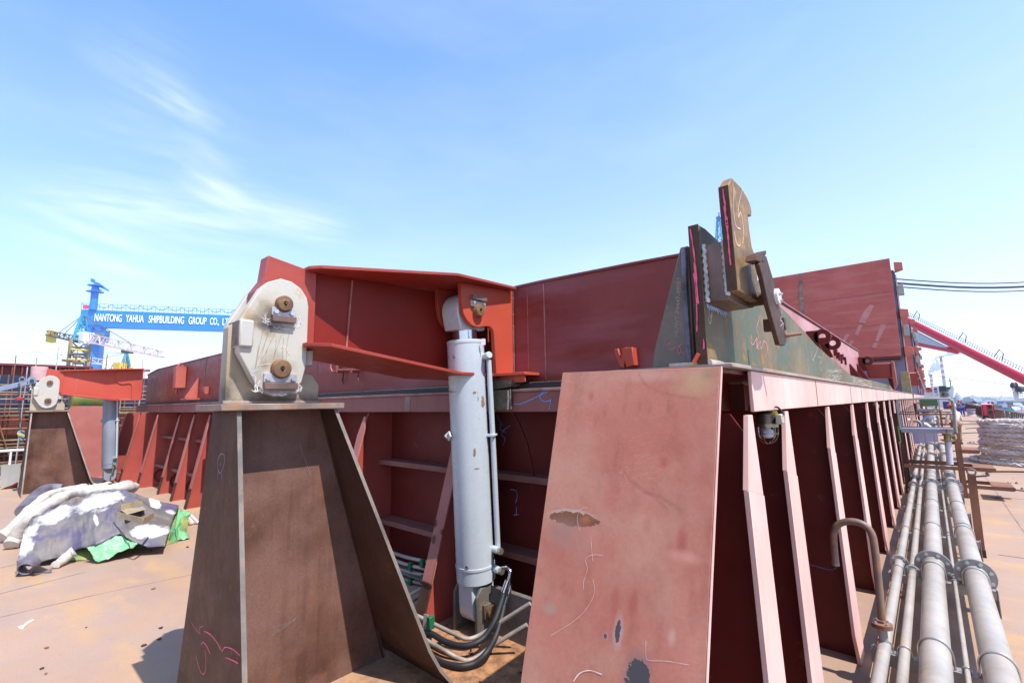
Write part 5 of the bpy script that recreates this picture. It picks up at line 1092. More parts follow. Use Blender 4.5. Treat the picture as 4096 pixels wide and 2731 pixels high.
# riser with valve
rs = thing('valve_riser', 'thick grey riser pipe with brass valve head right of the pipe run', 'valve', (.27, 13.2, 0))
cr = lambda a, c: hit('c', a, c, Y=13.4)
b0, b1 = cr(785, 800), cr(762, 560); mb = MB(); mb.tube([b0, b1], .055, 20); mb.build('riser_pipe', steel('silver_violet_paint', (.46, .45, .55), .1, (.58, .57, .66), rough=.3, metal=.2), rs)
mb = MB(); mb.lathe(b1, (0, 0, 1), [(0, .09), (.02, .09), (.021, .12), (.035, .12), (.036, .06), (.13, .055), (.15, .08), (.17, .08)], 24); mb.lathe(b1 + Vector((0, 0, .10)), (1, -.3, 0), [(0, .035), (.12, .035), (.121, .05), (.14, .05)], 14); mb.build('valve_body', steel('valve_brass', (.25, .19, .10), .2, (.36, .27, .14), rough=.5, metal=.4, scale=4), rs)
mb = MB(); mb.tube([b1 + Vector((math.cos(rad(a)) * .09, math.sin(rad(a)) * .09, .24)) for a in range(0, 360, 20)], .012, 6, closed=True); mb.tube([b1 + Vector((0, 0, .15)), b1 + Vector((0, 0, .24))], .012, 6); mb.bar(b1 + Vector((-.09, 0, .24)), b1 + Vector((.09, 0, .24)), .015, .015); mb.build('hand_wheel', rust_mat, rs)
# angle post with ring
ap = thing('eye_post', 'rusty upright angle bar with a pale ring on its top, standing right of the pipes', 'post', (.33, 9.3, 0))
ya = 9.33; t0 = hit('c', 1005, 905, Y=ya - .1); b0 = hit('p', 985, 560, Y=ya); b0.z = max(b0.z, .1)
mb = MB(); mb.bar(t0, b0, .085, .012, (0, 1, 0)); mb.bar(t0 + Vector((.04, .03, 0)), b0 + Vector((.04, .03, 0)), .012, .06, (0, 1, 0)); mb.build('angle_bar', rust_mat, ap)
mb = MB(); mb.box((b0.x - .02, ya - .03, 0), (b0.x + .05, ya + .03, b0.z)); mb.build('foot', D.materials['flame_cut_steel'], ap)
mb = MB(); tc = hit('c', 1008, 880, Y=ya - .1); mb.tube([tc + Vector((math.cos(rad(a)) * .045, 0, math.sin(rad(a)) * .038)) for a in range(0, 360, 18)], .011, 8, closed=True); mb.build('ring', cut_edge, ap)
# oval manhole covers
def manhole(c, rx, ry, label):
    t_ = thing('manhole_cover', label, 'manhole', c, 'oval bolted manhole covers on the deck')
    mb = MB(); mb.prism([(c[0] + rx * math.cos(rad(a)), c[1] + ry * math.sin(rad(a)), .0) for a in range(0, 360, 10)], (0, 0, .035)); mb.build('cover_plate', deck_mat, t_, bevel=.006)
    mb = MB()
    for a in range(0, 360, 18): mb.bolt((c[0] + rx * .88 * math.cos(rad(a)), c[1] + ry * .88 * math.sin(rad(a)), .035), (0, 0, 1), .028, .03)
    mb.build('cover_bolts', cut_edge, t_)
    mb = MB(); mb.tube([(c[0] - .2, c[1] - .1, .035), (c[0] - .2, c[1] - .1, .10), (c[0] + .2, c[1] - .1, .10), (c[0] + .2, c[1] - .1, .035)], .014, 8); mb.build('handle', cut_edge, t_)
manhole((1.80, 16.65, 0), .78, .66, 'oval bolted manhole cover on the deck at the right edge, nearest one')
manhole((1.9, 26.9, 0), .8, .6, 'oval bolted manhole cover just beyond the rope coil, second one'); manhole((1.9, 30.8, 0), .8, .6, 'oval bolted manhole cover farthest from the camera, near the kneeling worker')
p = hit('c', 1320, 1155, Z=0); mb = MB(); mb.prism([(p.x - .16, p.y, 0), (p.x - .05, p.y + .12, 0), (p.x + .12, p.y + .05, 0), (p.x + .15, p.y - .06, 0), (p.x, p.y - .05, 0), (p.x - .05, p.y - .14, 0)], (0, 0, .008)); tag(mb.build('rust_flake', D.materials['flame_cut_steel']), 'dark flat scrap lying on the deck right of the ringed post', 'scrap')

rr = random.Random(77)
for i in range(34):
    p = Vector((rr.uniform(-9.5, -4.9), rr.uniform(-.6, 3.0), .004)) if i < 22 else Vector((rr.uniform(.6, 2.6), rr.uniform(7, 20), .004)); s_ = rr.uniform(.010, .028)
    mb = MB(); mb.prism([p + Vector((math.cos(a) * s_ * rr.uniform(.6, 1.3), math.sin(a) * s_ * rr.uniform(.5, 1.2), 0)) for a in (0, 1.1, 2.2, 3.4, 4.4, 5.4)], (0, 0, s_ * .35)); tag(mb.build('scrap_chip', D.materials['flame_cut_steel'] if i % 3 else D.materials['rusty_brown_paint']), 'tiny dark chip of scrap lying loose on the open deck', 'debris', 'tiny scrap chips on the open deck')
# ------------------------------------------------------------------ mooring rope coil
rope_mat = steel('mooring_rope', (.52, .43, .39), .12, (.64, .56, .52), rough=.8, streak=0, scale=3, bump=.3, rust=.05, rustcol=(.38, .28, .26), wash=.12, washcol=(.46, .34, .40))
rc = thing('mooring_rope', 'tall coil of thick pale plaited mooring rope on the deck at the right edge', 'rope coil', (2.62, 22.9, 0))
def plait(mb, path, r_off=.034, r_s=.032, pitch=.52, n=5):
    L = [0]
    for i in range(1, len(path)): L.append(L[-1] + (path[i] - path[i - 1]).length)
    m = len(path)
    for k in range(6):
        s_ = 1 if k < 3 else -1; ph = (k % 3) * math.pi * 2 / 3; pts = []
        for i, p in enumerate(path):
            tg = (path[min(i + 1, m - 1)] - path[max(i - 1, 0)]).normalized(); sd_ = tg.cross(Vector((0, 0, 1))).normalized(); up = sd_.cross(tg)
            an = s_ * 2 * math.pi * L[i] / pitch + ph; ro = r_off + .012 * math.sin(4 * math.pi * L[i] / pitch + (0 if s_ > 0 else math.pi))
            pts.append(p + sd_ * math.cos(an) * ro + up * math.sin(an) * ro)
        mb.tube(pts, r_s, n, cap=False)
for k in range(10):
    rr = random.Random(k); R0 = 1.50 + .05 * rr.uniform(-1, 1) - .01 * k; dz = .125 * k; ph = rr.random() * 6
    path = [Vector((2.62 + (R0 + .04 * math.sin(2 * a + ph)) * math.cos(a), 22.9 + (R0 + .04 * math.cos(3 * a + ph)) * math.sin(a), .07 + dz * 1.08 + .135 * (a - 1.2) / 6.28 + .018 * math.sin(3 * a + ph))) for a in [1.2 + 6.283 * i / 230 for i in range(231)]]
    mb = MB(); plait(mb, path); mb.build('rope_turn', rope_mat, rc)
path = [Vector((2.5 + 1.62 * math.cos(a), 22.85 + 1.62 * math.sin(a), .06)) for a in [2.6 + 2.6 * i / 100 for i in range(101)]]
mb = MB(); plait(mb, path); mb.build('rope_turn', rope_mat, rc)
for j in range(9):
    path = [Vector((2.62 + (1.38 - .15 * j * .6) * math.cos(a), 22.9 + (1.38 - .15 * j * .6) * math.sin(a), 1.22 - .03 * j)) for a in [6.283 * i / 110 for i in range(111)]]
    if j < 4: mb = MB(); plait(mb, path, pitch=.34, n=4); mb.build('rope_turn', rope_mat, rc)
# ------------------------------------------------------------------ further coamings
def coam_kids(o_):
    return [c for c in kids(o_) if not any(k in c.name for k in ('chalk', 'scratch', 'burnt', 'landing', 'weld_bead', 'knee', 'seal', 'end_', 'corner', 'foot', 'collar', 'stiff')) and not (c.name.startswith('stay') and c.location.x == 0 and 0)]
def dup_coaming(y, label):
    r = coam.copy(); COL.objects.link(r); r.location = Vector(coam.location) + Vector((0, y, 0)); r['label'] = label
    for ch in coam_kids(coam):
        if min((v.co.x for v in ch.data.vertices)) < -2.2: continue      # end stays stay with the near hatch
        copy_tree(ch, r)
    return r
dup_coaming(35.0, 'second hatch coaming along, its stays seen beyond the nearest one'); dup_coaming(70.5, 'farthest hatch coaming, close to the white deckhouse')
# ------------------------------------------------------------------ opened hatch covers standing on end
panel_mat = steel('standing_panel_primer', (.35, .066, .052), .10, (.39, .09, .072), rough=.5, spec=.3, streak=.03, wash=.40, washcol=(.42, .19, .17), scratch=.3, bump=.04, scale=.6)
violet = steel('violet_grey_panel', (.17, .14, .20), .1, (.22, .18, .25), rough=.5, streak=.1)
def panel(y, x1, z0, z1, label, detail=False):
    t_ = thing('standing_hatch_cover', label, 'hatch cover', (x1 - 9, y, z0), 'hatch covers standing open'); t_.rotation_euler = (rad(-5), 0, 0)
    k = (z1 - z0) / 5.6
    mb = MB(); mb.box((x1 - 18.6, y, z0), (x1, y + .30, z1)); mb.build('outer_panel', panel_mat, t_)
    mb = MB(); mb.box((x1 - 18.4, y + .75, 2.5), (x1 + .1, y + 1.15, z1 - .5 * k)); mb.build('inner_panel', violet, t_)
    mb = MB(); mb.box((x1 + .102, y + .76, 2.5), (x1 + .14, y + .95, z1 - .6 * k)); mb.box((x1 + .102, y + .96, 2.5), (x1 + .12, y + 1.15, z1 - .6 * k)); mb.build('edge_seal', black_rubber, t_)
    mb = MB(); mb.box((x1 + .15, y + .72, 2.6), (x1 + .20, y + .80, z1 - .8 * k)); mb.build('edge_trim', primer_sunlit, t_)
    for u in (.10, .48, .97):
        zz = z0 + (z1 - z0) * u; mb = MB(); mb.prism([(x1 + .15, y + .3, zz), (x1 + .52 * k, y + .3, zz - .08), (x1 + .52 * k, y + .3, zz - .42 * k), (x1 + .15, y + .3, zz - .52 * k)], (0, .5, 0)); mb.build('hinge_bracket', fitA, t_, bevel=.01)
    for u in (.28, .7):
        zz = z0 + (z1 - z0) * (1 - u) ; mb = MB(); mb.box((x1 + .21, y + .5, zz - .5 * k), (x1 + .45 * k, y + .8, zz + .1)); mb.build('grey_fitting', galv, t_, bevel=.01)
    for u in (.33, .66):
        mb = MB(); mb.box((x1 - 18.5, y - .008, z0 + (z1 - z0) * u), (x1 - .02, y - .001, z0 + (z1 - z0) * u + .02)); mb.build('seam_weld', weld_red, t_)
    if detail:
        pr = lambda a, c: hit('r', a, c, Y=y - .012)
        mb = MB(); mb.prism([pr(418, 180), pr(432, 235), pr(442, 300), pr(450, 420), pr(458, 540), pr(460, 625), pr(432, 625), pr(420, 500), pr(412, 380), pr(408, 250)], (0, .008, 0)); mb.build('burnt_joint', D.materials['burnt_brown_primer'], t_)
        pt = plain('repair_primer', (.40, .16, .14), .6)
        for pp in (((1030, 460), (1060, 470), (1020, 560), (985, 625), (930, 618), (950, 560), (990, 500)), ((930, 635), (965, 640), (925, 730), (895, 722)), ((1125, 628), (1165, 645), (1130, 720), (1100, 782), (1072, 776), (1100, 690)),
                   ((1060, 795), (1095, 790), (1080, 840), (1045, 835)), ((825, 715), (852, 720), (800, 810), (770, 805)), ((862, 775), (890, 778), (850, 845), (822, 838))):
            mb = MB(); mb.prism([pr(*q) for q in pp], (0, .006, 0)); mb.build('paint_patch', pt, t_)
        mb = MB(); mb.prism([hit('V', 800, 60, Y=y), hit('V', 1480, 8, Y=y), hit('V', 1500, 30, Y=y + .3), hit('V', 1500, 70, Y=y + .5), hit('V', 840, 110, Y=y + .5)][:2] + [hit('V', 1480, 60, Y=y), hit('V', 830, 105, Y=y)], (0, .7, 0)); mb.build('bottom_lip', primer, t_)
    return t_
y0p = -.9 / ray(*pix('r', 1250, 450)).x * ray(*pix('r', 1250, 450)).y
tr = hit('r', 1197, 50, Y=y0p); brr = hit('r', 1292, 905, Y=y0p)
panel(y0p, (tr.x + brr.x) / 2, brr.z, tr.z, 'largest standing open hatch cover, dark red with pale paint patches', True)
for (fa, ca, fb, cb, lab) in ((365, 345, 470, 1330, 'second standing hatch cover along, partly behind the largest'), (420, 505, 460, 900, 'third standing hatch cover, a narrow strip behind the second'), (522, 832, 560, 1110, 'fourth standing hatch cover, lower in the picture'), (580, 1125, 600, 1350, 'fifth standing hatch cover, only its bracketed edge showing'), (605, 1215, 625, 1400, 'farthest standing hatch cover before the chimneys')):
    v = ray(*pix('Y', fa, ca)); k = (10.2 - 2.2) / v.z; p_ = EYE + v * k
    panel(p_.y, p_.x, 4.4, 10.2, lab)
mb = MB(); mb.prism([(-1.1, 33.5, 2.38), (-1.1, 33.9, 3.6), (-1.1, 34.3, 3.6), (-1.1, 35.2, 2.38)], (.4, 0, 0)); tag(mb.build('stopper_block', green_steel, bevel=.02), 'triangular brown steel stopper on the coaming top by the large standing cover', 'stopper')
for i, (y, lab) in enumerate(((46, 'nearer'), (62, 'farther'))):
    bm = thing('cross_beam', 'red horizontal beam with end plate between the standing covers, %s one' % lab, 'beam', (-1, y, 3.5), 'beams between the standing covers')
    mb = MB(); mb.box((-3, y, 3.0), (-.5, y + .8, 4.0)); mb.build('beam_body', arm_mat, bm, bevel=.05); mb = MB(); mb.prism([(-.49, y, 4.1), (-.2, y, 2.5), (-.2, y + .9, 2.5), (-.49, y + .9, 4.1)], (.05, 0, 0)); mb.build('end_plate', primer_sunlit, bm)

# ------------------------------------------------------------------ people
skin_m = plain('skin', (.42, .22, .14), .6)
def chain(name, joints, edges, mat, parent, sub=2):
    me = D.meshes.new(name); w0 = WL(parent)
    me.from_pydata([Vector(p) for p, r in joints], edges, []); me.materials.append(mat)
    o_ = D.objects.new(name, me); COL.objects.link(o_); o_.parent = parent
    s_ = o_.modifiers.new('skin', 'SKIN'); s_.use_smooth_shade = True
    for i, (p, r) in enumerate(joints): me.skin_vertices[0].data[i].radius = (r, r) if not isinstance(r, tuple) else r
    me.skin_vertices[0].data[0].use_root = True
    u = o_.modifiers.new('sub', 'SUBSURF'); u.levels = sub; u.render_levels = sub
    return o_
def person(pos, yaw, label, helmet, shirt, trousers, bend=0.0, hands=((.25, .35, 1.0), (-.25, .35, 1.0)), crouch=0.0, group='workers on deck', step=.0, scale=1.0):
    """standing figure facing local +Y; bend = forward lean of the trunk (radians); hands = wrist positions"""
    t_ = thing('person', label, 'person', pos, group); t_.rotation_euler = (0, 0, yaw); t_.scale = (scale,) * 3
    hp = Vector((0, -.22 * math.sin(bend) - .25 * crouch, .93 - .45 * crouch))
    up = Vector((0, math.sin(bend), math.cos(bend))); 
    ch = hp + up * .36; nk = hp + up * .54; hd = nk + (up * .6 + Vector((0, .25, .55))).normalized() * .17
    J = [(hp, .13), (hp + up * .18, (.145, .11)), (ch, (.17, .12)), (nk, .055), (hd, .088), (hd + Vector((0, .01, .08)), .075)]; E_ = [(0, 1), (1, 2), (2, 3), (3, 4), (4, 5)]
    def limb(a, pts):
        k = a
        for p, r in pts: J.append((Vector(p), r)); E_.append((k, len(J) - 1)); k = len(J) - 1
        return k
    feet = []
    for s_ in (1, -1):
        hx_ = Vector((s_ * .10, 0, hp.z - .03)) + Vector((0, hp.y, 0)); ft = Vector((s_ * .12, s_ * step, .08)); kn = (hx_ + ft) / 2 + Vector((0, .04 + .45 * crouch, .02))
        feet.append((hx_, kn, ft)); limb(0, [(hx_, .095), (kn, .065), (ft, .045), (ft + Vector((0, .14, -.045)), .04)])
    arms = []
    for s_, h_ in zip((1, -1), hands):
        sh = ch + Vector((s_ * .19, 0, 0)) + up * .08; w_ = Vector(h_); el = (sh + w_) / 2 + Vector((s_ * .10, -.10, -.08))
        arms.append((sh, el, w_)); limb(2, [(sh, .062), (el, .044), (w_, .030)])
    body = chain('body', J, E_, skin_m, t_)
    for (sh, el, w_), s_ in zip(arms, (1, -1)):
        d_ = (w_ - el).normalized(); sd_ = Vector((0, 0, 1)).cross(d_); sd_ = sd_.normalized() if sd_.length > .1 else Vector((1, 0, 0)); pal = w_ + d_ * .05
        HJ = [(w_, .024), (pal, (.036, .018))]; HE = [(0, 1)]
        for j in range(4):
            b_ = pal + sd_ * (.027 - .018 * j) + d_ * .035; L_ = (.07, .08, .075, .06)[j]
            k = len(HJ); HJ += [(b_, .010), (b_ + d_ * L_ * .5 + Vector((0, 0, -.01)), .009), (b_ + d_ * L_ * .8 + Vector((0, 0, -.035)), .007)]; HE += [(1, k), (k, k + 1), (k + 1, k + 2)]
        k = len(HJ); HJ += [(pal + sd_ * .045 - d_ * .01, .011), (pal + sd_ * .06 + d_ * .035, .009)]; HE += [(1, k), (k, k + 1)]
        chain('hand', HJ, HE, skin_m, t_, 1)
    # clothes
    SJ = [(hp - up * .02, .145), (hp + up * .2, (.17, .13)), (ch, (.20, .145)), (ch + up * .10, (.15, .11)), (nk - up * .02, .065)]; SE = [(0, 1), (1, 2), (2, 3), (3, 4)]
    for sh, el, w_ in arms:
        k = len(SJ); SJ += [(sh, .085), (el, .066), (w_ - (w_ - el).normalized() * .03, .05)]; SE += [(2, k), (k, k + 1), (k + 1, k + 2)]
    chain('shirt', SJ, SE, shirt, t_)
    TJ = [(hp + up * .04, .15)]; TE = []
    for a, k_, f_ in feet:
        k = len(TJ); TJ += [(a - Vector((0, 0, .04)), .115), (k_, .09), (f_ + Vector((0, 0, .02)), .072)]; TE += [(0, k), (k, k + 1), (k + 1, k + 2)]
    chain('trousers', TJ, TE, trousers, t_)
    for a, k_, f_ in feet:
        mb = MB(); w0 = WL(t_); mb.prism([w0 + f_ + Vector((x, y, -.08)) for x, y in ((-.045, -.07), (.045, -.07), (.05, .10), (.03, .19), (-.03, .19), (-.05, .10))], (0, 0, .09)); mb.build('boot', black_rubber, t_, bevel=.015)
    w0 = WL(t_); hc = w0 + hd + Vector((0, .01, .05)); ha = (up * .5 + Vector((0, 0, 1))).normalized()
    mb = MB(); mb.lathe(hc, ha, [(0, .155), (.01, .155), (.012, .128), (.06, .12), (.10, .09), (.125, .045), (.132, .002)], 24); mb.prism([hc + Vector((x, y, .0)) for x, y in ((-.09, .10), (.09, .10), (.05, .21), (-.05, .21))], (0, 0, .012)); mb.build('helmet', helmet, t_)
    face = hd + Vector((0, .085, 0)); mb = MB(); mb.lathe(w0 + face + Vector((0, .0, -.01)), (0, 1, -.3), [(0, .018), (.02, .012), (.026, .004)], 8); mb.build('nose', skin_m, t_)
    for s_ in (1, -1):
        mb = MB(); mb.lathe(w0 + hd + Vector((s_ * .033, .078, .012)), (0, 1, 0), [(0, .012), (.008, .008), (.010, .002)], 8); mb.build('eye', black_rubber, t_)
        mb = MB(); mb.lathe(w0 + hd + Vector((s_ * .088, -.005, -.01)), (s_, 0, 0), [(-.01, .024), (.008, .026), (.014, .015)], 10); mb.build('ear', skin_m, t_)
    mb = MB(); mb.box(w0 + hd + Vector((-.022, .078, -.052)), w0 + hd + Vector((.022, .090, -.046))); mb.build('mouth', plain('lips', (.25, .09, .07), .6) if 'lips' not in MATS else MATS['lips'], t_)
    mb = MB(); mb.lathe(w0 + hd + Vector((0, -.02, .0)), (0, 0, 1), [(-.045, .07), (-.02, .09), (.03, .096), (.06, .09)], 16); mb.build('hair', plain('black_hair', (.015, .012, .012), .6) if 'black_hair' not in MATS else MATS['black_hair'], t_)
    return t_
orange = plain('orange_helmet', (.78, .13, .02), .3); blueh = plain('blue_helmet', (.02, .20, .62), .3); whiteh = plain('white_helmet', (.75, .75, .75), .3)
cream_c = plain('cream_shirt_cloth', (.56, .50, .42), .9, scale=8, bump=.3); khaki = plain('khaki_cloth', (.20, .15, .08), .9, var=.4, scale=6, bump=.3); royal = plain('royal_blue_cloth', (.012, .05, .38), .8, scale=6, bump=.3)
navy = plain('navy_cloth', (.012, .022, .09), .85, scale=6, bump=.3); mauve = plain('mauve_brown_cloth', (.22, .17, .20), .85, scale=6, bump=.3); pale_blue = plain('pale_blue_cloth', (.28, .38, .55), .85)
def deckp(fr, a, c): p_ = hit(fr, a, c, Z=0); return (p_.x, p_.y, 0)
person(deckp('c', 870, 590), rad(35), 'person in cream shirt, khaki trousers and orange helmet, back to the camera, behind the steps', orange, cream_c, khaki, hands=((.22, .28, .95), (-.24, .22, .9)), bend=.12, scale=1.04)
person(deckp('W', 1215, 810), rad(-60), 'person in mauve jacket and orange helmet, leaning in beside the blue overall', orange, mauve, royal, hands=((.18, .42, 1.1), (-.18, .40, 1.05)), bend=.18)
person(deckp('W', 1275, 805), rad(160), 'person in royal blue overall and blue helmet, facing the camera', blueh, royal, royal, hands=((.2, .25, 1.05), (-.12, .3, 1.0)))
person(Vector(deckp('W', 1452, 684)), rad(-60), 'person in navy clothes and white helmet bending over the bulwark', whiteh, navy, navy, bend=.85, hands=((.2, .65, .95), (-.2, .6, .9)))
person((-.95, 24.4, 0), rad(-90), 'person with orange helmet half hidden between the coaming stays', orange, cream_c, khaki, hands=((.2, .3, 1.2), (-.2, .3, 1.2)), scale=1.08)
person((-.28, 36.5, 0), rad(80), 'person in pale blue clothes and blue helmet crouching by the pipes', blueh, pale_blue, pale_blue, bend=.5, crouch=.6, hands=((.2, .5, .7), (-.2, .5, .6)))

# ------------------------------------------------------------------ things on the side deck
pinkred = plain('bright_red_cabinet', (.72, .035, .07), .35)
cb0 = hit('W', 1700, 920, Z=0); cab = thing('switch_cabinet', 'bright red open-fronted electrical cabinet on four splayed legs', 'cabinet', (cb0.x, cb0.y, 0))
YB = cb0.y; wq = lambda a, c: hit('W', a, c, Y=YB)
x0, x1, z0, z1 = wq(1612, 700).x, wq(1798, 700).x, wq(1700, 798).z, wq(1700, 612).z; xm = wq(1692, 700).x
mb = MB()
for bx_ in (((x0, YB, z0), (x0 + .05, YB + 1.0, z1)), ((x1 - .05, YB, z0), (x1, YB + 1.0, z1)), ((x0, YB + .95, z0), (x1, YB + 1.0, z1)), ((x0, YB, z0), (x1, YB + 1.0, z0 + .05)), ((x0 - .02, YB - .05, z1), (x1 + .04, YB + 1.05, z1 + .06)), ((x0, YB, z0), (xm, YB + .04, z1))): mb.box(*bx_)
mb.build('cabinet_body', pinkred, cab, bevel=.01)
mb = MB(); mb.prism([(x0 - .06, YB - .06, z1 + .061), (x1 + .05, YB - .06, z1 + .061), (x1 - .05, YB + .5, z1 + .20), (x0 + .05, YB + .5, z1 + .20)], (0, .05, -.01)); mb.build('cabinet_roof', plain('pink_roof', (.72, .25, .28), .5), cab)
mb = MB(); mb.box((xm + .04, YB + .30, z0 + .08), (x1 - .06, YB + .34, z1 - .08)); ip = mb.build('switch_board', plain('tan_board', (.42, .36, .26), .7, var=.4, scale=9), cab)
for i in range(6): mb = MB(); mb.box((xm + .10 + .2 * (i % 2), YB + .24, z0 + .2 + .35 * (i // 2)), (xm + .24 + .2 * (i % 2), YB + .30, z0 + .42 + .35 * (i // 2))); mb.build('switch', dark_steel, ip)
for sx, sy in ((0, 0), (1, 0), (0, 1), (1, 1)):
    a_ = Vector((x0 + .1 + (x1 - x0 - .2) * sx, YB + .1 + .8 * sy, z0)); mb = MB(); mb.bar(a_, (a_.x + (.25 if sx else -.18), a_.y + (.2 if sy else -.2), 0), .06, .06); mb.build('leg', D.materials['flame_cut_steel'], cab)
p = hit('W', 1425, 800, Z=0); dm = thing('cable_drum', 'pale violet-grey round mooring bollard drum on the deck beyond the red cabinet', 'bollard', (p.x, p.y, 0))
r_ = .36; mb = MB(); mb.lathe((p.x, p.y, 0), (0, 0, 1), [(0, r_ * 1.35), (.05, r_ * 1.3), (.12, r_ * .95), (.4, r_ * .9), (.70, r_ * .95), (.72, r_ * 1.08), (.78, r_ * 1.08)], 28); mb.build('drum', plain('violet_grey_paint', (.42, .40, .48), .4), dm)
mb = MB(); mb.lathe((p.x, p.y, .35), (0, 0, 1), [(0, r_ * .92), (.03, r_ * 1.0), (.06, r_ * .92)], 28); mb.build('band', galv, dm)
# bulwark with open stanchions along the ship's side
bw_m = steel('bulwark_brown', (.17, .085, .07), .2, (.24, .13, .10), rough=.6, rust=.2, bump=.1)
bwk = thing('bulwark', 'dark red-brown bulwark along the ship side, solid far off and open bars nearer', 'bulwark', (4.2, 50, 0))
mb = MB(); mb.box((4.3, 66, .02), (4.36, 131, .96)); mb.build('solid_plate', bw_m, bwk)
mb = MB(); mb.box((4.22, 10, .96), (4.44, 131, 1.03)); mb.build('top_rail', bw_m, bwk); mb = MB(); mb.box((4.28, 10, .03), (4.38, 66, .12)); mb.build('foot_rail', bw_m, bwk)
y = 40.0
while y < 66: mb = MB(); mb.prism([(4.27, y, .02), (4.38, y, .96), (4.38, y + .30, .96), (4.27, y + .30, .02)], (.05, 0, 0)); mb.build('bar', bw_m, bwk); y += .95
for y in range(68, 130, 4): mb = MB(); mb.prism([(4.3, y, 0), (3.9, y, 0), (4.2, y, .95), (4.3, y, .95)], (0, .05, 0)); mb.build('bulwark_stay', bw_m, bwk)
hr = thing('deck_handrail', 'bent grey pipe handrail at the right edge beside the bulwark bars', 'handrail', (4.0, 45, 0))
for yo in (0, 3):
    P_ = lambda a, c: hit('W', a, c, X=3.9 + .1 * yo)
    mb = MB(); mb.tube(bez([Vector((4.0, 47 + yo, 0)), Vector((4.0, 47 + yo, .95)), Vector((4.0, 46.6 + yo, 1.1)), Vector((4.0, 36 + yo, 1.1)), Vector((4.0, 35.6 + yo, .9)), Vector((4.0, 35.6 + yo, 0))], 6), .045, 10); mb.build('rail_pipe', galv, hr)
# low handrail hoop, stool, pale bent pipes in the middle distance
lh = thing('pipe_hoop_rail', 'low grey hoop rail over the pipes beyond the nearest steps', 'handrail', (0, 25, 0))
q_ = lambda a, c, y=25.0: hit('W', a, c, Y=y)
mb = MB(); mb.tube(bez([q_(500, 800), q_(520, 778), q_(640, 770), q_(790, 775), q_(830, 810), q_(845, 900), q_(850, 1000)], 5), .035, 10); mb.build('hoop', galv, lh)
stl = thing('grating_stool', 'small grey grating stool standing on the pipes', 'stool', (0, 22, 0)); q_ = lambda a, c: hit('W', a, c, Y=22.0)
mb = MB(); a_, c_ = q_(575, 915), q_(735, 925)
for i in range(9): mb.box((a_.x + (c_.x - a_.x) * i / 8 - .01, 22, a_.z - .03), (a_.x + (c_.x - a_.x) * i / 8 + .01, 22.5, a_.z))
mb.box((a_.x - .02, 21.98, a_.z - .04), (c_.x + .02, 22.0, a_.z + .005)); mb.box((a_.x - .02, 22.5, a_.z - .04), (c_.x + .02, 22.52, a_.z + .005)); mb.build('grating', galv, stl)
for x_ in (a_.x, c_.x):
    for yy in (22.01, 22.49): mb = MB(); mb.bar((x_, yy, a_.z), (x_, yy, .45), .03, .03); mb.build('leg', galv, stl)
mb = MB(); q_ = lambda a, c: hit('W', a, c, Y=21.0); mb.tube(bez([q_(412, 905), q_(440, 885), q_(480, 885), q_(520, 915), q_(540, 950), q_(545, 1060)], 6), .04, 12); tag(mb.build('bent_pipe', galv), 'pale bent pipe curving beside the coaming stays in the middle distance', 'pipe')
mb = MB(); mb.tube(bez([q_(590, 935), q_(640, 950), q_(690, 990), q_(720, 1020)], 6), .05, 12); tag(mb.build('bent_pipe', white_paint), 'white curved pipe lying over the pale pipelines under the stool', 'pipe')
jn = thing('junction_manifold', 'grey cross pipe joining the two thick pipelines at their far end', 'pipe manifold', (0, 24.8, .34))
mb = MB(); mb.tube([(-.152, 24.3, .34), (-.152, 24.8, .34)], .1, 20); mb.tube([(-.152, 24.75, .345), (.172, 24.75, .345)], .095, 20); mb.tube([(.172, 24.3, .34), (.172, 24.8, .34)], .1, 20); mb.build('cross_pipe', galv, jn)
mb = MB(); mb.box((-.7, 25.5, .3), (.1, 25.52, .85)); tag(mb.build('screen_board', plain('pale_violet_board', (.40, .40, .52), .6)), 'pale violet board standing across the pipes under the step', 'board')
mb = MB(); mb.box((-.78, 20.2, 0), (-.62, 20.25, 1.15)); mb.box((-.78, 20.26, 0), (-.76, 20.5, 1.15)); tag(mb.build('box_column', D.materials['shaded_dark_steel'], bevel=.004), 'dark brown square steel column at the foot of the coaming stays', 'column')
# cluttered valve station near the deckhouse
rr = random.Random(21)
for i in range(12):
    y = 40 + i * 3.4; x_ = rr.uniform(-.45, .4); hgt = rr.uniform(.7, 1.7)
    t_ = thing('valve_stand', 'small valve stand on the pipes in the cluttered stretch before the deckhouse', 'valve', (x_, y, 0), 'valve stands before the deckhouse')
    mb = MB(); mb.tube([(x_, y, 0), (x_, y, hgt)], .05, 8); mb.lathe((x_, y, hgt * .55), (0, 0, 1), [(0, .13), (.05, .13), (.06, .08), (.2, .08), (.21, .13), (.25, .13)], 12); mb.build('stem', (galv, white_paint, rust_mat)[i % 3], t_)
    mb = MB(); mb.tube([(x_ + .16 * math.cos(rad(a)), y + .16 * math.sin(rad(a)), hgt) for a in range(0, 360, 30)], .02, 6, closed=True); mb.bar((x_ - .16, y, hgt), (x_ + .16, y, hgt), .02, .02); mb.build('hand_wheel', (rust_mat, MATS['yellow_tape'], galv)[i % 3], t_)
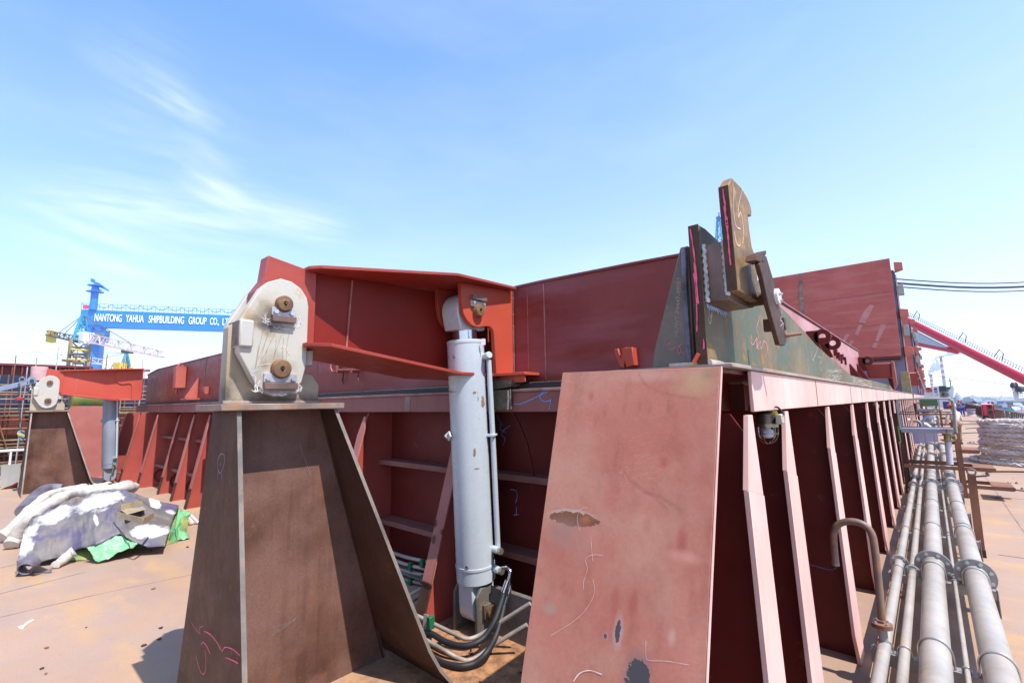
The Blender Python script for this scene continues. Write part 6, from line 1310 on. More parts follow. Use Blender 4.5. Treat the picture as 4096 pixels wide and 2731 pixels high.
for i, pts in enumerate((((.6, 18, 0), (1.0, 18.6, 0), (1.1, 19.5, 0), (2.2, 20.2, 0)), ((.5, 26, 0), (1.4, 27.5, 0), (2.5, 26.5, 0), (4, 27.5, 0)), ((1.0, 38, 0), (2.0, 39.5, 0), (3.6, 38.5, 0)), ((1.6, 44, 0), (2.6, 45.5, 0), (3.9, 43, 0), (4.1, 46, 0)), ((1.2, 50, 0), (2.4, 51, 0), (3.9, 49, 0)), ((1.5, 58, 0), (2.6, 57, 0), (4.1, 60, 0)))):
    mb = MB(); mb.tube(bez([Vector(p_) + Vector((0, 0, .025)) for p_ in pts], 8), .022, 6); tag(mb.build('deck_cable', black_rubber), 'dark cable snaking over the pale side deck, %s' % ('in front of the rope coil', 'beyond the rope coil', 'near the red cabinet', 'under the red cabinet', 'behind the red cabinet', 'by the drum')[i], 'cable', 'cables lying on the side deck')
mb = MB(); mb.tube(bez([(2.55, 48, .04), (2.9, 47.6, .2), (3.2, 48, .06), (3.0, 48.6, .25), (2.7, 48.2, .05), (3.4, 47.9, .12)], 8), .06, 6); tag(mb.build('cable_heap', dark_steel), 'dark heap of tangled cable on the deck before the red cabinet', 'cable heap')
b0, b1 = hit('W', 935, 680, Y=100), hit('W', 1040, 545, Y=100); mb = MB(); mb.box((b0.x, 100, max(.02, b0.z)), (b1.x, 101, b1.z)); tag(mb.build('blue_container', plain('deep_blue_paint', (.012, .035, .20), .5), bevel=.03), 'deep blue steel locker in front of the white deckhouse', 'locker')
mb = MB(); mb.box((-.55, 43, 1.55), (.4, 43.6, 2.0)); tag(mb.build('green_box', plain('moss_green_paint', (.05, .16, .06), .6), bevel=.02), 'green box on the second step frame', 'box')
# white deckhouse with green parapet
dk = thing('deckhouse', 'white deckhouse with dark green parapet and ladder at the end of the deck', 'deckhouse', (0, 128, 0))
YD = 127.0; wd = lambda a, c: hit('W', a, c, Y=YD)
dwm = plain('deckhouse_white', (.66, .68, .74), .5, var=.05); dgm = plain('deckhouse_green', (.01, .10, .075), .5)
xr = wd(1095, 500).x; zt_ = wd(1000, 372).z; zp = wd(1000, 295).z
mb = MB(); mb.prism([(-16, YD, 0), (xr, YD, 0), (xr - .1, YD, zt_), (-16, YD, zt_)], (0, 6, 0)); mb.build('wall', dwm, dk)
mb = MB(); mb.prism([(xr - .1, YD - .1, zt_ - 2.5), (xr + .35, YD - .1, zt_ + .4), (xr + .3, YD - .1, zp + .5), (wd(1070, 300).x, YD - .1, zp), (wd(1010, 380).x, YD - .1, zt_)], (0, .1, 0)); mb.build('wing', dwm, dk)
mb = MB(); mb.box((-3, YD + .2, zt_), (wd(1060, 300).x, YD + .4, zp)); mb.build('parapet', dgm, dk)
for u in range(4): mb = MB(); mb.box((-3, YD + .1, zt_ + (zp - zt_) * u / 3.2), (wd(1050, 300).x, YD + .16, zt_ + (zp - zt_) * u / 3.2 + .12)); mb.build('rail', dwm if u % 2 else dgm, dk)
a_, c_ = wd(850, 275), wd(985, 362); mb = MB(); mb.box((a_.x, YD - .6, c_.z), (c_.x, YD + .0, a_.z)); mb.build('roof_locker', plain('black_green', (.008, .03, .03), .5), dk, bevel=.05)
a_, c_ = wd(765, 290), wd(830, 385); mb = MB(); mb.box((a_.x, YD - .6, c_.z), (c_.x, YD + .0, a_.z)); mb.build('roof_locker', D.materials['black_green'], dk, bevel=.05)
mb = MB(); p = wd(668, 340); mb.tube([p + Vector((math.cos(rad(a)) * .48, -.3, math.sin(rad(a)) * .4)) for a in range(0, 360, 20)], .13, 8, closed=True); mb.build('lifebuoy', plain('buoy_red', (.7, .06, .05), .5), dk)
for a, c in ((905, 425), (950, 425)):
    p = wd(a, c); mb = MB(); mb.ring(p - Vector((0, .12, 0)), (0, 1, 0), .75, .5, .1, 4); f_ = mb.build('window', galv, dk); mb = MB(); mb.box(p + Vector((-.5, -.04, -.45)), p + Vector((.5, -.01, .45))); mb.build('pane', dark_steel if a > 920 else plain('pale_pane', (.4, .42, .46), .3), f_)
lx0, lx1 = wd(758, 400).x, wd(845, 400).x
mb = MB()
for x_ in (lx0, lx1): mb.box((x_ - .12, YD - 1.4, 0), (x_ + .12, YD - 1.2, zp + .3))
zz = .5
while zz < zp: mb.box((lx0, YD - 1.38, zz), (lx1, YD - 1.22, zz + .14)); zz += .55
mb.build('ladder', dwm, dk)
mb = MB(); p = wd(1062, 300); mb.tube([p, p + Vector((0, 0, 1.8))], .08, 6); mb.box(p + Vector((-.4, 0, 1.2)), p + Vector((.4, .2, 1.3))); mb.build('mast', dark_steel, dk)

# ------------------------------------------------------------------ red boom and black wires
red_b = plain('crane_red', (.52, .012, .035), .3, var=.05); bm = thing('crane_boom', 'long red tubular crane boom with walkway and white underside strip, sloping down to the right', 'crane boom', (0, 90, 20))
A0, A1 = hit('r', 1290, 560, d=118), hit('r', 2440, 1130, d=100)
dirb = (A1 - A0).normalized(); upb = (Vector((0, 0, 1)) - dirb * dirb.z).normalized(); sdb = dirb.cross(upb)
mb = MB(); mb.tube([A0 - upb * .4, A1 - upb * .4], .68, 24); mb.build('upper_chord', red_b, bm)
off0, off1 = hit('r', 1390, 690, d=116) - hit('r', 1390, 610, d=116), hit('r', 1900, 900, d=110) - hit('r', 1900, 850, d=110)
L0, L1 = A0 - upb * 5.0, A0 + (A1 - A0) * .52 - upb * 1.2
mb = MB(); mb.tube([L0, L1], .48, 18); mb.build('lower_chord', red_b, bm)
mb = MB(); mb.prism([A0 - upb * 1.3, A0 + (A1 - A0) * .50 - upb * 1.3, A0 + (A1 - A0) * .50 - upb * 1.35, L0 + upb * .7], sdb * .4); mb.build('strip_plate', plain('grey_blue_plate', (.42, .47, .52), .5), bm)
mb = MB(); n = 60; lines = []
for k in range(n + 1):
    p = A0 + (A1 - A0) * k / n + upb * .4; mb.bar(p, p + upb * .8, .045, .045)
for h_ in (.15, .55): mb.bar(A0 + upb * (.6 + h_), A1 + upb * (.6 + h_), .045, .045)
mb.build('walkway_rail', plain('dark_plum_rail', (.10, .02, .05), .5), bm)
for k in (7, 30, 45):
    p = A0 + (A1 - A0) * k / 60 + upb * .8; mb = MB(); mb.tube([p, p + upb * 1.3 + dirb * .3, p + upb * 1.0 + dirb * 1.1, p + dirb * 1.3], .07, 6); mb.build('hoop', D.materials['dark_plum_rail'], bm)
for i, (c0, c1, r_) in enumerate(((247, 266, .045), (279, 300, .05), (285, 308, .05), (312, 340, .045))):
    mb = MB(); a_ = hit('r', 1236, c0, d=40); c_ = hit('r', 2500, c1 + 2, d=60); mb.tube([a_ + (c_ - a_) * k / 8 - Vector((0, 0, .25 * math.sin(math.pi * k / 8))) for k in range(9)], r_, 6); tag(mb.build('wire_rope', black_rubber), '%s of the four dark wires running right from the largest standing cover' % ('topmost', 'second', 'third', 'lowest')[i], 'wire', 'dark wires across the sky')
mb = MB(); a_ = hit('W', 560, 65, d=300); c_ = hit('W', 2500, 310, d=300); mb.tube([a_ + (c_ - a_) * k / 8 for k in range(9)], .10, 5); tag(mb.build('power_line', dark_steel), 'single thin line crossing in front of the chimneys', 'wire')

# ------------------------------------------------------------------ far shore
shore = steel('shore_ground', (.16, .19, .17), .2, (.22, .24, .22), scale=.02, bump=0)
mb = MB(); mb.box((-3500, 1150, -12), (4500, 6500, -7)); struct(mb.build('far_shore', shore))
def stripes(name, body, r0, r1, base, top, bands, label, smoke):
    t_ = thing('chimney', label, 'chimney', base, 'striped power station chimneys')
    base, top = Vector(base), Vector(top); wht = MATS['far_white']; rd = MATS['far_red']; gr = MATS['far_grey']
    for i, (u0, u1, m_) in enumerate(bands):
        a_, c_ = base + (top - base) * u0, base + (top - base) * u1; mb = MB(); mb.cyl(a_, c_, r0 + (r1 - r0) * u0, r0 + (r1 - r0) * u1, 24); mb.build('band', (wht, rd, gr)[m_], t_)
    return t_
plain('far_white', (.62, .64, .68), .8); plain('far_red', (.55, .12, .15), .8); plain('far_grey', (.36, .38, .42), .8); plain('far_blue_grey', (.22, .27, .34), .8, scale=.05)
dW = 1400
def far(fr, a, c, d): v = ray(*pix(fr, a, c)); h = math.hypot(v.x, v.y); return EYE + v * (d / h)
t1, b1_ = far('r', 1637, 918, dW), far('r', 1668, 1170, dW); wR = (far('r', 1650, 918, dW) - far('r', 1624, 918, dW)).length / 2
bands = [(0, .33, 2)]; u = .33
for i in range(8): bands.append((u, u + .084, 1 if i % 2 == 0 else 0)); u += .084
b1_.z = -8; b1_.x, b1_.y = t1.x, t1.y
ub = lambda u_: (u_ * (t1.z - 5) + 0)
stripes('c', None, wR * 1.35, wR, b1_, t1, [(0, .50, 2), (.50, .565, 1), (.565, .63, 0), (.63, .70, 1), (.70, .765, 0), (.765, .83, 1), (.83, .895, 0), (.895, 1.0, 1)], 'taller striped chimney with grey lower half', True)
t2 = far('r', 1550, 1065, dW * 1.1); b2_ = Vector((t2.x, t2.y, -8)); wR2 = (far('r', 1563, 1062, dW * 1.1) - far('r', 1536, 1062, dW * 1.1)).length / 2
stripes('c', None, wR2 * 1.2, wR2, b2_, t2, [(0, .3, 0)] + [(.3 + .07 * i, .37 + .07 * i, 1 if i % 2 == 0 else 0) for i in range(9)] + [(.93, 1.0, 1)], 'shorter pink and white striped chimney, left of the taller one', True)
sm = plain('steam_white', (.86, .86, .87), .95, var=.02, bump=0)
def plume(c, sc_, label, tilt=0):
    """billowing steam as a heap of soft lumps"""
    r2 = random.Random(int(sc_[0])); me = D.meshes.new('steam_plume'); bm_ = bmesh.new()
    for i in range(46):
        u = i / 45; r_ = (.10 + .30 * u) * (1 if i % 3 else .6)
        p_ = Vector((-1 + 2 * u + r2.uniform(-.1, .1), r2.uniform(-.3, .3), (-.9 + 1.4 * u ** .6) + r2.uniform(-.35, .35) * u)); m4 = Matrix.Translation(p_) @ Matrix.Diagonal((r_ * 1.2, r_ * 1.2, r_ * 1.6, 1))
        bmesh.ops.create_icosphere(bm_, subdivisions=2, radius=1, matrix=m4)
    for v in bm_.verts: v.co += Vector((noise.noise(v.co * 5), noise.noise(v.co * 5 + Vector((3, 3, 3))), noise.noise(v.co * 5 + Vector((7, 7, 7))))) * .12
    bm_.to_mesh(me); bm_.free(); me.materials.append(sm)
    for p_ in me.polygons: p_.use_smooth = True
    o_ = D.objects.new('steam_plume', me); COL.objects.link(o_); o_.location = c; o_.scale = sc_; o_.rotation_euler = (0, tilt, 0); o_['kind'] = 'stuff'; o_['label'] = label
plume(far('r', 1700, 893, dW), (27, 12, 9), 'white steam drifting right from the taller chimney', rad(-6)); plume(far('r', 1578, 1010, dW * 1.1), (11, 9, 19), 'white steam rising from the shorter chimney')
# silo, arched hall, blocks
def block(fr, a0, c0, a1, c1, d, mat, label, cat='building', name='far_building', roof=None, wins=0, grp='buildings on the far shore'):
    p0, p1 = far(fr, a0, c1, d), far(fr, a1, c1, d); zt = far(fr, (a0 + a1) / 2, c0, d).z
    t_ = thing(name, label, cat, (p0 + p1) / 2, grp); t_.location.z = -7
    dv = (p1 - p0); dv.z = 0; bk = Vector((-dv.y, dv.x, 0)).normalized() * 30
    if bk.y < 0: bk = -bk
    a_ = Vector((p0.x, p0.y, -8)); c_ = Vector((p1.x, p1.y, -8)); mb = MB(); mb.prism([a_, c_, c_ + bk, a_ + bk], (0, 0, zt + 8)); mb.build('wall', mat, t_)
    mb = MB(); mb.prism([Vector((q.x, q.y, zt)) for q in (a_, c_, c_ + bk, a_ + bk)], (0, 0, 1.2)); mb.build('roof', MATS['far_blue_grey'], t_)
    for i in range(wins):
        for j in range(3):
            q = a_ + dv * ((i + .3) / wins) - bk * .005; zz = 0 + (zt) * (j + .3) / 3.2; mb = MB(); mb.prism([Vector((q.x, q.y, zz)), Vector((q.x + dv.x * .4 / wins, q.y + dv.y * .4 / wins, zz)), Vector((q.x + dv.x * .4 / wins, q.y + dv.y * .4 / wins, zz + zt * .15)), Vector((q.x, q.y, zz + zt * .15))], -bk * .01); mb.build('window', MATS['far_blue_grey'], t_)
    return t_
si = thing('silo', 'pale round silo tower with stepped top beyond the deckhouse', 'silo', far('W', 1190, 500, 900)); c_ = far('W', 1190, 520, 900); rS = (far('W', 1245, 500, 900) - far('W', 1135, 500, 900)).length / 2; kk = lambda c: far('W', 1190, c, 900).z
mb = MB(); mb.lathe((c_.x, c_.y, -8), (0, 0, 1), [(0, rS * .75), (kk(490) + 8, rS * .75), (kk(480) + 8, rS * 1.05), (kk(430) + 8, rS * 1.05), (kk(425) + 8, rS * .7), (kk(405) + 8, rS * .6), (kk(400) + 8, rS * .35), (kk(385) + 8, rS * .35)], 24); mb.build('tower', plain('silo_grey', (.40, .44, .44), .8), si)
mb = MB(); mb.box((c_.x - rS * 2.0, c_.y, -8), (c_.x - rS * .6, c_.y + 20, kk(470))); mb.build('annex', MATS['far_blue_grey'], si)
hl = thing('arched_hall', 'large arched hall with white front rib on the far shore', 'hall', far('W', 1430, 560, 1100)); dH = 1100
N_ = 16; arcp = [(1245, 560), (1262, 500), (1300, 470), (1350, 460), (1400, 461), (1450, 470), (1500, 485), (1550, 510), (1590, 535), (1620, 565)]
ap_ = [far('W', a, c, dH) for a, c in arcp]; mb = MB(); mb.prism([Vector((ap_[0].x, ap_[0].y, -8))] + ap_ + [Vector((ap_[-1].x, ap_[-1].y, -8))], (5, 60, 0)); mb.build('hall_body', plain('hall_grey', (.24, .28, .33), .8), hl)
mb = MB(); rb = [far('W', a, c, dH - 8) for a, c in ((1400, 458), (1470, 470), (1530, 500), (1580, 540), (1600, 560))]
for i in range(len(rb) - 1): mb.bar(rb[i], rb[i + 1], 6, 6 if i < 2 else 9)
mb.build('front_rib', MATS['far_white'], hl)
plain('far_cream', (.52, .50, .46), .8); plain('far_violet', (.42, .42, .50), .8); plain('far_pink', (.52, .36, .38), .8)
for (a0, c0, a1, c1, d, m_, w_, lab) in ((1510, 480, 1640, 560, 1500, 'far_pink', 0, 'low pink block right of the arched hall'), (1620, 530, 1680, 640, 950, 'far_white', 3, 'white windowed block nearest the arched hall'), (1680, 505, 1770, 640, 950, 'far_white', 4, 'taller white block with flat roof, second from the hall'), (1770, 515, 1880, 640, 980, 'far_cream', 4, 'cream block right of the taller white one'),
    (1830, 550, 1965, 620, 900, 'far_white', 0, 'long low white shed on the far bank'), (1650, 485, 1700, 520, 1900, 'far_violet', 0, 'hazy violet tower behind the white blocks'), (1890, 500, 1960, 560, 1900, 'far_violet', 0, 'hazy block near the bridge'), (2040, 490, 2120, 560, 2000, 'far_violet', 0, 'hazy apartment slab near the white ship'), (1960, 520, 2040, 560, 1950, 'far_violet', 0, 'low hazy slab between the far towers'), (1730, 480, 1760, 520, 2000, 'far_violet', 0, 'slim hazy tower over the cream block'), (2180, 510, 2340, 600, 1700, 'far_violet', 0, 'hazy block behind the white ship'),
    (2000, 590, 2150, 640, 850, 'far_blue_grey', 0, 'dark low quay shed left of the white ship')):
    block('W', a0, c0, a1, c1, d, MATS[m_], lab, wins=w_)
mb = MB(); a_, c_ = far('W', 1890, 545, 1600), far('W', 2200, 530, 1600); mb.bar(a_, c_, 8, 5)
for u in (.15, .4, .65, .9): p = a_ + (c_ - a_) * u; mb.bar(p, (p.x, p.y, -8), 4, 6)
tag(mb.build('bridge', MATS['far_blue_grey']), 'long low bridge far away behind the quay', 'bridge')
for (a, c, a2, c2) in ((1905, 500, 1950, 435), (1985, 530, 2000, 500)):
    p0, p1 = far('W', a, c, 1500), far('W', a2, c2, 1500); t_ = thing('dock_crane', 'tiny hazy dock crane jib against the sky, %s' % ('taller one' if a < 1950 else 'lower pink one'), 'crane', p0, 'hazy dock cranes'); mb = MB(); mb.bar(p0, p1, 1.5, 1.5); mb.bar(p0, (p0.x, p0.y, -8), 3, 3); mb.build('jib', MATS['far_violet'] if a < 1950 else MATS['far_pink'], t_)
# quay clutter and small boats
rr = random.Random(9)
cl = [plain('boat_teal', (.05, .22, .22), .6), plain('boat_red', (.30, .06, .05), .6), plain('boat_white', (.5, .52, .52), .6), plain('boat_dark', (.06, .07, .08), .6), plain('boat_blue', (.06, .14, .28), .6)]
for i in range(34):
    a = 1560 + 16 * i + rr.uniform(-6, 6); d = rr.uniform(420, 760); p = far('W', a, 680, d); p.z = -11
    t_ = thing('moored_boat', 'small working boat moored off the far quay', 'boat', p, 'small boats moored along the far quay'); L_ = rr.uniform(10, 24); h_ = rr.uniform(1.5, 3); m_ = cl[i % 5]
    mb = MB(); mb.prism([(p.x - L_ / 2, p.y - 2, -11), (p.x + L_ / 2, p.y - 2, -11), (p.x + L_ / 2 + 1, p.y - 2, -11 + h_), (p.x - L_ / 2 - 1, p.y - 2, -11 + h_)], (0, 4, 0)); mb.build('hull', m_, t_)
    mb = MB(); x_ = p.x + rr.uniform(-3, 3); mb.box((x_ - 2, p.y - 1.5, -11 + h_), (x_ + 3, p.y + 1.5, -11 + h_ + rr.uniform(2, 4))); mb.build('cabin', cl[(i + 2) % 5], t_)
def tree(p, h, label):
    t_ = thing('broadleaf_tree', label, 'tree', p, 'trees on the far bank'); mb = MB(); mb.tube([p, Vector(p) + Vector((0, 0, h * .5))], [h * .04, h * .02], 6); mb.build('trunk', MATS['flame'] if 'flame' in MATS else dark_steel, t_)
    mb = MB(); r2 = random.Random(int(p[0] * 10))
    for i in range(420):
        d_ = Vector((r2.gauss(0, 1), r2.gauss(0, 1), r2.gauss(0, .7))); d_ = d_.normalized() * r2.random() ** .35; c_ = Vector(p) + Vector((d_.x * h * .75, d_.y * h * .6, h * .55 + d_.z * h * .42)); s_ = h * .05
        u_ = Vector((r2.uniform(-1, 1), r2.uniform(-1, 1), r2.uniform(-1, 1))) * s_; v_ = Vector((r2.uniform(-1, 1), r2.uniform(-1, 1), r2.uniform(-1, 1))) * s_
        mb.add([c_ - u_, c_ + v_, c_ + u_, c_ - v_], [(0, 1, 2, 3)])
    mb.build('crown', MATS['far_leaf'], t_)
plain('far_leaf', (.10, .14, .07), .8, var=.4, scale=.3)
for a, c, h, lab in ((1720, 556, 15, 'largest round tree on the far bank, right of the white blocks'), (1815, 566, 14, 'yellow-green tree on the far bank behind the red cabinet'), (1890, 585, 11, 'lower tree on the far bank'), (1640, 600, 8, 'small tree in front of the white windowed block')):
    p = far('W', a, c, 820); p.z -= h; tree(tuple(p), h, lab)
p = far('W', 2100, 690, 150); gb = thing('mooring_buoy', 'bright green dome-shaped buoy on the river', 'buoy', (p.x, p.y, -11)); k = (far('W', 2140, 690, 150) - far('W', 2065, 690, 150)).length / 2; zc_ = p.z
mb = MB(); mb.lathe((p.x, p.y, -11), (0, 0, 1), [(0, k * .7), (zc_ + 11 - k * .5, k * .7), (zc_ + 11 - k * .3, k), (zc_ + 11 + k * .2, k * .95), (zc_ + 11 + k * .55, k * .5), (zc_ + 11 + k * .6, .01)], 20); mb.build('dome', plain('buoy_green', (.01, .30, .12), .5), gb)
# white ship at the right edge
ws_ = thing('white_ship', 'white ship bridge wing with aerials and black lettering at the right edge', 'ship', far('W', 2300, 600, 120)); dS = 120; sw = plain('ship_white', (.66, .66, .70), .45, var=.05)
F_ = lambda a, c, d=dS: far('W', a, c, d)
p0, p1, p2 = F_(2155, 540), F_(2160, 500), F_(2200, 490); mb = MB(); mb.prism([F_(2152, 545), F_(2160, 515), F_(2215, 488), F_(2420, 470), F_(2420, 545), F_(2250, 540), F_(2200, 548)], (3, 8, 0)); mb.build('bridge_wing', sw, ws_)
mb = MB(); mb.prism([F_(2130, 375), F_(2190, 350), F_(2215, 365), F_(2230, 488), F_(2165, 505)], (1.0, 3, 0)); mb.build('signal_tower', sw, ws_)
mb = MB(); mb.prism([F_(2270, 545), F_(2330, 545), F_(2420, 545), F_(2420, 705), F_(2310, 705), F_(2310, 620)], (3, 8, 0)); mb.build('lower_deck', plain('ship_grey', (.30, .29, .30), .6), ws_)
for a0, c0, a1, c1, r_ in ((2150, 245, 2160, 360, .30), (2190, 250, 2215, 370, .14), (2205, 250, 2232, 480, .14), (2180, 120, 2205, 300, .06), (2272, 320, 2290, 410, .2)):
    mb = MB(); mb.cyl(F_(a1, c1), F_(a0, c0), r_, r_ * .7, 8); mb.build('aerial', sw, ws_)
for a, c, r_ in ((2147, 262, .55), (2272, 328, .9), (2190, 268, .28), (2206, 262, .28)): mb = MB(); p = F_(a, c); mb.lathe(p, (0, 0, 1), [(-.5, r_ * .5), (-.3, r_ * .8), (.2, r_ * .7), (.5, r_ * .3)], 10); mb.build('lamp_head', dark_steel, ws_)
for c in (360, 410): mb = MB(); mb.bar(F_(2230, c), F_(2420, c - 8), .12, .12); mb.build('rail', sw, ws_)
text_obj('hull_lettering', 'POTO', dark_steel, ws_, F_(2246, 470, dS - 1), F_(2330, 455, dS - 1) - F_(2246, 470, dS - 1), (0, 0, 1), 1.7, .05, (F_(2330, 470) - F_(2246, 470)).length)
mb = MB(); mb.prism([F_(2200, 700), F_(2420, 700), F_(2420, 760), F_(2230, 760)], (3, 40, 0)); mb.tube(bez([F_(2215, 640), F_(2225, 628), F_(2280, 626), F_(2305, 640), F_(2310, 700)], 5), .25, 8); mb.build('hull', sw, ws_)
# ------------------------------------------------------------------ left background: neighbour ship with scaffold
XH2 = -36.0
hA_ = lambda a, c, X=XH2: hit('A', a, c, X=X)
nb = thing('neighbour_ship', 'navy and dark red ship hull with open red coaming, behind bamboo scaffolding on the left', 'ship', (XH2, 0, -10))
hm = D.materials.new('navy_red_hull'); t = nt(hm); b = NB(t); pos = b.n('ShaderNodeNewGeometry').outputs['Position']; sz_ = b.n('ShaderNodeSeparateXYZ', inp={0: pos}).outputs[2]
zl = hA_(120, 655).z
nz = b.noise(pos, .8, 6, .65)
f_ = b.math('GREATER_THAN', b.math('ADD', sz_, b.ramp(nz, .3, .7, -.03, .03)), zl)
nav = b.mix(b.ramp(nz, .4, .7), (.008, .02, .06), (.02, .035, .085)); rd_ = b.mix(b.ramp(nz, .4, .7), (.09, .014, .012), (.16, .035, .022))
bs = b.n('ShaderNodeBsdfPrincipled', inp={'Base Color': b.mix(f_, rd_, nav), 'Roughness': .5}); o = b.n('ShaderNodeOutputMaterial'); t.links.new(bs.outputs[0], o.inputs[0])
ztop = hA_(0, 335).z
mb = MB(); mb.box((XH2 - 8, -25, -11), (XH2, 16, ztop)); mb.build('hull', hm, nb)
zt2 = hit('A', 0, 228, X=XH2 - 2).z; zb2 = ztop
mb = MB(); a_, c_ = hit('A', 5, 228, X=XH2 - 2.2), hit('A', 825, 290, X=XH2 - 2.2)
mb.box((XH2 - 2.5, -25, ztop), (XH2 - 2.2, c_.y, zt2 - .12)); mb.build('coaming_plate', plain('neighbour_red', (.20, .022, .018), .5), nb)
mb = MB(); mb.box((XH2 - 3, -25, zt2 - .12), (XH2 - 1.9, c_.y, zt2)); mb.build('coaming_top', plain('neighbour_red_dark', (.16, .02, .03), .5), nb)
y = -2.0
while y < c_.y: mb = MB(); mb.box((XH2 - 2.195, y, ztop), (XH2 - 1.95, y + .06, zt2 - .12)); mb.build('coaming_rib', MATS['neighbour_red'], nb); y += .38
whm = plain('draught_white', (.62, .64, .66), .6)
for i, (tx_, a, c, sz) in enumerate((('13', 245, 445, .42), ('P', 262, 480, .36), ('T', 258, 540, .60), ('X', 720, 535, .5), ('X', 765, 535, .5))):
    if tx_ == 'X': continue
    text_obj('draught_mark', tx_, whm, nb, hA_(a, c) + Vector((.01, 0, 0)), (0, 1, 0), (0, 0, 1), sz, .004)
mb = MB(); mb.prism([hA_(*q) for q in ((245, 500), (262, 500), (262, 545), (268, 565), (253, 580), (245, 560))], (.02, 0, 0)); mb.build('draught_arrow', plain('pale_blue_mark', (.30, .42, .62), .6), nb)
sc = thing('scaffold', 'rusty tube and bamboo scaffolding in front of the navy and red hull on the left', 'scaffold', (XH2 + 2, 0, -10))
bam = plain('bamboo', (.32, .24, .13), .8, var=.4, scale=2); rtube = plain('scaffold_rust', (.22, .09, .04), .7, var=.3, scale=2); gtube = plain('scaffold_grey', (.40, .38, .40), .5)
rr = random.Random(4)
for i in range(40):
    y = -3.2 + i * .24 + rr.uniform(-.08, .08); X_ = XH2 + rr.choice((.7, 1.6)); mb = MB(); top_ = ztop + rr.uniform(-.3, .6) if i % 3 else zt2 + rr.uniform(.0, .7)
    mb.tube([(X_, y, -10), (X_, y + rr.uniform(-.06, .06), top_)], .026, 6); mb.build('standard', (rtube, bam, rtube, rtube, gtube)[i % 5], sc)
for j in range(36):
    z = -3.4 + j * .20 + rr.uniform(-.05, .05)
    if z > ztop + .3: break
    X_ = XH2 + rr.choice((.65, 1.55)); mb = MB(); mb.tube([(X_, -4, z + rr.uniform(-.05, .05)), (X_, 1.5, z + rr.uniform(-.05, .05)), (X_, 7, z + rr.uniform(-.06, .06))], .024 if j % 4 else .045, 6); mb.build('ledger', (rtube, bam, rtube, bam)[j % 4], sc)
for j in range(5):
    z = -3.0 + j * 1.25; mb = MB(); mb.box((XH2 + .7, -4, z), (XH2 + 1.5, 7, z + .06)); mb.build('plank', bam, sc)
for y0_, z0_, y1_, z1_ in ((.2, 3.4, 1.9, -2.2), (-.6, 3.3, .6, 1.2), (2.0, 1.0, 3.4, 3.4)): mb = MB(); mb.tube([(XH2 + 1.7, y0_, z0_), (XH2 + 1.7, y1_, z1_)], .025, 6); mb.build('brace', rtube, sc)
p = hit('A', 350, 325, X=XH2 + 1); mb = MB(); mb.lathe((p.x, p.y, p.z - .35), (0, 0, 1), [(0, .32), (.7, .34), (.72, .30)], 20); tag(mb.build('pale_tub', plain('pale_pink_plastic', (.60, .36, .34), .5)), 'pale pink tub standing on the scaffold beside the far red arm', 'tub')
mb = MB(); a_, c_ = hit('B', -40, 850, X=-23.6), hit('B', 300, 830, X=-23.6); d_ = c_ - a_; mb.tube([a_ - d_ * 3, c_ + d_ * 1.2], .045, 10); rl = mb.build('rail_pipe', white_paint); tag(rl, 'white pipe guard rail before the scaffolding, behind the far brown pedestal', 'guard rail')
for u in (-1.2, -.1, .55, 1.4): mb = MB(); p_ = a_ + d_ * u; mb.tube([p_, (p_.x, p_.y, 0)], .03, 8); mb.build('rail_post', white_paint, rl)
# grey davit arm with striped hook block
dv = thing('davit_arm', 'blue-grey davit arm reaching in at the left edge above a hanging hook block', 'davit', (-21.5, .9, 0)); XD = -21.3
dq = lambda a, c: hit('A', a, c, X=XD); dvm = plain('davit_blue_grey', (.20, .24, .34), .45)
mb = MB(); mb.prism([dq(-80, 455), dq(245, 382), dq(250, 425), dq(-80, 500)], (-.25, 0, 0)); mb.build('arm', dvm, dv, bevel=.01)
mb = MB(); mb.prism([dq(238, 375), dq(265, 352), dq(310, 352), dq(327, 380), dq(320, 405), dq(255, 425)], (.03, 0, 0)); mb.build('head_plate', dvm, dv, bevel=.006)
p = dq(285, 385); mb = MB(); mb.bolt(p + Vector((.03, 0, 0)), (1, 0, 0), .05, .05); mb.build('sheave_pin', dark_steel, dv)
hb_ = thing('hook_block', 'small hook block with yellow and black diagonal stripes hanging before the scaffolding', 'hook block', dq(186, 880)); 
mb = MB(); mb.prism([hit('B', *q, X=XD + .05) for q in ((230, 590), (262, 572), (325, 572), (333, 640), (318, 700), (275, 708), (240, 660))], (-.12, 0, 0)); hbp = mb.build('block', plain('block_blue_grey', (.22, .30, .38), .5), hb_, bevel=.01)
mb = MB(); mb.prism([hit('B', *q, X=XD + .056) for q in ((222, 612), (240, 604), (331, 636), (328, 652), (245, 630))], (.004, 0, 0)); mb.build('yellow_stripe', plain('stripe_yellow', (.70, .52, .02), .5), hbp)
for q4 in (((262, 577), (290, 577), (331, 600), (330, 618)), ((232, 648), (250, 650), (322, 672), (318, 690))): mb = MB(); mb.prism([hit('B', *q, X=XD + .056) for q in q4], (.004, 0, 0)); mb.build('black_stripe', black_rubber, hbp)
mb = MB(); mb.tube(bez([hit('B', *q, X=XD) for q in ((288, 705), (290, 722), (305, 735), (295, 748), (272, 745), (262, 728))], 5), .022, 8); mb.build('hook', cut_edge, hb_)
for a in (243, 262): mb = MB(); mb.tube([hit('B', a, -60, X=XD), hit('B', a + 18, 575, X=XD)], .010, 5); mb.build('hoist_wire', dark_steel, hb_)
p = hit('B', 264, 148, X=XD); mb = MB(); mb.lathe(p, (0, 0, 1), [(-.05, .02), (-.04, .10), (.03, .11), (.05, .03)], 14); tag(mb.build('hook_weight', plain('weight_red', (.45, .04, .04), .5)), 'small red round weight on a wire before the scaffolding', 'weight')
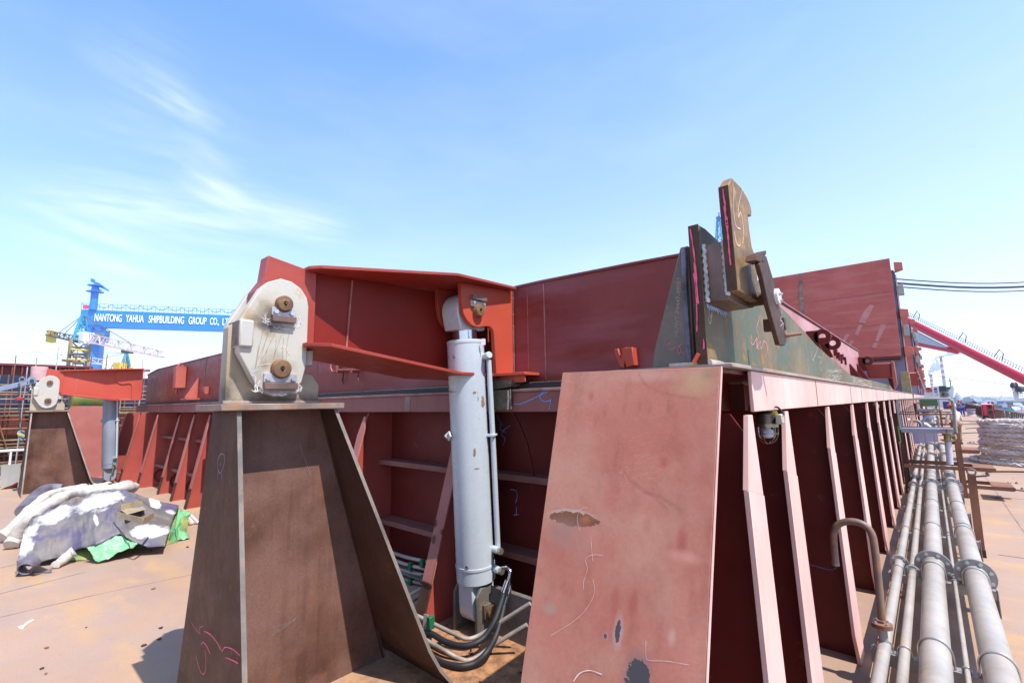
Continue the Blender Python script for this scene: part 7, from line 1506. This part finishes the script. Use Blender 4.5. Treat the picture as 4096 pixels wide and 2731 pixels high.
mb = MB(); mb.tube([p + Vector((0, 0, .05)), p + Vector((0, 0, .55))], .012, 6); mb.tube([p + Vector((0, math.cos(rad(a)) * .06, .60 + math.sin(rad(a)) * .07)) for a in range(0, 360, 30)], .014, 6, closed=True); tag(mb.build('shackle_wire', galv), 'thin wire with a shackle holding the small red weight', 'shackle')

# ------------------------------------------------------------------ blue gantry crane
def hz(fr, a, c, Z): return hit(fr, a, c, Z=Z)
gb_ = plain('gantry_blue', (.004, .17, .55), .45, var=.06, scale=.05, bump=0); gd = plain('gantry_blue_dark', (.005, .10, .36), .5, var=.06, scale=.05, bump=0)
ZT = 80.0; g0, g1 = hz('z1', 745, 660, ZT), hz('z1', 2140, 715, ZT); gdir = (g1 - g0); gdir.z = 0; GL = gdir.length; gdir.normalize(); gback = Vector((-gdir.y, gdir.x, 0)); 
if gback.dot(g0) < 0: gback = -gback
def gp(fr, a, c):
    """point on the front face of the girder"""
    return hit(fr, a, c, pl=(g0, gback))
gc = thing('gantry_crane', 'huge blue shipyard gantry crane with white lettering along its girder', 'gantry crane', (g0.x, g0.y, -10))
zb_ = gp('z1', 1500, 838).z
mb = MB(); mb.prism([Vector((g0.x, g0.y, zb_)), Vector((g0.x, g0.y, ZT)), g0 + gdir * GL * 1.6, Vector((g0.x, g0.y, zb_)) + gdir * GL * 1.6], gback * 9); mb.build('girder', gb_, gc)
lo_ = [gp('z1', *q) for q in ((742, 780), (738, 818), (920, 818), (960, 800))]; mb = MB(); mb.prism([Vector((g0.x, g0.y, zb_ + 1)), lo_[1], lo_[2], gp('z1', 965, 800)], gback * 8.5); mb.build('girder_haunch', gb_, gc)
l_ = [gp('z1', *q) for q in ((778, 818), (925, 818), (905, 950), (882, 1230), (755, 1230))]
mb = MB(); q0, q1, q2, q3 = l_[0] + gback * 1, l_[1] + gback * 1, l_[3] + gback * 1, l_[4] + gback * 1; dn = (q2 - q1) * .9
mid0, mid1 = q0 + (q1 - q0) * .62 - gback * 4, q3 + (q2 - q3) * .55 - gback * 3
k_ = 1.9
ext = lambda a_, c_: a_ + (c_ - a_) * k_
mb.add([q0, mid0, q1, q0 + gback * 8, q1 + gback * 8, ext(q0, q3), ext(mid0, mid1), ext(q1, q2), ext(q0, q3) + gback * 8, ext(q1, q2) + gback * 8], [(0, 1, 6, 5), (1, 2, 7, 6), (2, 4, 9, 7), (4, 3, 8, 9), (3, 0, 5, 8)])
mb.build('leg', gb_, gc)
mb = MB(); c0 = gp('N', 975, 1000); mb.obox(c0 - gback * 3, gdir * 4.4, gback * 3, Vector((0, 0, 4.5))); mb.build('cabin', gd, gc); mb = MB(); mb.obox(c0 - gback * 6.1, gdir * 3.5, gback * .1, Vector((0, 0, 2.5))); mb.build('cabin_window', plain('cabin_glass', (.10, .16, .2), .2), gc)
mb = MB(); a_, c_ = gp('N', 600, 838), gp('N', 985, 880); mb.bar(Vector((a_.x, a_.y, a_.z)), Vector((gp('N', 700, 842).x, gp('N', 700, 842).y, gp('N', 700, 842).z)), 3, .6); mb.bar(gp('N', 840, 845) - gback * 4, gp('N', 985, 882) - gback * 4, 3, .8); mb.build('platform', gd, gc)
n = 40
mb = MB()
for h_ in (2.4, 5.0):
    mb.bar(g0 + Vector((0, 0, h_)), g0 + gdir * GL * 1.1 + Vector((0, 0, h_)), .22, .22)
for i in range(n + 1): p_ = g0 + gdir * GL * 1.1 * i / n; mb.bar(p_, p_ + Vector((0, 0, 5.2)), .22, .22)
for i in range(12):
    a_ = g0 + gdir * GL * 1.1 * i / 12 + Vector((0, 0, 5)); c_ = g0 + gdir * GL * 1.1 * (i + 1) / 12 + Vector((0, 0, 5)); mb.tube([a_ + (c_ - a_) * k / 6 - Vector((0, 0, 3.2 * math.sin(math.pi * k / 6))) for k in range(7)], .22, 5)
mb.build('girder_railing', gd, gc)
cA, cB = gp('N', 828, 595), gp('N', 862, 330); cC = gp('N', 868, 240)
mb = MB(); mb.tube([cA, cB], [2.6, 2.2], 16); mb.tube([cB, cC], [2.9, 2.0], 16); mb.lathe(cB, (0, 0, 1), [(0, 5.5), (.5, 5.5)], 16); mb.lathe(cC, (0, 0, 1), [(0, 5), (.5, 5)], 16); mb.build('jib_column', gb_, gc)
mb = MB(); mb.prism([gp('N', *q) for q in ((795, 125), (832, 132), (834, 165), (905, 185), (950, 220), (1045, 290), (1035, 305), (935, 262), (900, 235), (845, 225), (845, 198), (790, 172))], gback * 3); mb.build('jib', gb_, gc)
mb = MB(); mb.bar(gp('N', 885, 296), gp('N', 955, 300), 2, .6); mb.bar(gp('N', 800, 320), gp('N', 785, 520), .3, .3); mb.bar(gp('N', 828, 320), gp('N', 812, 520), .3, .3); 
for k in range(14): mb.bar(gp('N', 800 - k, 320 + 14 * k), gp('N', 828 - k, 320 + 14 * k), .2, .2)
mb.build('jib_ladder', gd, gc)
mb = MB(); mb.obox(gp('N', 725, 550), gdir * 1.9, gback * .1, Vector((0, 0, 1.7))); mb.build('red_flag', plain('flag_red', (.72, .03, .06), .6), gc)
t0_ = gp('z1', 866, 765) - gback * .6; t1_ = gp('z1', 2126, 807) - gback * .6; hgt = (gp('z1', 900, 700) - gp('z1', 900, 768)).length
wl = plain('sign_white', (.85, .85, .85), .5)
words = (('NANTONG', 866, 1115), ('YAHUA', 1155, 1322), ('SHIPBUILDING', 1364, 1688), ('GROUP', 1730, 1893), ('CO.,', 1927, 2010), ('LTD.', 2040, 2138))
for wd_, xa_, xb_ in words:
    u = (xa_ - 866) / (2126 - 866); ya_ = 766 + (2 if u == 0 else 0) + u * 40; yb_ = 766 + (xb_ - 866) / 1260 * 40
    pa_, pb_ = gp('z1', xa_, ya_) - gback * .5, gp('z1', xb_, yb_) - gback * .5; pa_.z = pb_.z = (pa_.z + pb_.z) / 2
    text_obj('girder_lettering', wd_, wl, gc, pa_, pb_ - pa_, (0, 0, 1), hgt / .70, .1, (pb_ - pa_).length, bold=.008)

# ------------------------------------------------------------------ tower cranes
def lattice(mb, a, c, w0, w1, n, r, tri=False, up=Vector((0, 0, 1))):
    a, c = Vector(a), Vector(c); d_ = (c - a).normalized(); s_ = d_.cross(up); s_ = s_.normalized() if s_.length > .05 else Vector((1, 0, 0)); u_ = s_.cross(d_)
    def corner(i, k):
        w = w0 + (w1 - w0) * i / n; p = a + (c - a) * i / n
        if tri: return p + ((s_ * w / 2, -s_ * w / 2, u_ * w * 1.1)[k % 3])
        return p + s_ * w / 2 * (1 if k in (0, 1) else -1) + u_ * w / 2 * (1 if k in (1, 2) else -1)
    m = 3 if tri else 4
    for k in range(m): mb.bar(corner(0, k), corner(n, k), r, r)
    for i in range(n):
        for k in range(m):
            mb.bar(corner(i, k), corner(i, (k + 1) % m), r * .6, r * .6); mb.bar(corner(i, k) if i % 2 else corner(i + 1, k), corner(i + 1, (k + 1) % m) if i % 2 else corner(i, (k + 1) % m), r * .6, r * .6)
ylw = plain('crane_yellow', (.62, .42, .02), .5, bump=0); ylp = plain('jib_faded_yellow', (.55, .45, .35), .6, bump=0); cyb = plain('crane_cyan', (.04, .28, .45), .5, bump=0); pk_ = plain('jib_pink_white', (.60, .45, .46), .6, bump=0); dkb = plain('crane_dark', (.10, .07, .05), .6, bump=0)
def tower(dist, fr, base, neck, apex, jtip, ctip, label, colt, cola, colj, w, cab=True):
    t_ = thing('tower_crane', label, 'tower crane', far(fr, *base, dist), 'tower cranes behind the neighbour ship')
    nk, ax_ = far(fr, *neck, dist), far(fr, *apex, dist); bs_ = Vector((nk.x, nk.y, -10)); ax_.x, ax_.y = nk.x, nk.y
    mb = MB(); lattice(mb, bs_, nk, w, w, max(6, int((nk.z + 10) / w)), w * .14, up=Vector((0, 1, 0))); mb.build('mast', colt, t_)
    mb = MB(); lattice(mb, nk, ax_, w * .8, w * .15, 6, w * .10, up=Vector((0, 1, 0))); mb.build('apex_frame', cola, t_)
    jt, ct = jtip, ctip; dj = (jt - nk); L_ = dj.length
    mb = MB(); lattice(mb, nk, jt, w * .55, w * .35, int(L_ / (w * .7)), w * .07, tri=True); mb.build('jib', colj, t_)
    mb = MB(); lattice(mb, nk, ct, w * .4, w * .3, 7, w * .05); mb.bar(nk - Vector((0, 0, w * .2)), ct - Vector((0, 0, w * .2)), w * .4, w * .08); mb.build('counter_jib', dkb, t_)
    mb = MB(); mb.obox(ct + (nk - ct) * .10 - Vector((0, 0, w * .25)), (nk - ct).normalized() * w * .30, Vector((0, 1, 0)).cross((nk - ct).normalized()).normalized() * w * .5 if False else Vector((.2, .12, 0)) * w, Vector((0, 0, w * .42))); mb.build('counterweight', ylw, t_)
    mb = MB(); mb.tube([ax_, nk + (jt - nk) * .68 + Vector((0, 0, w * .4))], w * .03, 4); mb.tube([ax_, nk + (jt - nk) * .32 + Vector((0, 0, w * .4))], w * .03, 4); mb.tube([ax_, nk + (ct - nk) * .75], w * .03, 4); mb.tube([ax_, nk + (ct - nk) * .55], w * .03, 4); mb.build('tie_rod', dkb, t_)
    if cab: mb = MB(); mb.obox(nk + (jt - nk).normalized() * w * .7 + Vector((0, 0, w * .25)), (jt - nk).normalized() * w * .28, Vector((0, w * .3, 0)), Vector((0, 0, w * .4))); cb_ = mb.build('cab', white_paint, t_)
    p = nk + (jt - nk) * .60; mb = MB(); mb.obox(p - Vector((0, 0, w * .12)), (jt - nk).normalized() * w * .3, Vector((0, w * .2, 0)), Vector((0, 0, w * .10))); mb.tube([p, p - Vector((0, 0, w * 2.2))], w * .02, 4); mb.build('trolley', dkb, t_)
    return t_
d1 = 260
nk1 = far('N', 665, 1020, d1)
def lvl(fr, a, c, z): return hit(fr, a, c, Z=z)
j1 = lvl('z1', 1490, 1103, nk1.z); 
j1 = far('z1', 1490, 1100, 215); c1 = far('N', 165, 935, 275)
tower(d1, 'N', (600, 1460), (640, 1045), (702, 675), j1, c1, 'nearest tower crane with yellow counterweight, in front of the gantry leg', plain('mast_tan', (.28, .19, .09), .6, bump=0), cyb, pk_, 6.5 * d1 / 300)
d2 = 330; j2 = far('z1', 240, 1068, 330); nk2 = far('z1', 1150, 1195, d2); c2 = far('z1', 1195, 1205, 325)
tower(d2, 'z1', (1150, 1300), (1150, 1195), (1153, 1058), j2, far('z1', 1090, 1195, 300) if False else c2, 'tower crane with blue apex and long yellow jib reaching left, right of the gantry leg', cyb, cyb, ylp, 4.6 * d2 / 300, False)
mb = MB(); p = far('z1', 1100, 1195, 310); mb.obox(p, Vector((2, 1, 0)), Vector((-.8, 1.6, 0)), Vector((0, 0, 2.4))); tag(mb.build('yellow_machine_box', ylw), 'small yellow machine box on the skyline left of the blue crane apex', 'machine box')
t3 = thing('climbing_frame', 'brown and yellow climbing platforms round the nearest tower crane mast', 'platform frame', far('N', 640, 1250, d1 - 6))
for i, (a0, c0, a1) in enumerate(((520, 1150, 735), (500, 1185, 760), (470, 1253, 640), (520, 1290, 700), (455, 1330, 735), (510, 1375, 700), (520, 1395, 660))):
    p0_, p1_ = far('N', a0, c0, d1 - 5), far('N', a1, c0 + (a1 - a0) * .06, d1 - 5); mb = MB(); mb.bar(p0_, p1_, 3.0, .5); mb.build('deck_plank', (dkb, ylw, dkb)[i % 3], t3)
for i in range(9):
    a = 470 + 32 * i; mb = MB(); mb.bar(far('N', a, 1130 + (i % 3) * 60, d1 - 6), far('N', a + 4, 1200 + (i % 3) * 60, d1 - 6), .18, .18); mb.build('rail_post', dkb, t3)
ms = thing('ship_mast', 'small white ship mast with crossbars on the skyline', 'mast', far('z1', 1293, 1210, 200)); mb = MB(); mb.cyl(far('z1', 1293, 1230, 200), far('z1', 1290, 1148, 200), 1.1, .3, 8); mb.build('pole', white_paint, ms)
for c, w_ in ((1165, 26), (1180, 32), (1195, 20)): mb = MB(); mb.bar(far('z1', 1293 - w_, c, 200), far('z1', 1293 + w_, c - 1, 200), .35, .5); mb.build('cross_arm', white_paint, ms)
mb = MB(); mb.bar(far('z1', 850, 1214, 90), far('z1', 1380, 1222, 90), 1.5, .25); tag(mb.build('distant_rail', MATS['neighbour_red_dark']), 'thin dark red deck edge on the skyline behind the far arm', 'deck edge')
for i, (a, c) in enumerate(((958, 1200), (1020, 1195))): mb = MB(); p = far('z1', a, c + 14, 120); mb.bar(p, far('z1', a + (8 if i == 0 else 14), c - 22 * (i + .3), 120), .12, .12); mb.bar(p, far('z1', a - 14, c + 5, 120), .12, .12); tag(mb.build('small_davit', gd), 'tiny blue davit on the skyline, %s one' % ('left' if i == 0 else 'right'), 'davit', 'tiny blue davits')

# ------------------------------------------------------------------ tarpaulin heap
HM = [(178, 985, .03), (290, 968, .05), (400, 965, .06), (530, 925, .10), (640, 905, .08), (760, 848, .13), (860, 805, .20), (920, 790, .22), (1000, 778, .25), (1100, 742, .27), (1180, 700, .30), (1250, 668, .33), (1310, 695, .30), (1400, 750, .22), (1550, 790, .15), (1725, 800, .12)]
RG = [(262, 655, .36), (300, 560, .42), (360, 500, .48), (450, 430, .54), (570, 375, .60), (680, 335, .65), (780, 312, .68), (850, 295, .70), (930, 272, .72), (1030, 255, .74), (1120, 242, .75), (1210, 235, .75), (1300, 240, .74), (1420, 268, .70), (1600, 325, .58), (1865, 400, .42)]
def lerp_list(L, u):
    k = u * (len(L) - 1); i = min(int(k), len(L) - 2); f = k - i
    a_, c_ = Vector(L[i]), Vector(L[i + 1]); return a_ + (c_ - a_) * f
def tp(v): return hit('T', v[0], v[1], Z=v[2])
def sheet(u, v):
    h_ = lerp_list(HM, u); r_ = lerp_list(RG, u); P0 = tp(h_); P1 = tp(r_)
    if v <= .62:
        w_ = v / .62; p = P0.lerp(P1, w_); p.z = h_.z + (r_.z - h_.z) * (math.sin(w_ * math.pi / 2) ** .85)
    else:
        w_ = (v - .62) / .38; bk = Vector((P1.x, P1.y, 0)).normalized(); p = P1 + bk * 1.0 * w_; p.z = r_.z * (1 - w_ ** 1.6) + .03
    fold = .045 * noise.noise(Vector((u * 5.5 + v * 2.5, v * 2.2, 3.3))) + .028 * noise.noise(Vector((u * 14 - v * 7, v * 6, 9.1))) + .010 * noise.noise(Vector((u * 40 + v * 20, v * 22, 5)))
    ridge = .035 - .09 * abs(noise.noise(Vector((u * 8 + v * 5, v * 4 - u * 2, 7.7)))) - .035 * abs(noise.noise(Vector((u * 19 - v * 8, v * 9 + u * 3, 2.2))))
    e_ = min(1, v * 6) * (1 if v < .95 else .3)
    p.z = max(.012, p.z + (fold + ridge) * (.35 + .65 * e_)); 
    return p
ts = lambda a, c, z: hit('T', a, c, Z=z)
WH = (.52, .49, .48)
tarp_m = steel('mottled_tarpaulin', (.115, .095, .085), .25, (.21, .18, .16), rough=.55, streak=0, bump=.25, scale=1.2, patch=((.095, .075, .13), 1.8, .48, .62), fine=.15, spec=.6,
   spots=[(ts(600, 510, .45), (0.34, 0.26, .35), WH, 1.05), (ts(560, 580, .38), (0.28, 0.19, .35), WH, 1.05), (ts(1000, 370, .62), (0.46, 0.26, .35), WH, 1.05), (ts(1180, 330, .65), (0.34, 0.15, .35), WH, 1.05), (ts(300, 720, .25), (0.25, 0.17, .35), WH, 1.05), (ts(240, 850, .15), (0.22, 0.12, .35), WH, 1.05),
          (ts(1650, 730, .15), (0.19, 0.22, .35), WH, 1.05), (ts(1480, 690, .25), (0.15, 0.17, .35), WH, 1.05), (ts(1440, 290, .6), (0.19, 0.12, .35), WH, 1.05), (ts(1790, 520, .3), (0.15, 0.12, .35), WH, 1.05), (ts(1620, 380, .5), (0.28, 0.09, .35), WH, 1.05), (ts(1000, 580, .42), (0.22, 0.03, .35), WH, 1.05)])
tarp = thing('tarpaulin', 'grey and violet mottled tarpaulin with white patches draped over a heap', 'tarpaulin', ts(900, 800, 0))
mb = MB(); mb.grid(sheet, 150, 64); mb.build('main_sheet', tarp_m, tarp, solid=.006)
mb = MB(); mb.tube(bez([ts(240, 430, .35), ts(330, 330, .45), ts(430, 235, .55), ts(520, 200, .58), (ts(640, 205, .55))], 6), .12, 14); mb.build('rolled_fold', steel('dark_tarp', (.10, .085, .11), .3, (.18, .16, .19), rough=.6, scale=3, bump=.4), tarp)
mb = MB(); mb.grid(lambda u, v: ts(370 + 170 * u - 130 * v * (1 - u), 985 + 60 * u + 100 * v * (1 - u * .8), .16 * (1 - v) * (1 - u) + .01), 10, 8); mb.build('corner_flap', D.materials['dark_tarp'], tarp, solid=.005)
ca, cb2 = ts(265, 1035, .10), ts(345, 975, .12); mb = MB(); mb.tube(bez([ca, (ca + cb2) / 2 + Vector((0, 0, .02)), cb2], 6), .085, 18, cap=False); mb.build('curled_edge', D.materials['dark_tarp'], tarp, solid=.008)
mb = MB(); mb.grid(lambda u, v: ts(178 + 75 * u - 8 * v + 5 * math.sin(v * 5), 945 + 30 * u + 165 * v * (1 - .35 * u), .15 * (1 - v) + .012), 10, 12); mb.build('corner_flap', tarp_m, tarp, solid=.005)
# bulk under the tarpaulin and the green sheets
def heap(u, v):
    F_ = [(575, 985), (700, 962), (860, 948), (1000, 925), (1180, 880), (1340, 840), (1540, 815), (1760, 780), (1950, 720)]
    k = u * 8; i = min(int(k), 7); f = k - i; a = F_[i][0] + (F_[i + 1][0] - F_[i][0]) * f; c = F_[i][1] + (F_[i + 1][1] - F_[i][1]) * f
    P0 = hit('T', a, c, Z=0); bk = Vector((P0.x, P0.y, 0)).normalized(); p = P0 + bk * (1.3 * v); p.z = .01 + .30 * math.sin(min(1, v * 2.2) * math.pi / 2) * (1 - .9 * max(0, v - .6) / .4) + .03 * noise.noise(p * 5); p.z = max(.005, p.z); return p
gt = steel('green_tarpaulin', (.10, .36, .15), .15, (.20, .47, .23), rough=.45, streak=0, scale=2.5, bump=.3, patch=((.42, .45, .10), 3, .60, .75))
gt2 = steel('olive_tarpaulin', (.10, .16, .07), .3, (.28, .30, .06), rough=.6, streak=0, scale=3, bump=.5, patch=((.03, .22, .15), 4, .5, .62))
gs_ = thing('green_sheet', 'bright green plastic sheet sticking out under the front of the tarpaulin', 'plastic sheet', ts(1100, 850, 0))
mb = MB(); mb.grid(heap, 60, 20); mb.build('folded_bulk', gt2, gs_)
def flap(c4, n1, n2, amp, seed):
    A_, B_, C_, D_ = [Vector(c) for c in c4]
    def f(u, v):
        q = A_.lerp(B_, u).lerp(D_.lerp(C_, u), v); p = tp(q); w_ = noise.noise(Vector((u * 5 + seed, v * 4, seed))) + .5 * noise.noise(Vector((u * 12, v * 10 + seed, seed)))
        p.z = max(.008, p.z + amp * w_ - .35 * amp); return p
    mb = MB(); mb.grid(f, n1, n2); return mb
flap([(905, 795, .24), (1255, 672, .32), (1440, 765, .20), (1025, 965, .02)], 34, 24, .035, 1.3).build('front_flap', gt, gs_, solid=.004)
g2_ = thing('green_sheet', 'crumpled green plastic sheet hanging at the right end of the heap, with white poles', 'plastic sheet', ts(1900, 600, 0))
flap([(1865, 395, .42), (2005, 445, .34), (1960, 500, .24), (1830, 600, .22)], 18, 16, .03, 4.1).build('upper_flap', gt, g2_, solid=.004)
flap([(1830, 590, .24), (1940, 520, .22), (1900, 640, .10), (1850, 740, .02)], 14, 16, .03, 8.1).build('hanging_flap', gt, g2_, solid=.004)
flap([(1780, 640, .20), (1935, 570, .18), (1985, 710, .02), (1760, 735, .05)], 20, 14, .04, 6.6).build('lower_flap', gt, g2_, solid=.004)
for i, (p0_, p1_) in enumerate((((1960, 480), (2020, 555)), ((1990, 465), (2075, 550)), ((1940, 500), (1990, 560)))):
    mb = MB(); mb.tube([ts(*p0_, .16), ts(*p1_, .03)], .022, 8); tag(mb.build('pole', plain('cream_pole', (.62, .56, .46), .7) if not i else MATS['cream_pole']), 'short cream pole end poking out of the green sheet, %s one' % ('middle', 'rightmost', 'leftmost')[i], 'pole', 'cream pole ends')
# white cloth rolls lying along the ridge
cloth = steel('grubby_white_cloth', (.46, .41, .35), .15, (.58, .54, .48), rough=.85, streak=0, scale=2.5, bump=.4, rust=.12, rustcol=(.40, .33, .25))
def roll(pts, r, lab, seed):
    c_ = bez([ts(*q) for q in pts], 14); m = len(c_)
    rs = [r * (.85 + .30 * noise.noise(Vector((i * .06, seed, 0))) + .05 * noise.noise(Vector((i * .3, seed, 4)))) * (.6 if i in (0, m - 1) else 1) for i in range(m)]
    mb = MB(); mb.tube(c_, rs, 16); 
    for k in range(len(mb.v)):
        v_ = mb.v[k]; mb.v[k] = v_ + Vector((0, 0, .025 * noise.noise(v_ * 6 + Vector((seed, 0, 0))))) + Vector((.02 * noise.noise(v_ * 9), .02 * noise.noise(v_ * 9 + Vector((5, 5, 5))), 0))
        if mb.v[k].z < .01: mb.v[k].z = .01
    return tag(mb.build('cloth_roll', cloth), lab, 'cloth roll', 'white cloth rolls on the heap')
roll([(5, 705, .10), (75, 650, .16), (170, 560, .28), (270, 455, .42), (380, 360, .52), (500, 275, .62), (620, 225, .70), (760, 200, .74), (900, 185, .76)], .10, 'longest twisted white cloth roll, its end at the left edge of the photo', 1.5)
roll([(115, 790, .06), (165, 720, .14), (235, 610, .30), (330, 500, .46), (450, 400, .58), (580, 320, .68), (700, 260, .74), (850, 225, .78), (1000, 205, .80), (1160, 195, .80), (1290, 180, .80), (1400, 185, .72)], .115, 'thick white cloth roll along the ridge of the heap, lower one', 7.2)
roll([(800, 215, .80), (900, 190, .82), (1030, 160, .82), (1155, 135, .80)], .05, 'thin white cloth roll on top, ending in the air above the heap', 4.4)
roll([(575, 985, .06), (640, 950, .07), (720, 890, .12), (780, 850, .16)], .075, 'short dirty white roll showing under the front hem of the tarpaulin', 9.9)
# steel channel bracket lying on the tarpaulin
br_ = thing('channel_bracket', 'small tan steel channel bracket with bolt holes lying on the tarpaulin', 'bracket', ts(1400, 500, .62))
tan = steel('tan_scuffed_steel', (.33, .24, .13), .2, (.42, .33, .2), rough=.5, rust=.2, chips=.3, scale=5, bump=.2)
zB = .56; a_, b2_, c2_, d2_ = ts(1205, 490, zB), ts(1490, 560, zB), ts(1600, 500, zB), ts(1260, 440, zB)
def wall(p, q, h, th=.008):
    mb = MB(); n_ = (q - p).cross(Vector((0, 0, 1))).normalized() * th; mb.prism([p, q, q + n_, p + n_], (0, 0, h)); return mb
wall(a_, b2_, .085).build('front_web', tan, br_, bevel=.002); wall(b2_, c2_, .085).build('end_plate', tan, br_, bevel=.002)
e1 = ts(1480, 395, zB); wall(d2_ + Vector((0, 0, .03)), e1 + Vector((0, 0, .03)), .09).build('rear_web', tan, br_, bevel=.002); mb = MB(); mb.prism([d2_ + Vector((0, 0, .03)), e1 + Vector((0, 0, .03)), ts(1530, 410, zB + .03), ts(1330, 465, zB + .03)], (0, 0, .008)); mb.build('rear_flange', tan, br_, bevel=.002)
nrm_f = (b2_ - a_).cross(Vector((0, 0, 1))).normalized(); nrm_f = nrm_f if nrm_f.dot(EYE - a_) > 0 else -nrm_f
for u in (.10, .42, .60, .85):
    mb = MB(); p = a_ + (b2_ - a_) * u + Vector((0, 0, .045)) + nrm_f * .0005; mb.lathe(p, nrm_f, [(0, .012), (.0012, .012)], 14); mb.build('bolt_hole', black_rubber, br_)
# paint splash on the deck at bottom left
mb = MB(); mb.prism([hit('G', *q, Z=.002) for q in ((165, 250), (195, 240), (215, 238), (250, 205), (310, 178), (322, 182), (270, 215), (228, 245), (215, 268), (190, 270))], (0, 0, .003)); tag(mb.build('paint_splash', chalk_white), 'small white paint splash on the deck at the bottom left', 'paint splash')

cr_ = thing('crane_apex', 'thin blue crane apex peeping out between the two stopper plates', 'crane', far('h', 655, 480, 300))
mb = MB(); lattice(mb, far('h', 662, 700, 300), far('h', 655, 400, 300), 5, 2, 8, .5, up=Vector((0, 1, 0))); mb.build('lattice_mast', cyb, cr_)
mb = MB(); mb.bar(far('h', 642, 400, 300), far('h', 666, 385, 300), 1.6, 3.0); mb.bar(far('h', 655, 385, 300), far('h', 655, 350, 300), .5, .5); mb.build('apex_head', gd, cr_)
# ------------------------------------------------------------------ haze over the river and the yard
hz_m = D.materials.new('haze_air'); t = nt(hz_m); b = NB(t)
vol = b.n('ShaderNodeVolumePrincipled', inp={'Color': (.9, .94, 1.0, 1), 'Density': .00014, 'Anisotropy': .2}); o = b.n('ShaderNodeOutputMaterial'); t.links.new(vol.outputs[0], o.inputs[1])
mb = MB(); mb.box((-3400, -1500, -13), (3400, 3600, 150)); o_ = mb.build('haze', hz_m); o_['kind'] = 'stuff'
